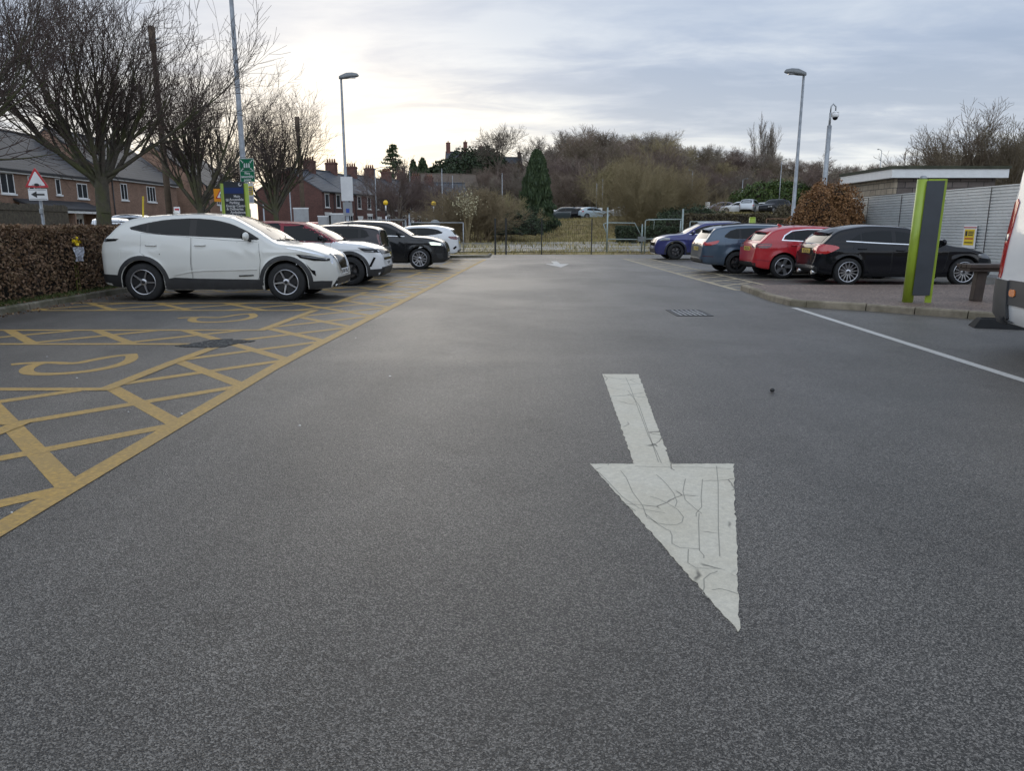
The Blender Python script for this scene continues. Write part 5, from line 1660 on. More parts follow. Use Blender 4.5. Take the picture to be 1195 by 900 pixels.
# terrace of old dark red houses further up
ta = atan2(20.0, 6.6)
TX, TY = -20.9, 84.0
looks = ["nearest house of the dark red terrace, its gable end facing us", "terraced dark red house just behind the white sign board on the lamp post", "third house along the dark red terrace, white lintels over narrow windows",
         "fourth house along the dark red terrace, behind the crossing", "fifth house along the dark red terrace, half hidden by the purple trees", "sixth house of the dark red terrace behind the nearer crossing beacon",
         "seventh house of the dark red terrace behind the purple trees", "farthest house of the dark red terrace, near the olive bush"]
for i in range(8):
    ex = i * 4.75
    house(looks[i], (TX + cos(ta) * ex, TY + sin(ta) * ex, .3), ta, 4.73, 8.5, 5.1, 7.5 + (.15 if i % 2 else 0), br_old, roof_old,
          wins=[(.55, 3.25, .85, 1.45, 0), (2.9, 3.25, .85, 1.45, 0), (.5, .9, 1.15, 1.55, 1)], doors=[(3.0, .9, 2.05, [wood_door, white_upvc, blackp][i % 3])],
          group="dark red terraced houses", chim=((4.4, 4.25, .7, 1.3, 1.15, 4),), lintel=True, name="terraced_house", pipes=(2.4,))
# further buildings
hD = house("small orange brick house at the end of the terrace with a pale roof light", (-14.2, 128.0, .3), ta - .9, 7.5, 7, 4.6, 8.6, simple("orange_brick_wall", (.26, .12, .055, 1), .8, var=.2, vscale=2), roof_old, wins=[(1, 3, 1, 1.1, 1), (4.5, 3, 1, 1.1, 1)], doors=[(3, .9, 2, white_upvc)])
b = MB(); b.box(2.3, 4.6, .9, .98, 6.0, 6.1); b.add([(2.4, .55, 5.42), (4.8, .55, 5.42), (4.8, 1.9, 6.96), (2.4, 1.9, 6.96)], [(0, 1, 2, 3)]); b.build("roof_light", glass_house, hD)
z0 = terrain_z(-11, 188)
hE = house("red brick house with tall chimneys on the wooded hilltop", (-16.0, 190.0, z0 - .5), .15, 9.5, 8, 6.2, 9.2, brick("hilltop_red_brick", (.15, .05, .035, 1), (.12, .04, .03, 1), (.08, .06, .05, 1)), roof_old,
           wins=[(1, 3.6, 1.1, 1.5, 1), (4, 3.6, 1.1, 1.5, 1), (7, 3.6, 1.1, 1.5, 1)], doors=[(4.2, 1, 2.1, wood_door)], chim=((.6, 4, 1.0, 1.2, 2.2, 2), (4.9, 4, .9, 1.2, 2.4, 2), (8.9, 4, 1.0, 1.2, 1.4, 2)))
hF = house("grey roofed house on the hilltop next to the red chimneyed house", (-5.2, 192.0, z0 - .3), .1, 8, 8, 5.2, 7.9, br_wall, roof_new, wins=[(1, 3, 1.1, 1.2, 1), (4.5, 3, 1.1, 1.2, 1)], doors=[(3, .9, 2, white_upvc)], chim=((7.5, 4, .9, 1.1, 1.1, 2),))
hG = house("low brown roofed house among the trees below the hilltop", (-17.5, 150.0, terrain_z(-15, 150)), .2, 11, 8, 3.6, 6.2, br_wall, simple("brown_roof_tiles", (.10, .075, .055, 1), .7, var=.25), wins=[(2, 1, 1.4, 1.2, 1), (6, 1, 1.4, 1.2, 1)], doors=[(4.3, .9, 2, wood_door)])

# flat roofed block building on the right
root = empty("block_building", (16.2, 32.2, 0)); tag(root, "flat roofed blockwork building with a white fascia behind the corrugated fence", "building")
mb = MB(); mb.box(.0, 4.1, .0, .12, -.1, 3.38); mb.build("front_wall", block_d, root)
mb = MB(); mb.box(-.12, .0, .0, 4.3, -.1, 3.38); mb.build("side_wall", block_l, root)
mb = MB(); mb.box(.0, 4.1, .12, 4.3, -.1, 3.37); mb.build("rear_wall", block_d, root)
mb = MB(); mb.box(-.45, 4.40, -.35, 4.6, 3.39, 3.74); mb.build("fascia", fascia_w, root)
mb = MB(); mb.box(-.50, 4.45, -.40, 4.65, 3.745, 3.86); o = mb.build("roof", simple("mossy_felt", (.045, .048, .030, 1), .9, var=.4), root)
mb = MB(); mb.box(2.25, 3.85, -.03, .0, 2.1, 2.86); o = mb.build("window", wood_door, root)
mb = MB(); mb.box(2.35, 2.95, -.036, -.031, 2.2, 2.76); mb.box(3.05, 3.75, -.036, -.031, 2.2, 2.76); mb.build("pane", glass_house, o)
mb = MB(); mb.box(2.18, 3.92, -.05, .0, 2.87, 2.95); mb.build("lintel", wood_door, o)

# corrugated metal fence
t = NT("grey_corrugated_steel"); co = t.coord(); f = t.noise(co, .8, 5); f2 = t.noise(co, 9, 4)
t.p(color=t.mix(t.ramp(f2, [(.55, (0, 0, 0)), (.75, (.3, .3, .3))]), t.ramp(f, [(.3, (.52, .55, .55, 1)), (.7, (.64, .67, .67, 1))]), (.16, .15, .13, 1)), rough=.42, metal=.35)
m_corr = t.mat
root = empty("corrugated_fence", (13.5, 16.6, 0)); tag(root, "tall grey fence of corrugated steel sheets behind the black hatchback", "fence")
Lf = 14.6; nb = 27; hf = 2.48
pp = 0
y = 0
while y < Lf - .1:
    y1 = min(y + 2.45, Lf)
    mb = MB(); V = []; k = 0
    zs = np.linspace(.08, hf, nb * 8 + 1)
    for z in zs:
        ph = ((z - .08) / (hf - .08) * nb) % 1.0
        x = -.018 if ph < .55 else (.012 if ph < .9 else 0.0)
        V += [(x, y + .006, z), (x, y1 - .006, z)]
    mb.add(V, [(2 * i, 2 * i + 2, 2 * i + 3, 2 * i + 1) for i in range(len(zs) - 1)])
    mb.build("sheet", m_corr, root); y = y1
for y in np.arange(0, Lf + .1, 2.45):
    mb = MB(); mb.box(-.024, -.019, y - .018, y + .018, .05, hf + .02); mb.box(.02, .10, y - .04, y + .04, 0, hf - .1); mb.build("post", blackp, root)
mb = MB(); mb.box(-.03, .03, 0, Lf, hf + .001, hf + .03); mb.build("capping", m_corr, root)
# return of the fence and timber post
# notice on the corrugated fence
def sign_plate(name, label, loc, rz, w, h, mats, cat="sign", th=.012):
    root = empty(name, loc, rz); tag(root, label, cat)
    mb = MB(); mb.box(-w / 2, w / 2, 0, th, -h / 2, h / 2)
    mb.build("plate", mats, root)
    return root


def MT(x, y, z):
    """lettering on a face looking along local -y"""
    return Matrix.Translation((x, y, z)) @ Matrix.Rotation(pi / 2, 4, "X")


s = sign_plate("notice", "small white and yellow warning notice fixed to the corrugated fence", (13.44, 22.2, 1.10), -R90, .62, .66, signwhite)
mb = MB(); mb.box(-.24, .24, -.004, 0, -.24, .22); mb.build("yellow_panel", signyel, s)
mb = MB(); mb.box(-.30, .30, -.004, 0, .255, .285); mb.build("red_band", signred, s)
mb = MB(); mb.box(-.20, -.10, -.007, -.0045, .02, .17)
for i, (a, bq, z) in enumerate(((-.06, .20, .15), (-.06, .20, .10), (-.06, .18, .05), (-.20, .20, -.16))): mb.box(a, bq, -.007, -.0045, z - .018, z + .012)
mb.build("print", inkblack, s)
mb = MB(); mb.box(-.20, .20, -.007, -.0045, -.07, -.03); mb.build("print_line", signred, s)
root = empty("timber_post", (13.3, 24.6, 0)); tag(root, "pale weathered timber post in front of the corrugated fence, behind the totem", "post")
mb = MB(); mb.box(-.05, .05, -.05, .05, 0, 1.95); mb.build("post", simple("pale_timber", (.36, .28, .17, 1), .7, var=.25, vscale=8), root, bevel=.008)
mb = MB(); mb.box(-.06, -.05, -.02, .02, .4, 1.85); mb.build("batten", wood_door, root)

# ------------------------------------------------------------------ low walls and fences on the left
def board_fence(label, x, y0, y1, h, z, mat, face=1):
    root = empty("timber_fence", (x, y0, z)); tag(root, label, "fence")
    mb = MB(); y = 0; r = random.Random(3)
    while y < y1 - y0:
        hh = h + r.uniform(-.05, .05); mb.box(0, .02, y, y + .13, 0, hh); y += .15
    mb.build("boards", mat, root)
    mb = MB()
    for q in (.4, h - .35): mb.box(.021, .07, 0, y1 - y0, q, q + .07)
    mb.build("rails", mat, root)
    for q in np.arange(0, y1 - y0 + .1, 2.4):
        mb = MB(); mb.box(-.10, 0, q - .05, q + .05, 0, h + .06); mb.build("post", mat, root)
    return root
m_timber = simple("weathered_fence_timber", (.085, .070, .048, 1), .85, var=.4, vscale=5)
root = board_fence("weathered close board timber fence left of the porch house", -27.4, 38.5, 46.8, 2.35, .3, m_timber)
root = board_fence("dark timber fence in front of the taller brick house", -28.0, 57.6, 70.5, 1.75, .3, m_timber)
root = empty("garden_wall", (-26.6, 36, .3)); tag(root, "low brown brick garden wall in front of the timber fence", "wall")
mb = MB(); mb.box(0, .22, 0, 10.6, -.1, 1.0); mb.build("wall", br_wall, root); mb = MB(); mb.box(-.03, .25, 0, 10.6, 1.002, 1.08); mb.build("coping", m_kerb, root)
root = empty("garden_wall", (-18.4, 84.5, .3), ta); tag(root, "low red brick garden wall in front of the dark red terrace", "wall")
mb = MB(); mb.box(0, 34, -.11, .11, -.1, .95); mb.build("wall", br_old, root); mb = MB(); mb.box(0, 34, -.14, .14, .952, 1.02); mb.build("coping", m_kerb, root)
# ------------------------------------------------------------------ street furniture
def lamp_post(label, px_top, py_top, d, head_dir, arm=.0, z=0.0, hl=.75, r0=.085, r1=.05, group=None, name="street_lamp"):
    x, y, zt = D(px_top, py_top, d)
    root = empty(name, (x, y, z), 0 if head_dir > 0 else pi); tag(root, label, "street lamp", group)
    h = zt - z
    mb = MB(); mb.tube([(0, 0, -.1), (0, 0, 1.6), (0, 0, 1.62), (0, 0, h)], [r0 * 1.35, r0 * 1.35, r0, r1], 12)
    mb.build("column", steel, root)
    mb = MB(); mb.box(r0 * 1.3, r0 * 1.45, -.05, .05, .5, 1.1); mb.build("access_door", polegrey, root)
    mb = MB()
    prof = [(-.10, .05, .05, .0), (.0, .10, .07, .01), (.25, .145, .10, .05), (.55, .15, .09, .085), (.80, .10, .06, .10), (.88, .03, .02, .10)]
    V = []
    n = 12
    for px, w, hh, dz in prof:
        for k in range(n):
            a = 2 * pi * k / n
            zz_ = sin(a) * hh * 1.9; zz_ = zz_ if zz_ > 0 else zz_ * .45
            V.append((px * hl / .8, cos(a) * w, h + .04 + dz + zz_))
    F = [(i * n + k, i * n + (k + 1) % n, (i + 1) * n + (k + 1) % n, (i + 1) * n + k) for i in range(len(prof) - 1) for k in range(n)]
    F += [tuple(range(n - 1, -1, -1)), tuple((len(prof) - 1) * n + k for k in range(n))]
    mb.add(V, F, 0, True)
    ho = mb.build("lamp_head", polegrey, root)
    mb = MB(); mb.box(.22 * hl / .8, .70 * hl / .8, -.09, .09, h + .045, h + .07); mb.build("lamp_glass", lampglass, ho)
    return root


lampL = lamp_post("tall grey street lamp on the left, carrying a white sign back, head pointing right", 398, 92, 36.5, 1)
mb = MB(); zc = 2.62
mb.box(-.22, .34, -.10, -.085, 2.60, 3.72); mb.build("sign_board", signwhite, lampL)
mb = MB(); mb.box(-.16, .28, -.108, -.101, 1.92, 2.55); mb.build("sign_back", signgrey, lampL)
mb = MB(); mb.box(-.02, .14, -.114, -.109, 2.05, 2.25); mb.build("blue_panel", inkblue, lampL)
lamp_post("tall grey street lamp on the right behind the red car, head pointing left", 938, 88, 33.0, -1)
# tall sign pole (left), runs out of the top of the view
x, y = -7.85, 22.5
root = empty("lighting_column", (x, y, .1)); tag(root, "very tall plain grey column on the left carrying the green and yellow signs", "pole")
mb = MB(); mb.tube([(0, 0, -.2), (0, 0, 1.8), (0, 0, 1.82), (0, 0, 9.6)], [.12, .12, .085, .05], 14); mb.build("column", steel, root)
mb = MB(); mb.tube([(0, 0, 9.6), (.1, 0, 9.75), (.5, -.0, 9.85)], [.04, .04, .03], 8); mb.ball((.75, 0, 9.87), .3, 12, 0, (1, .5, .3)); mb.build("lamp_head", polegrey, root)
# green assembly point sign
sx, sy, sz = D(288.3, 198.5, 22.35)
s = sign_plate("assembly_sign", "green and white fire assembly point sign on the tall grey column", (sx, sy, sz), radians(-8), .44, .66, signgreen)
mb = MB()
for a in ((-.215, .215, .318, .328), (-.215, .215, -.328, -.318), (-.215, .215, -.035, -.027)): mb.box(a[0], a[1], -.004, 0, a[2], a[3])
mb.box(-.22, -.212, -.004, 0, -.316, .316); mb.box(.212, .22, -.004, 0, -.316, .316)
mb.build("border", signwhite, s)
mb = MB()
for qx in (-.07, 0, .07):
    mb.tube([(qx, -.004, .175), (qx, 0, .175)], .022, 10); mb.box(qx - .022, qx + .022, -.004, 0, .07, .15)
for ax_, az_ in ((-1, 1), (1, 1), (-1, -1), (1, -1)):
    cx_, cz_ = ax_ * .135, .135 + az_ * .105
    mb.add([(cx_, -.004, cz_ - az_ * .05), (cx_ - ax_ * .05, -.004, cz_), (cx_, -.004, cz_), ][::1], [(0, 1, 2), (2, 1, 0)])
    mb.bar((cx_, -.003, cz_), (cx_ + ax_ * .05, -.003, cz_ + az_ * .05), .022, .003, up=(0, 1, 0))
mb.build("pictogram", signwhite, s)
for i, w in enumerate(("Fire", "assembly", "point")): lettering("lettering", w, .105, signwhite, s, MT(0, -.003, -.09 - i * .09), bold=.002)
# white and yellow notice under it
sx, sy, sz = D(291.3, 225.5, 22.36)
s = sign_plate("parking_notice", "white notice with a yellow panel below the green sign on the tall column", (sx, sy, sz), radians(-10), .24, .58, signwhite)
mb = MB(); mb.box(-.10, .11, -.004, 0, -.05, .20); mb.build("yellow_panel", signyel, s)
mb = MB()
for k in range(4): mb.box(-.04, .09, -.007, -.0045, .13 - k * .05, .15 - k * .05)
mb.box(-.09, -.055, -.007, -.0045, .10, .16)
for k in range(4): mb.box(-.09, .10, -.006, -.0002, -.12 - k * .035, -.112 - k * .035)
mb.build("print", inkblue, s)

# direction totem, left
tx, ty, tz = D(275, 240, 21.6)
root = empty("direction_totem", (tx, ty, .1), radians(-4)); tag(root, "dark direction totem with lime green edges and white hospital place names", "totem sign")
zt = D(275, 212, 21.6)[2] - .1
hw = .29
mb = MB(); mb.box(-hw, hw, -.05, .05, .25, zt); mb.build("panel", slate_panel, root)
mb = MB(); mb.box(-hw + .01, hw - .01, -.056, -.0505, zt - .32, zt - .16); mb.build("blue_band", simple("dark_blue_band", (.02, .045, .17, 1), .45), root)
for sg in (-1, 1):
    mb = MB(); mb.tube([(sg * (hw + .05), 0, 0), (sg * (hw + .05), 0, zt - .05)], .065, 12); mb.build("edge_post", lime, root)
for i, (w, ox) in enumerate((("Main", .08), ("Accessible", .06), ("Parking", .0), ("Energy Centre", .04), ("& Deliveries", .0), ("Ambulance", .08), ("Parking", .04))):
    lettering("lettering", w, .098, signwhite, root, MT(ox, -.055, zt - .40 - i * .088), bold=.0015)
mb = MB(); mb.box(-.245, -.175, -.056, -.0505, zt - .535, zt - .465); o = mb.build("parking_symbol", signwhite, root)
lettering("lettering", "P", .075, slate_panel, o, MT(-.21, -.058, zt - .50), bold=.002)
mb = MB(); mb.tube([(.19, -.051, zt - .08), (.19, -.056, zt - .08)], .05, 16); mb.tube([(.205, -.0565, zt - .065), (.205, -.0585, zt - .065)], .03, 12, 1); mb.build("emblem", [signwhite, slate_panel], root)

# triangular road sign with arrow plate (left)
sx, sy, sz = D(42.5, 212, 23.5)
root = empty("warning_sign", (sx, sy, .3), radians(8)); tag(root, "red edged triangular warning sign with a left arrow plate on a grey post", "road sign")
hz = sz - .3
mb = MB(); mb.tube([(.02, .06, -.4), (.02, .06, .55), (.02, .06, .56), (.02, .06, hz + .28)], [.075, .075, .045, .045], 12); mb.build("post", steel, root)
def tri(r): return [(r * cos(a), r * sin(a)) for a in (R90, R90 + 2 * pi / 3, R90 + 4 * pi / 3)]
def tri_plate(mb, r, y0, y1, cz, m=0):
    T3 = tri(r); P = []
    for i in range(3):
        a, b, c = T3[i - 1], T3[i], T3[(i + 1) % 3]
        P += [(b[0] * .9 + a[0] * .1, b[1] * .9 + a[1] * .1), (b[0] * .97 + (a[0] + c[0]) * .015, b[1] * .97 + (a[1] + c[1]) * .015), (b[0] * .9 + c[0] * .1, b[1] * .9 + c[1] * .1)]
    n = len(P); V = [(x, y0, cz + z) for x, z in P] + [(x, y1, cz + z) for x, z in P]
    mb.add(V, [tuple(range(n)), tuple(range(2 * n - 1, n - 1, -1))] + [(i, n + i, n + (i + 1) % n, (i + 1) % n) for i in range(n)], m)
mb = MB(); tri_plate(mb, .40, -.01, .01, hz + .03); o = mb.build("triangle", signred, root)
mb = MB(); tri_plate(mb, .29, -.014, -.0105, hz + .03); mb.build("triangle_face", signwhite, o)
mb = MB(); mb.box(-.13, .13, -.018, -.0145, hz - .10, hz - .085); mb.ball((0, -.016, hz - .09), .05, 12, 0, (1.5, .04, .9)); mb.build("hump_symbol", inkblack, o)
mb = MB(); mb.box(-.27, .27, -.01, .01, hz - .55, hz - .21); o = mb.build("arrow_plate", signwhite, root)
mb = MB(); mb.box(-.05, .19, -.014, -.0105, hz - .405, hz - .355); mb.add([(-.20, -.0125, hz - .38), (-.03, -.0125, hz - .48), (-.03, -.0125, hz - .28)], [(0, 1, 2), (2, 1, 0)])
for q in (hz - .52, hz - .245): mb.box(-.25, .25, -.013, -.0105, q, q + .012)
mb.build("arrow", inkblack, o)
mb = MB(); mb.box(-.03, .07, .0, .05, hz - .95, hz - .80); mb.build("clip", steel, root)
# orange works sign
sx, sy, sz = D(257.5, 226, 25.5)
root = empty("road_works_sign", (sx, sy, .3), radians(6)); tag(root, "orange sign with a white triangle, left of the dark direction totem", "road sign")
mb = MB(); mb.tube([(.1, .05, -.3), (.1, .05, sz - .3)], .035, 10); mb.build("post", steel, root)
mb = MB(); mb.box(-.22, .20, -.01, .01, sz - .56, sz - .14); o = mb.build("board", orange, root)
mb = MB(); tri_plate(mb, .20, -.015, -.0105, sz - .36); mb.build("triangle", signred, o)
mb = MB(); tri_plate(mb, .14, -.019, -.0155, sz - .36); mb.build("triangle_face", signwhite, o)
mb = MB(); mb.ball((0, -.02, sz - .33), .025, 8, 0, (1, .1, 1)); mb.box(-.014, .014, -.022, -.0195, sz - .42, sz - .35); mb.build("figure", inkblack, o)
mb = MB(); mb.box(-.05, .28, -.01, .01, sz - .86, sz - .68); mb.build("lower_plate", signwhite, root)
# yellow stake behind the hedge / white car
x, y, z = D(163, 250, 20.5)
root = empty("marker_pole", (x, y, .3)); tag(root, "thin leaning yellow pole rising behind the pearl white crossover", "pole")
mb = MB(); mb.tube([(-.05, 0, 0), (.14, 0, D(165.5, 229, 20.5)[2] - .3)], .022, 10); mb.build("pole", signyel, root)
mb = MB(); mb.tube([(-.05, 0, .0), (-.05, 0, .15)], .05, 10); mb.build("socket", blackp, root)
# small notice near the forward house
s = sign_plate("notice", "small white notice on the wall between the tree and the forward house", (D(206.5, 245, 52)[0], 52, D(206.5, 245, 52)[2]), 0, .42, .42, signwhite)
mb = MB(); mb.box(-.15, .15, -.004, 0, -.02, .10); mb.build("print", signred, s)
mb = MB(); mb.tube([(0, .03, -1.5), (0, .03, 0)], .03, 8); mb.build("post", steel, s)
# flowers and notice in the hedge
x, y = -8.70, 14.9
root = empty("tribute", (x, y, .12)); tag(root, "bunch of yellow flowers and a clear wrapped card tied into the hedge", "flowers")
S = [(0, 0, 0, .02, 0, .85, .02, .015, 0), (.03, .05, 0, .03, .05, .8, .012, .01, 0)]
tubes("stems", S, simple("yellow_green_stems", (.15, .15, .03, 1), .7), root, 6)
rg = np.random.default_rng(5)
leaf_cloud("flower_heads", np.stack([rg.normal(.10, .03, 40), rg.normal(0, .06, 40), rg.normal(.98, .04, 40)], 1), .06, signyel, root, rg, .9)
mb = MB(); V = []; 
for i in range(6):
    for j in range(6): V.append((.12 + .02 * sin(i * 2.1 + j), -.16 + .064 * i, .60 + .055 * j + .01 * sin(3 * i)))
mb.add(V, [(i * 6 + j, (i + 1) * 6 + j, (i + 1) * 6 + j + 1, i * 6 + j + 1) for i in range(5) for j in range(5)])
mb.build("wrapped_card", simple("crumpled_film", (.42, .43, .48, 1), .2, coat=.6, var=.4, vscale=14), root)

# telegraph poles
m_pole = simple("telegraph_pole_timber", (.095, .068, .045, 1), .85, var=.35, vscale=3)
def tele(label, pxb, pxt, pyt, d, z=.3, r=.125):
    xb = (pxb - 597.5) / FPX * (d * cos(PITCH) + .28); xt, _, zt = D(pxt, pyt, d)
    root = empty("telegraph_pole", (xb, d, z)); tag(root, label, "telegraph pole")
    h = zt - z
    mb = MB(); mb.tube([(0, 0, -.3), ((xt - xb) * .5, 0, h * .5), (xt - xb, 0, h)], [r * 1.15, r, r * .78], 12); mb.build("pole", m_pole, root)
    mb = MB(); mb.tube([(xt - xb, 0, h - .9), (xt - xb, 0, h + .05)], r * 1.12, 12); mb.build("cap", m_pole, root)
    mb = MB()
    for q in (.45, .6): mb.box(xt - xb - .28, xt - xb + .28, -.05, .05, h - q, h - q + .05)
    mb.build("cross_arm", steel, root)
    return root
tele("dark timber telegraph pole among the street trees, thick at the top", 203, 176.5, 32, 33)
tele("dark timber telegraph pole rising through the tree next to the tall grey column", 356.5, 346.5, 137, 52, r=.15)

# small posts, boards and railings beyond the left row
def thin_post(label, px, py0, py1, d, z=.3, r=.05, arm=0, pxt=None, name="lamp_column"):
    x, y, zt = D(pxt if pxt else px, py0, d)
    root = empty(name, (x, y, z)); tag(root, label, "street lamp" if name != "signpost" else "signpost")
    h = zt - z
    mb = MB(); mb.tube([(0, 0, -.3), (0, 0, h)], [r * 1.3, r * .8], 8); mb.build("column", steel, root)
    mb = MB()
    if arm:
        mb.tube([(0, 0, h), (arm * .5, 0, h + .15), (arm, 0, h + .2)], r * .6, 6); mb.box(min(arm, arm * 1.3), max(arm, arm * 1.3), -.12, .12, h + .14, h + .24)
    else: mb.tube([(0, 0, h), (0, 0, h + .08)], [r * .9, .01], 8)
    mb.build("lamp_head" if arm else "cap", polegrey, root)
    return root
thin_post("grey lamp column with a short arm in front of the terrace chimneys", 437.5, 197, 255, 74, arm=1.1)
thin_post("slim grey lamp column between the two crossing beacons", 478, 199, 255, 90, arm=0)
thin_post("tall pale column beside the farther crossing beacon", 515.5, 197, 250, 78, arm=0)
thin_post("short leaning pale column left of the olive bush", 528, 205, 240, 96)
thin_post("pale lamp column in front of the dark conifer hedge trees", 586, 202, 240, 100, z=2)
thin_post("plain grey post beside the second telegraph pole", 338, 222, 256, 56, name="signpost")
thin_post("short grey column left of the third street tree", 307, 236, 256, 48, name="signpost")
thin_post("pale column above the parked cars on the bank, left one of a close pair", 696.5, 214, 244, 112, z=4.0)
thin_post("pale column above the parked cars on the bank, right one of a close pair", 703.5, 209, 244, 114, z=4.0)
thin_post("pale lamp column rising from the hedge left of the far white cars", 808.5, 200, 245, 98, z=3.0, arm=-.4)
thin_post("lamp column with a flat twin head behind the far silver SUV", 867, 210, 240, 105, z=3.2, arm=.5)
thin_post("tall pale lamp column by the laurel bushes at the far dark SUV", 912.5, 188, 240, 100, z=3.2, arm=.5)
thin_post("distant lamp column above the flat roof building", 1029, 176, 200, 96, z=3.0, arm=-.4)

def board(label, px, py, d, w, h, mats, z=.3, name="sign_board", legs=True):
    x, y, zc = D(px, py, d)
    root = empty(name, (x, y, z)); tag(root, label, "sign")
    mb = MB(); mb.box(-w / 2, w / 2, -.02, .02, zc - z - h / 2, zc - z + h / 2); o = mb.build("panel", mats, root)
    mb = MB(); mb.box(-w / 2 - .03, w / 2 + .03, -.025, -.021, zc - z + h / 2 - .06, zc - z + h / 2); mb.build("panel_edge", signwhite, o)
    for sx in ((-w * .08, ) if not legs else (-w * .35, w * .35)):
        mb = MB(); mb.box(sx - .04, sx + .04, .021, .08, -.2, zc - z + h / 2); mb.build("leg", steel, root)
    return root
board("large pale sign board on legs, left of the red car on the street", 351.5, 250.5, 40, .78, .72, signgrey)
board("grey metal cabinet panel left of the lamp post behind the small dark car", 377, 257, 42, .55, .50, signgrey)
board("wide grey metal panel next to the left street lamp behind the small dark car", 394.5, 255.5, 42, .75, .62, signgrey)
board("small white sign on the bank beside the pale columns", 700.5, 246, 106, .55, .85, signwhite, z=2.6)
board("white sign standing on the hedge bank left of the far white cars", 825.5, 240, 92, .55, .85, signwhite, z=2.2)

# pedestrian crossing beacons
def beacon(label, px, py, d):
    x, y, z = D(px, py, d)
    root = empty("crossing_beacon", (x, y, .3)); tag(root, label, "crossing beacon", "crossing beacons")
    h = z - .3
    for i in range(6):
        mb = MB(); mb.tube([(0, 0, (h - .2) * i / 6), (0, 0, (h - .2) * (i + 1) / 6)], .065, 10); mb.build("pole_band", signwhite if i % 2 else inkblack, root)
    mb = MB(); mb.ball((0, 0, h), .24, 16); mb.build("globe", simple("amber_globe", (.80, .50, .02, 1), .3), root)
    return root
beacon("yellow globe crossing beacon in front of the terrace, the one further left", 450, 236.5, 72)
beacon("yellow globe crossing beacon beside the olive bush, the one further right", 506, 237.5, 74)

def railing(label, pts, h, mat, z=0.0, rails=(1.0,), post=1.8, name="railing", r=.03, cat="railing"):
    root = empty(name, (pts[0][0], pts[0][1], z)); tag(root, label, cat)
    ox, oy = pts[0]
    for a, b in zip(pts, pts[1:]):
        for q in rails:
            mb = MB(); mb.tube([(a[0] - ox, a[1] - oy, h * q), (b[0] - ox, b[1] - oy, h * q)], r, 8); mb.build("rail", mat, root)
        L = hypot(b[0] - a[0], b[1] - a[1]); n = max(1, round(L / post))
        for i in range(n + 1):
            t_ = i / n; x, y = a[0] + (b[0] - a[0]) * t_ - ox, a[1] + (b[1] - a[1]) * t_ - oy
            mb = MB(); mb.tube([(x, y, -.1), (x, y, h)], r, 8); mb.build("post", mat, root)
    return root
g1 = lambda px, d: ((px - 597.5) / FPX * (d * cos(PITCH) + .28), d)
railing("plain grey guard rail along the street in front of the terrace", [g1(424, 50), g1(474, 50)], 1.55, steel, .3, rails=(1.0, .55), post=2.2)
railing("grey metal hoop railing behind the white hatchback", [g1(480, 42.5), g1(541, 42.5)], 1.62, steel, 0, rails=(1.0,), post=3.1)
root = empty("bin", (*g1(508.5, 44), 0)); tag(root, "round topped grey bin behind the white hatchback", "bin")
mb = MB(); mb.tube([(0, 0, 0), (0, 0, 1.55)], .27, 16); mb.build("body", polegrey, root); mb = MB(); mb.tube([(0, 0, 1.55), (0, 0, 1.72), (0, 0, 1.80)], [.28, .24, .06], 16); mb.build("lid", polegrey, root)
# tall post by the railing
thin_post("tall slim grey post standing by the hoop railing", 477.5, 250, 275, 42.6, z=0, name="signpost")

# black mesh fence at the far end
root = empty("mesh_fence", (-1.0, 39.4, 0)); tag(root, "low black wire mesh fence on dark posts closing the far end of the aisle", "fence")
m_mesh = simple("black_coated_wire", (.010, .011, .011, 1), .5)
fx = [G(578, 296), G(590.5, 296), G(632, 295.2), G(690, 294.3)]
fx = [(a[0], 39.6 + .3 * i) for i, a in enumerate(fx)]
fx = [(g1(p, 39.6 + .25 * i)[0], 39.6 + .25 * i) for i, p in enumerate((578, 590.5, 632, 690))]
for i, (px_, py_) in enumerate(fx):
    mb = MB(); w = .09 if i < 2 else .055
    mb.box(px_ + 1.0 - w / 2, px_ + 1.0 + w / 2, py_ - 39.4 - .04, py_ - 39.4 + .04, -.05, 1.83); mb.build("post", m_mesh, root)
for a, b in zip(fx[0:], fx[1:]):
    mb = MB(); L = hypot(b[0] - a[0], b[1] - a[1]); n = int(L / .10)
    for k in range(1, n):
        t_ = k / n; x = a[0] + 1.0 + (b[0] - a[0]) * t_; y = a[1] - 39.4 + (b[1] - a[1]) * t_
        mb.box(x - .0028, x + .0028, y - .002, y + .002, .05, 1.70)
    for z in np.arange(.08, 1.72, .10 if False else .2):
        mb.bar((a[0] + 1.0, a[1] - 39.4 + .006, z), (b[0] + 1.0, b[1] - 39.4 + .006, z), .005, .006)
    mb.build("mesh_panel", m_mesh, root)

# galvanised gates
m_gate = simple("pale_green_galvanised_tube", (.27, .32, .31, 1), .5, .45, var=.2)
root = empty("field_gate", (*g1(708, 42.3), 0)); tag(root, "galvanised tube gate with a sloping corner, left of the upright green gate", "gate")
wd = g1(748.5, 42.3)[0] - g1(708, 42.3)[0]
tp = 1.62
mb = MB(); mb.tube([(0, 0, -.05), (0, 0, 2.45)], .045, 10); mb.build("post", m_gate, root)
mb = MB(); mb.tube([(-.22, 0, tp - .08), (.0, 0, tp), (wd * .78, 0, tp - .02), (wd, 0, .82)], .03, 8); mb.tube([(0, 0, .72), (wd, 0, .70)], .03, 8); mb.tube([(-.22, 0, tp - .08), (0, 0, .95)], .025, 8); mb.build("gate_frame", m_gate, root)
mb = MB(); mb.tube([(wd, 0, -.05), (wd, 0, 1.55)], .035, 8); mb.build("end_post", m_gate, root)
mb = MB(); mb.box(wd - .22, wd + .22, -.05, .05, .60, .86); mb.build("latch", polegrey, root)
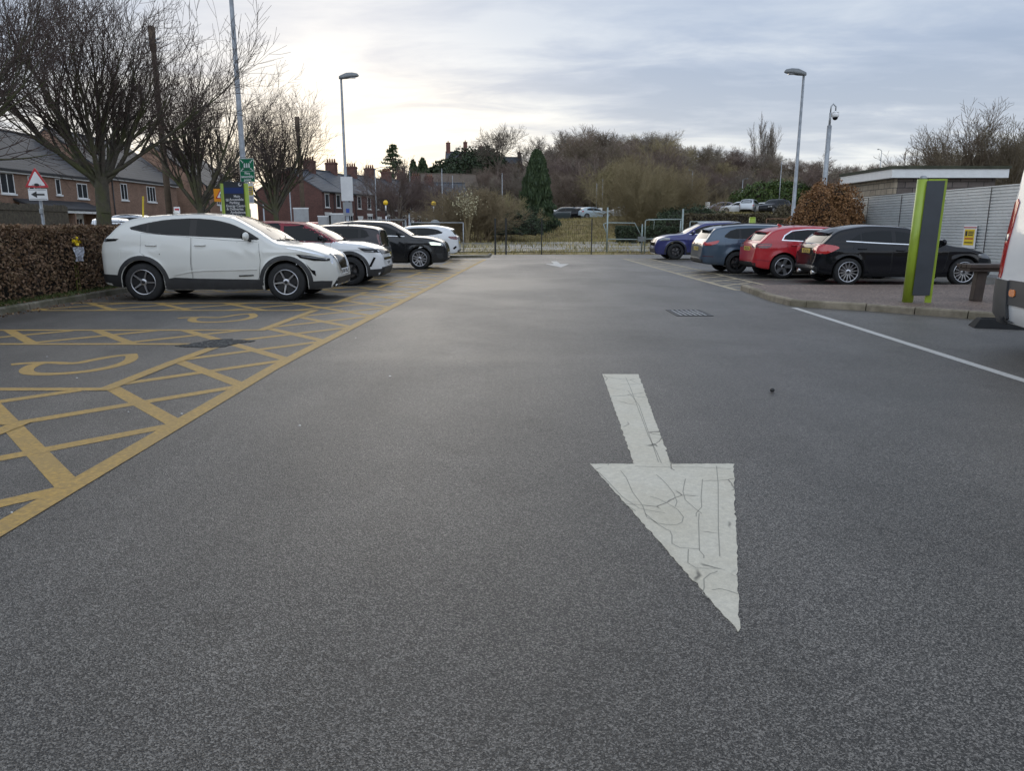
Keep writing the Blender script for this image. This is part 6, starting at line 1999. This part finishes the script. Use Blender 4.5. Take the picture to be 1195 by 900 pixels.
root = empty("field_gate", (*g1(752, 41.6), 0)); tag(root, "upright pale green tube gate beside the royal blue SUV", "gate")
wd = g1(795, 41.6)[0] - g1(752, 41.6)[0]
mb = MB(); mb.tube([(0, 0, -.05), (0, 0, 1.72), (.15, 0, 1.78), (wd, 0, 1.80)], .032, 8); mb.tube([(0, 0, .74), (wd, 0, .78)], .028, 8); mb.tube([(.02, 0, 1.76), (.48, 0, 1.74), (.46, 0, 1.25)], .025, 8); mb.build("gate_frame", m_gate, root)
mb = MB(); mb.tube([(wd, 0, -.05), (wd, 0, 2.35)], .05, 10); mb.build("post", m_gate, root)
mb = MB(); mb.tube([(wd - .12, 0, .8), (wd - .1, 0, 1.75)], .035, 8); mb.build("hinge_tube", m_gate, root)
railing("pale green hoop railing behind the royal blue SUV", [g1(804, 52), g1(830, 52)], 1.75, m_gate, 0, post=1.6)
railing("rusty brown hoop railing behind the red car", [g1(892, 44), g1(926, 44)], 1.85, simple("rusty_rail", (.16, .085, .05, 1), .8, var=.3), 0, post=1.9)
# lime cylinder bollard sign in the distance
root = empty("lime_bollard", (*g1(875.5, 40.5), 0)); tag(root, "short lime green round post behind the steel blue estate", "bollard")
mb = MB(); mb.tube([(0, 0, 0), (0, 0, 1.85)], .17, 16); mb.build("post", lime, root)
mb = MB(); mb.tube([(0, 0, 1.85), (0, 0, 1.90)], [.175, .15], 16); mb.build("cap", lime, root)

# cctv pole
x, y, zt = D(968.5, 140, 38)
root = empty("camera_pole", (x, y, 0)); tag(root, "grey pole with a white dome security camera behind the copper beech", "security camera")
mb = MB(); mb.tube([(0, 0, 0), (0, 0, zt - .25)], [.13, .11], 14); mb.tube([(0, 0, zt - .25), (0, 0, zt + .35)], .055, 10); mb.build("pole", steel, root)
mb = MB(); mb.tube([(0, 0, zt + .35), (.0, 0, zt + .62), (.10, 0, zt + .75), (.24, 0, zt + .62), (.24, 0, zt + .42)], .035, 8); mb.build("swan_neck", steel, root)
mb = MB(); mb.tube([(.24, 0, zt + .42), (.24, 0, zt + .34)], [.06, .17], 14); mb.ball((.24, 0, zt + .24), .18, 16); o = mb.build("housing", signwhite, root)
mb = MB(); mb.ball((.24, -.02, zt + .12), .13, 14); mb.build("dome", blackg, o)

# lime green totem (near right)
bx, by = G(1070, 353, .104)
root = empty("totem_sign", (bx + .06, by, .104), radians(-22)); tag(root, "leaning lime green totem sign with a blank dark panel on the gravel island", "totem sign")
zt = D(1085, 209, by)[2] - .104
ln = .045
def TB(mb, pts, r0, m=0): mb.tube(pts, r0, 20, m)
mb = MB(); TB(mb, [(-.20, 0, 0), (-.185, 0, zt * .5), (-.17, 0, zt)], .088); o = mb.build("thick_post", lime, root)
mb = MB(); mb.tube([(-.17, 0, zt), (-.17, 0, zt + .045)], .055, 14); mb.tube([(-.17, 0, zt + .045), (-.17, 0, zt + .06)], [.055, .03], 14); mb.build("post_cap", steel, o)
mb = MB(); mb.bar((.115, .05, -.0), (.115 + .03, .05, zt - .01), .085, .10); mb.build("thin_post", lime, root)
mb = MB()
V = []
for z, sh in ((.13, .0), (zt * .5, .015), (zt - .03, .03)):
    V += [(-.145 + sh, -.10, z), (.125 + sh, -.03, z), (.125 + sh, -.005, z), (-.145 + sh, -.075, z)]
F = []
for i in (0, 4): F += [(i, i + 1, i + 5, i + 4), (i + 1, i + 2, i + 6, i + 5), (i + 2, i + 3, i + 7, i + 6), (i + 3, i, i + 4, i + 7)]
F += [(3, 2, 1, 0), (8, 9, 10, 11)]
mb.add(V, F); mb.build("panel", slate_panel, root)
mb = MB(); mb.bar((-.10, -.01, zt - .012), (.18, .05, zt - .012), .10, .03); mb.build("top_rail", lime, root)
mb = MB(); mb.bar((-.11, -.01, .12), (.075, .03, .12), .05, .012); mb.build("panel_foot", steel, root)

# timber bench
bx, by = G(1147, 352, .104)
root = empty("timber_bench", (bx + .0, by + .15, .104)); tag(root, "dark brown recycled timber bench on the gravel island beside the van", "bench")
m_bench = simple("brown_bench_timber", (.036, .022, .016, 1), .6, var=.35, vscale=6, bump=.3)
for k in range(3):
    mb = MB(); mb.box(-.32, 1.75, -.22 + k * .15, -.08 + k * .15, .58, .645); mb.build("seat_plank", m_bench, root, bevel=.008)
mb = MB(); mb.box(-.30, 1.73, -.16, .16, .52, .579); mb.build("seat_frame", m_bench, root)
for x_ in (-.02, 1.45):
    mb = MB(); mb.bar((x_ - .02, 0, -.0), (x_ + .01, 0, .52), .17, .13, up=(0, 1, 0)); mb.build("leg", m_bench, root, bevel=.01)

# black rubber kerb ramp by the van
rx, ry = G(1136, 383)
root = empty("kerb_ramp", (rx, ry, 0), radians(-20)); tag(root, "black rubber ramp block lying at the kerb behind the van", "ramp")
m_rub = simple("black_rubber", (.008, .008, .008, 1), .9, var=.3, vscale=20)
def wedge(mb, x0, x1, d0, d1, h):
    V = [(x0, d0, .0), (x1, d0, 0), (x1, d1, 0), (x0, d1, 0), (x0 + .10, d0 + .12, h), (x1 - .02, d0 + .12, h), (x1 - .02, d1, h), (x0 + .10, d1, h)]
    mb.add(V, [(0, 3, 2, 1), (4, 5, 6, 7), (0, 1, 5, 4), (1, 2, 6, 5), (2, 3, 7, 6), (3, 0, 4, 7)])
mb = MB(); wedge(mb, .0, .62, .0, .36, .12); mb.build("ramp", m_rub, root, bevel=.008)
mb = MB()
for k in range(3): mb.box(.13, .58, .16 + k * .06, .18 + k * .06, .1195, .127)
mb.build("tread_ribs", m_rub, root)
def ztop(o):
    z = np.concatenate([np.array([v.co.z for v in c.data.vertices]) for c in o.children if c.name.startswith("crown")])
    return float(np.percentile(z, 97.5))


# ------------------------------------------------------------------ hedges, trees, far cars
hedge = box_hedge("beech_hedge", "clipped beech hedge with dry brown leaves along the left kerb", "hedge", -9.75, -8.62, 4.5, 17.6, 1.32, 62000, .062, leaf_beech, 5, z=.08)
hedge2 = box_hedge("beech_hedge", "stretch of clipped brown hedge continuing behind the left row of cars", "hedge", -9.6, -8.5, 18.4, 37.5, 1.05, 16000, .075, leaf_beech, 6, z=.08, twigs=False)
tx = lambda px, d: (px - 597.5) / FPX * (d * cos(PITCH) + .28)
tree("street_tree", "large bare many limbed tree with a mossy trunk behind the hedge", "tree", (tx(128, 19.0), 19.0, .1), STREET | dict(tr=.20, limb_len=5.6, trunk=2.5, limbs=14), 3, bark_near, twig_near, top=8.4)
tree("street_tree", "bare vase shaped tree behind the white crossover, between the timber pole and the green sign", "tree", (tx(238, 26.0), 26.0, .1), STREET | dict(limb_len=5.2, trunk=2.1, tr=.13, limbs=11, limb_el=(34, 66)), 8, bark_near, twig_near, top=D(230, 45, 26)[2], wide=.9)
tree("street_tree", "bare rounded tree between the tall grey column and the left street lamp", "tree", (tx(326, 32.5), 32.5, .1), STREET | dict(limb_len=4.9, trunk=2.1, limbs=12, tr=.13, limb_el=(24, 66)), 12, bark_near, twig_near, top=D(325, 97, 32.5)[2], wide=.95)
tree("street_tree", "bare tree reaching in from the left edge of the view", "tree", (-10.6, 13.0, .1), STREET | dict(limb_len=5.4, trunk=2.1, tr=.19, limbs=11), 21, bark_near, twig_near, top=8.0)
# climbing bits
beech = blob_bush("copper_beech", "rounded copper beech bush full of dry orange leaves behind the black hatchback", "bush", (tx(967, 28.5), 29.2, 0), 1.35, 1.25, 2.95, 17000, .085, leaf_copper, 4, lump=.17)

# street cars behind the hedge
far_car("white hatchback with a lit brake light on the street behind the hedge", p_white2, (tx(86, 32.5) + 1.2, 33.6, .31), radians(118), "hatch")
mb = MB()
far_car("pale silver car partly hidden by the trunk of the large bare tree", p_silver, (tx(126, 36) + .6, 37.2, .31), radians(-75), "suv")
far_car("red car on the street seen between the sign boards", p_red, (tx(376, 60), 60.0, .31), radians(20), "hatch")
far_car("dark car at the left end of the street cars, mostly behind the hedge", p_char, (tx(165, 38), 38.5, .31), radians(96), "hatch")

# far car parks on the bank
def on(px, d): x = tx(px, d); return (x, d, terrain_z(x, d))
fl = [("white car at the left end of the far left group, by the conifer", 644, 99, p_white2, "hatch", 200), ("dark green van-like car second in the far left group", 657, 97.5, paint("dark_teal_paint", (.02, .032, .036, 1), dirt=.1), "suv", 170),
      ("black car third in the far left group", 672, 97, p_black, "hatch", 150), ("grey blue car fourth in the far left group", 679, 102, p_steel, "suv", 60),
      ("pale blue hatchback at the right end of the far left group", 692, 96.5, paint("pale_blue_paint", (.33, .40, .44, 1), dirt=.1), "hatch", 20), ("pale car half hidden behind the golden bush", 722, 99, p_silver, "hatch", 170),
      ("dull purple car at the left end of the far right group", 837, 97, paint("dull_purple_paint", (.09, .06, .085, 1), dirt=.1), "hatch", 190), ("low white car left of the far silver SUV", 857, 96, p_white2, "hatch", 170),
      ("far silver SUV seen from behind on the bank", 873, 94.5, p_silver, "suv", 60), ("far dark SUV at the right end, nose towards us", 901, 93, p_black, "suv", 215), ("white car glimpsed behind the far silver SUV", 884, 99, p_white2, "hatch", 160)]
for lb, px, d, pm, kd, rz in fl:
    far_car(lb, pm, on(px, d), radians(rz), kd, "cars parked on the far bank")

# hedge and scrub in front of the far car park on the right
def scrub(label, x0, x1, y0, y1, h, n, seed, mat=leaf_scrub, size=.16, cat="hedge", name="scrub_hedge"):
    return box_hedge(name, label, cat, x0, x1, y0, y1, h, n, size, mat, seed, z=terrain_z((x0 + x1) / 2, (y0 + y1) / 2) - .1, rough=.25, twigs=True)
scrub("long brown scrubby hedge below the far right car park", tx(800, 64), tx(935, 64), 63, 65.2, 2.55, 12000, 31)
scrub("dark bramble hedge at the foot of the golden bush behind the gates", tx(722, 66), tx(800, 66), 65, 68, 1.5, 9000, 32, leaf_yew)
blob_bush("laurel_bush", "bright green laurel bushes beside the far dark SUV", "bush", on(905, 103), 5.0, 2.5, 4.3, 7000, .34, leaf_laurel, 7, lump=.22)
blob_bush("laurel_bush", "low green laurel bush behind the far silver SUV", "bush", on(872, 106), 3.5, 2, 2.9, 4000, .34, leaf_laurel, 17, lump=.22)
blob_bush("bramble_bush", "brown bramble bush between the right street lamp and the copper beech", "bush", (tx(914, 58), 58, 0), 1.2, 1.2, 2.9, 5000, .16, leaf_scrub, 14, lump=.25)
# conifer etc
conifer("weeping_conifer", "large dark green weeping conifer in the middle of the view", (tx(626, 84), 84.0, .5), 1.95, 9.0, 20000, 5, leaf_conifer, size=.50, power=.42, droop=2.2, gap=.30)
blob_bush("evergreen_bush", "low dark evergreen bush left of the weeping conifer", "bush", (tx(598, 72), 72, 0), 2.6, 2.5, 2.7, 7000, .20, leaf_yew, 9, lump=.22)
blob_bush("evergreen_bush", "dark evergreen shrub at the foot of the weeping conifer", "bush", (tx(619, 82), 82, .3), 1.5, 1.5, 3.0, 4000, .22, leaf_yew, 19, lump=.22)
blob_bush("ivy_bush", "dark ivy clad shrub below the golden bush on the right", "bush", (tx(806, 76), 76, 0.2), 4.2, 3, 3.0, 8000, .22, leaf_yew, 10, lump=.22)
# big bare bushes
tree("olive_bush", "big rounded olive brown bare bush right of the terrace", "bush", (tx(553, 70), 70, 0), BUSHY | dict(limb_len=5.6, limbs=46, limb_el=(25, 84), clump=2.4), 41, bark_gold, bark_gold, top=D(553, 207, 70)[2], wide=1.15)
tree("olive_bush", "smaller olive bare bush between the rounded bush and the weeping conifer", "bush", (tx(584, 76), 76, .1), BUSHY | dict(limb_len=5.2, limbs=30, clump=1.8), 42, bark_gold, bark_gold, top=D(590, 222, 76)[2], wide=1.0)
tree("golden_bush", "large golden brown bare willow bush behind the gates", "bush", (tx(750, 82), 82, .6), BUSHY | dict(limb_len=9.6, limbs=50, limb_el=(25, 84), lr=.07, clump=2.4), 43, bark_gold, bark_gold, top=D(738, 180, 82)[2], wide=1.0)
tree("golden_bush", "second golden brown bare bush right of the large one behind the gates", "bush", (tx(790, 86), 86, .8), BUSHY | dict(limb_len=7.6, limbs=32, lr=.06, clump=1.8), 44, bark_gold, bark_gold, top=D(785, 200, 84)[2], wide=1.1)
# blossom-pale shrub
rgn = np.random.default_rng(3)
root = empty("pale_shrub", (tx(545, 66), 66, 0)); tag(root, "cream flowering shrub on the left side of the rounded olive bush", "bush")
pts = [(rgn.normal(0, .55), rgn.normal(0, .5), 3.3 + rgn.normal(0, .55)) for _ in range(500)]
leaf_cloud("blossom", pts, .13, simple("cream_blossom", (.42, .38, .24, 1), .8), root, rgn, .8)
tubes("stems", [(rgn.normal(0, .1), rgn.normal(0, .1), 0, rgn.normal(0, .6), rgn.normal(0, .5), 3.9, .03, .012, 0) for _ in range(16)], bark_gold, root, 4)
# purple street trees by the crossing
tree("cherry_tree", "bare purplish low tree in front of the terrace, left one by the crossing", "tree", (tx(465, 76), 76, .3), STREET | dict(levels=3, trunk=1.7, limbs=10, limb_el=(12, 55), limb_len=3.9, tip=.011, up=2), 51, bark_far, bark_purple)
tree("cherry_tree", "bare purplish low tree in front of the terrace, right one by the crossing", "tree", (tx(497, 80), 80, .3), STREET | dict(levels=3, trunk=1.7, limbs=10, limb_el=(12, 55), limb_len=3.9, tip=.011, up=2), 52, bark_far, bark_purple)
blob_bush("evergreen_bush", "small dark round evergreen under the right purplish tree", "bush", (tx(487, 78), 78, .3), 1.0, 1, 1.5, 1500, .16, leaf_yew, 29)
tree("bare_tree", "pale thin bare tree behind the terrace roofs beside the left street lamp", "tree", (tx(415, 118), 118, .3), FAR | dict(limb_len=6.0, tip=.018), 61, bark_far, bark_far)
cedar("cedar", "dark tiered cedar rising above the terrace roofs", (tx(461, 150), 150, .3), 17.3, 3)
for px, top, d, lb in ((482, 187, 165, "slim dark conifer right of the cedar"), (493, 185, 170, "thicker dark conifer right of the slim one"), (503, 196, 175, "short dark conifer above the end of the terrace"), (507.5, 194, 176, "shortest dark conifer right of the cedar group"), (519, 191, 178, "dark conifer below the hilltop house")):
    x, y, zt = D(px, top, d); z0 = terrain_z(x, d)
    conifer("dark_conifer", lb, (x, d, z0 - .3), 2.5 if px != 482 else 2.0, zt - z0 + .3, 3000, int(px), leaf_conifer, size=.8, power=.6, gap=.1)
# evergreens round the hilltop house
for px, d, w, h, sd, lb in ((540, 176, 6, 6.2, 71, "dark evergreen mass in front of the hilltop house"), (562, 178, 7, 8.0, 72, "dark evergreen mass right of the hilltop house"), (523, 172, 5, 6, 73, "dark evergreen left of the hilltop house")):
    x = tx(px, d); blob_bush("evergreen_tree", lb, "tree", (x, d, terrain_z(x, d) - .5), w, 4, h, 6000, .6, leaf_yew, sd, lump=.25)

# poplars
x, y, zt = D(886, 146, 175); z0 = terrain_z(x, 175)
for k, (px, sc, sd, lb) in enumerate(((884, 1.0, 81, "tall slim bare poplar on the skyline, left one of the pair"), (895, .86, 82, "slightly shorter slim bare poplar on the skyline, right one of the pair"))):
    o = tree("poplar", lb, "tree", (tx(px, 175), 175, z0 - 4.0), POPLAR | dict(limb_len=11.5), sd, bark_far, bark_far, "skyline poplars")
    k_ = (zt - z0 + 4) / ztop(o) * (1 if sc == 1 else .9); o.scale = (k_ * .8, k_ * .8, k_)
# tree behind the flat roofed building
tree("bare_tree", "wide spreading bare tree behind the flat roofed building", "tree", (tx(1110, 54), 54, 0), STREET | dict(trunk=2.6, tr=.30, limbs=15, limb_el=(22, 60), limb_len=6.4, lr=.12, tip=.010, up=3, spread=.9), 91, bark_far, bark_pale, top=D(1110, 112, 54)[2])
tree("bare_tree", "smaller bare tree behind the right end of the flat roofed building", "tree", (tx(1168, 50), 50, 0), STREET | dict(trunk=1.6, tr=.18, limbs=10, limb_el=(22, 60), limb_len=4.6, lr=.08, tip=.010), 92, bark_far, bark_pale)
# skyline single trees
def sky_tree(label, px, top, d, seed, P=FAR, cm=None, name="bare_tree"):
    x, y, zt = D(px, top, d); z0 = terrain_z(x, d)
    o = tree(name, label, "tree", (x, d, z0 - .3), P, seed, bark_far, cm or bark_far)
    zmax = ztop(o)
    s = (zt - z0 + .3) / zmax; o.scale = (s, s, s); return o
sky_tree("pale stemmed bare birch left of the camera pole", 958, 187, 100, 93, FAR | dict(trunk=4, tr=.11, limbs=8, limb_len=4.5, central=6), bark_purple, "birch")
sky_tree("tall rounded bare tree standing alone on the skyline right of the hilltop house", 581, 150, 160, 101, FAR | dict(trunk=5, limbs=8, tip=.022))
sky_tree("bare skyline tree above the weeping conifer", 622, 162, 165, 102, FAR | dict(trunk=5, tip=.022))
sky_tree("bare skyline tree at the left shoulder of the wood", 655, 155, 165, 103, FAR | dict(trunk=4, tip=.022))

# the wood on the hillside: prototypes, then copies
protos = []
specs = [(FAR, bark_far, 201), (FAR | dict(limbs=9, limb_el=(25, 65), trunk=2), bark_purple, 202), (FAR | dict(trunk=3.5, central=7), bark_far, 203), (FAR | dict(limb_el=(20, 60), limb_len=7, trunk=1.8), bark_pale, 204), (FAR | dict(trunk=1.5, limbs=10, limb_len=6), bark_gold, 205), (FAR | dict(limbs=8, trunk=3), bark_purple, 206)]
WL = "bare brown tree in the wood covering the hillside"
for P, cm, sd in specs:
    o = tree("woodland_tree", WL, "tree", (0, 0, 0), P, sd, bark_far, cm, "bare trees of the hillside wood")
    protos.append((o, ztop(o)))
TOPS = pchip([(520, 212), (545, 205), (575, 196), (605, 185), (640, 172), (665, 158), (690, 151), (715, 155), (745, 153), (768, 151), (795, 166), (830, 173), (860, 182), (900, 190), (930, 193), (960, 192), (990, 193), (1020, 191), (1060, 186), (1110, 184), (1150, 174), (1195, 166), (1260, 164)])
rgw = random.Random(77); used = set(); cnt = 0
for row, (d0, n, f0) in enumerate(((116, 42, .62), (128, 46, .74), (141, 50, .85), (155, 52, .95), (170, 52, 1.02))):
    for i in range(n):
        px = 525 + (1300 - 525) * (i + rgw.uniform(.1, .9)) / n; d = d0 + rgw.uniform(-5, 5)
        if row < 2 and px < 600: continue
        if row == 0 and (px < 640): continue
        x = tx(px, d); z0 = terrain_z(x, d)
        top = TOPS(px); zt = D(px, top, 165)[2]
        el = (zt - CAMZ) / 165 * f0 * rgw.uniform(.90, 1.04) if row < 4 else (zt - CAMZ) / 165 * rgw.uniform(.90, 1.0)
        H = CAMZ + el * 1.03 * d - z0
        H = min(max(H, 4.0), 16)
        k = rgw.randrange(len(protos)); o, zm = protos[k]
        c = o if k not in used else copy_tree(o)
        used.add(k)
        s = H / zm; w = s * rgw.uniform(.9, 1.25)
        c.location = (x, d, z0 - .3); c.scale = (w, w, s); c.rotation_euler = (0, 0, rgw.uniform(0, 6.28)); cnt += 1
print("woodland trees", cnt)
# undergrowth of the wood as one mass
pts = []
rgn = np.random.default_rng(12)
for _ in range(60000):
    d = rgn.uniform(108, 185); px = rgn.uniform(505, 1320); x = tx(px, d)
    z0 = terrain_z(x, d); pts.append((x, d, z0 + abs(rgn.normal(0, .7)) * (1.0 if px > 620 else .7)))
tag(leaf_cloud("undergrowth", pts, .75, leaf_mat("brown_undergrowth", [(.045, .036, .025, 1), (.085, .066, .042, 1), (.12, .092, .062, 1), (.065, .068, .032, 1)]), None, rgn, .35, -.8), "tangled brown undergrowth and brambles under the hillside wood", "undergrowth", kind="stuff")
# ------------------------------------------------------------------ sky and light
SUN_AZ, SUN_EL = radians(-14), radians(13)          # azimuth from +Y towards +X
w = bpy.data.worlds.new("World"); scene.world = w; w.use_nodes = True
nt = w.node_tree; bg = nt.nodes["Background"]
N = lambda typ, **k: [nt.nodes.new(typ)] [0]
def nn(typ, **kw):
    n = nt.nodes.new(typ)
    for k, v in kw.items(): setattr(n, k, v)
    return n
def L(a, n, i): nt.links.new(a, n.inputs[i])
def mth(op, a, b=0.0, cl=False):
    n = nn("ShaderNodeMath", operation=op); n.use_clamp = cl
    for i, v in enumerate((a, b)):
        if hasattr(v, "links"): L(v, n, i)
        else: n.inputs[i].default_value = v
    return n.outputs[0]
def mixc(f, a, b):
    n = nn("ShaderNodeMix", data_type="RGBA")
    for i, v in ((0, f), (6, a), (7, b)):
        if hasattr(v, "links"): L(v, n, i)
        else: n.inputs[i].default_value = v
    return n.outputs[2]
def rmp(f, stops):
    n = nn("ShaderNodeValToRGB"); L(f, n, 0); cr = n.color_ramp
    while len(cr.elements) < len(stops): cr.elements.new(.5)
    for e, (p, c) in zip(cr.elements, stops): e.position = p; e.color = c if hasattr(c, "__len__") else (c, c, c, 1)
    return n.outputs[0]
sky = nn("ShaderNodeTexSky", sky_type="NISHITA"); sky.sun_disc = False; sky.sun_elevation = SUN_EL; sky.sun_rotation = SUN_AZ
tc = nn("ShaderNodeTexCoord"); sep = nn("ShaderNodeSeparateXYZ"); L(tc.outputs["Generated"], sep, 0)
zc = mth("MAXIMUM", sep.outputs[2], .0)
den = mth("ADD", zc, .10)
cb = nn("ShaderNodeCombineXYZ"); L(mth("DIVIDE", sep.outputs[0], den), cb, 0); L(mth("DIVIDE", sep.outputs[1], den), cb, 1)
def cloud(scale, detail, rough, off, sx=1.0, sy=1.0):
    mp = nn("ShaderNodeMapping"); L(cb.outputs[0], mp, 0); mp.inputs["Location"].default_value = off; mp.inputs["Scale"].default_value = (sx, sy, 1)
    n = nn("ShaderNodeTexNoise"); L(mp.outputs[0], n, "Vector"); n.inputs["Scale"].default_value = scale; n.inputs["Detail"].default_value = detail; n.inputs["Roughness"].default_value = rough; n.inputs["Distortion"].default_value = .3
    return n.outputs["Fac"]
c1 = cloud(.55, 6, .52, (3.1, 1.7, 0), .8, 1.3)
c2 = cloud(2.4, 7, .58, (7.7, 2.2, 0), .7, 1.2)
cm = mth("ADD", mth("MULTIPLY", c1, .58), mth("MULTIPLY", c2, .42))
# cloud tone: grey-blue bodies, pale thin parts
tone = rmp(cm, [(.40, (2.7, 3.25, 4.3, 1)), (.47, (3.5, 4.0, 5.0, 1)), (.52, (4.7, 5.1, 5.8, 1)), (.60, (7.0, 7.2, 7.3, 1))])
# thin veil close to the horizon lets warm light through, most of all towards the low sun
sd = Vector((sin(SUN_AZ) * cos(SUN_EL), cos(SUN_AZ) * cos(SUN_EL), sin(SUN_EL)))
dp = nn("ShaderNodeVectorMath", operation="DOT_PRODUCT"); L(tc.outputs["Generated"], dp, 0); dp.inputs[1].default_value = sd
glow = mth("POWER", mth("MAXIMUM", dp.outputs["Value"], 0.0), 18.0)
glow2 = mth("POWER", mth("MAXIMUM", dp.outputs["Value"], 0.0), 45.0)
band = rmp(zc, [(.03, 1.0), (.09, .9), (.145, .28), (.20, .04)])
gap = rmp(mth("ADD", c2, mth("MULTIPLY", c1, .5)), [(.64, 0.10), (.82, 1.0)])
f1 = mth("MULTIPLY", mth("MULTIPLY", glow, band), gap, True)
col1 = mixc(mth("MULTIPLY", f1, .80, True), tone, (10.8, 9.9, 8.0, 1))
hz = rmp(zc, [(.0, .50), (.10, .30), (.20, 0.0)])
col1 = mixc(rmp(zc, [(.11, 0.0), (.24, .62)]), col1, (3.7, 4.45, 5.7, 1))
col2 = mixc(hz, col1, (6.9, 7.1, 7.2, 1))
col3 = mixc(mth("MULTIPLY", mth("MULTIPLY", glow2, band), .55, True), col2, (13.6, 11.8, 8.6, 1))
back = rmp(mth("ADD", mth("MULTIPLY", sep.outputs[1], -.5), .5), [(.45, (1, 1, 1, 1)), (.75, (2.4, 2.35, 2.25, 1))])  # sky behind the camera boosted as added fill for camera-facing sides
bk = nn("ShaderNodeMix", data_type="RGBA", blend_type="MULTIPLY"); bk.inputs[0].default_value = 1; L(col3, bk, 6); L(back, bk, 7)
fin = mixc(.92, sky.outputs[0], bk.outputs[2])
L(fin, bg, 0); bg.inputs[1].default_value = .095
sl = bpy.data.lights.new("sun", "SUN"); sl.energy = .55; sl.angle = radians(40); sl.color = (1.0, .90, .76)
so = link(bpy.data.objects.new("sun", sl)); so.rotation_euler = (Vector((0, 0, 1)).rotation_difference(sd)).to_euler(); so.location = (0, 0, 30)
scene.view_settings.view_transform = "Standard"; scene.view_settings.look = "None"; scene.view_settings.gamma = 1; scene.view_settings.use_curve_mapping = False
scene.view_settings.exposure = 0.46
scene.render.engine = "CYCLES"
scene.cycles.max_bounces = 5; scene.cycles.diffuse_bounces = 2; scene.cycles.glossy_bounces = 3; scene.cycles.use_denoising = True
scene.cycles.sample_clamp_indirect = 6
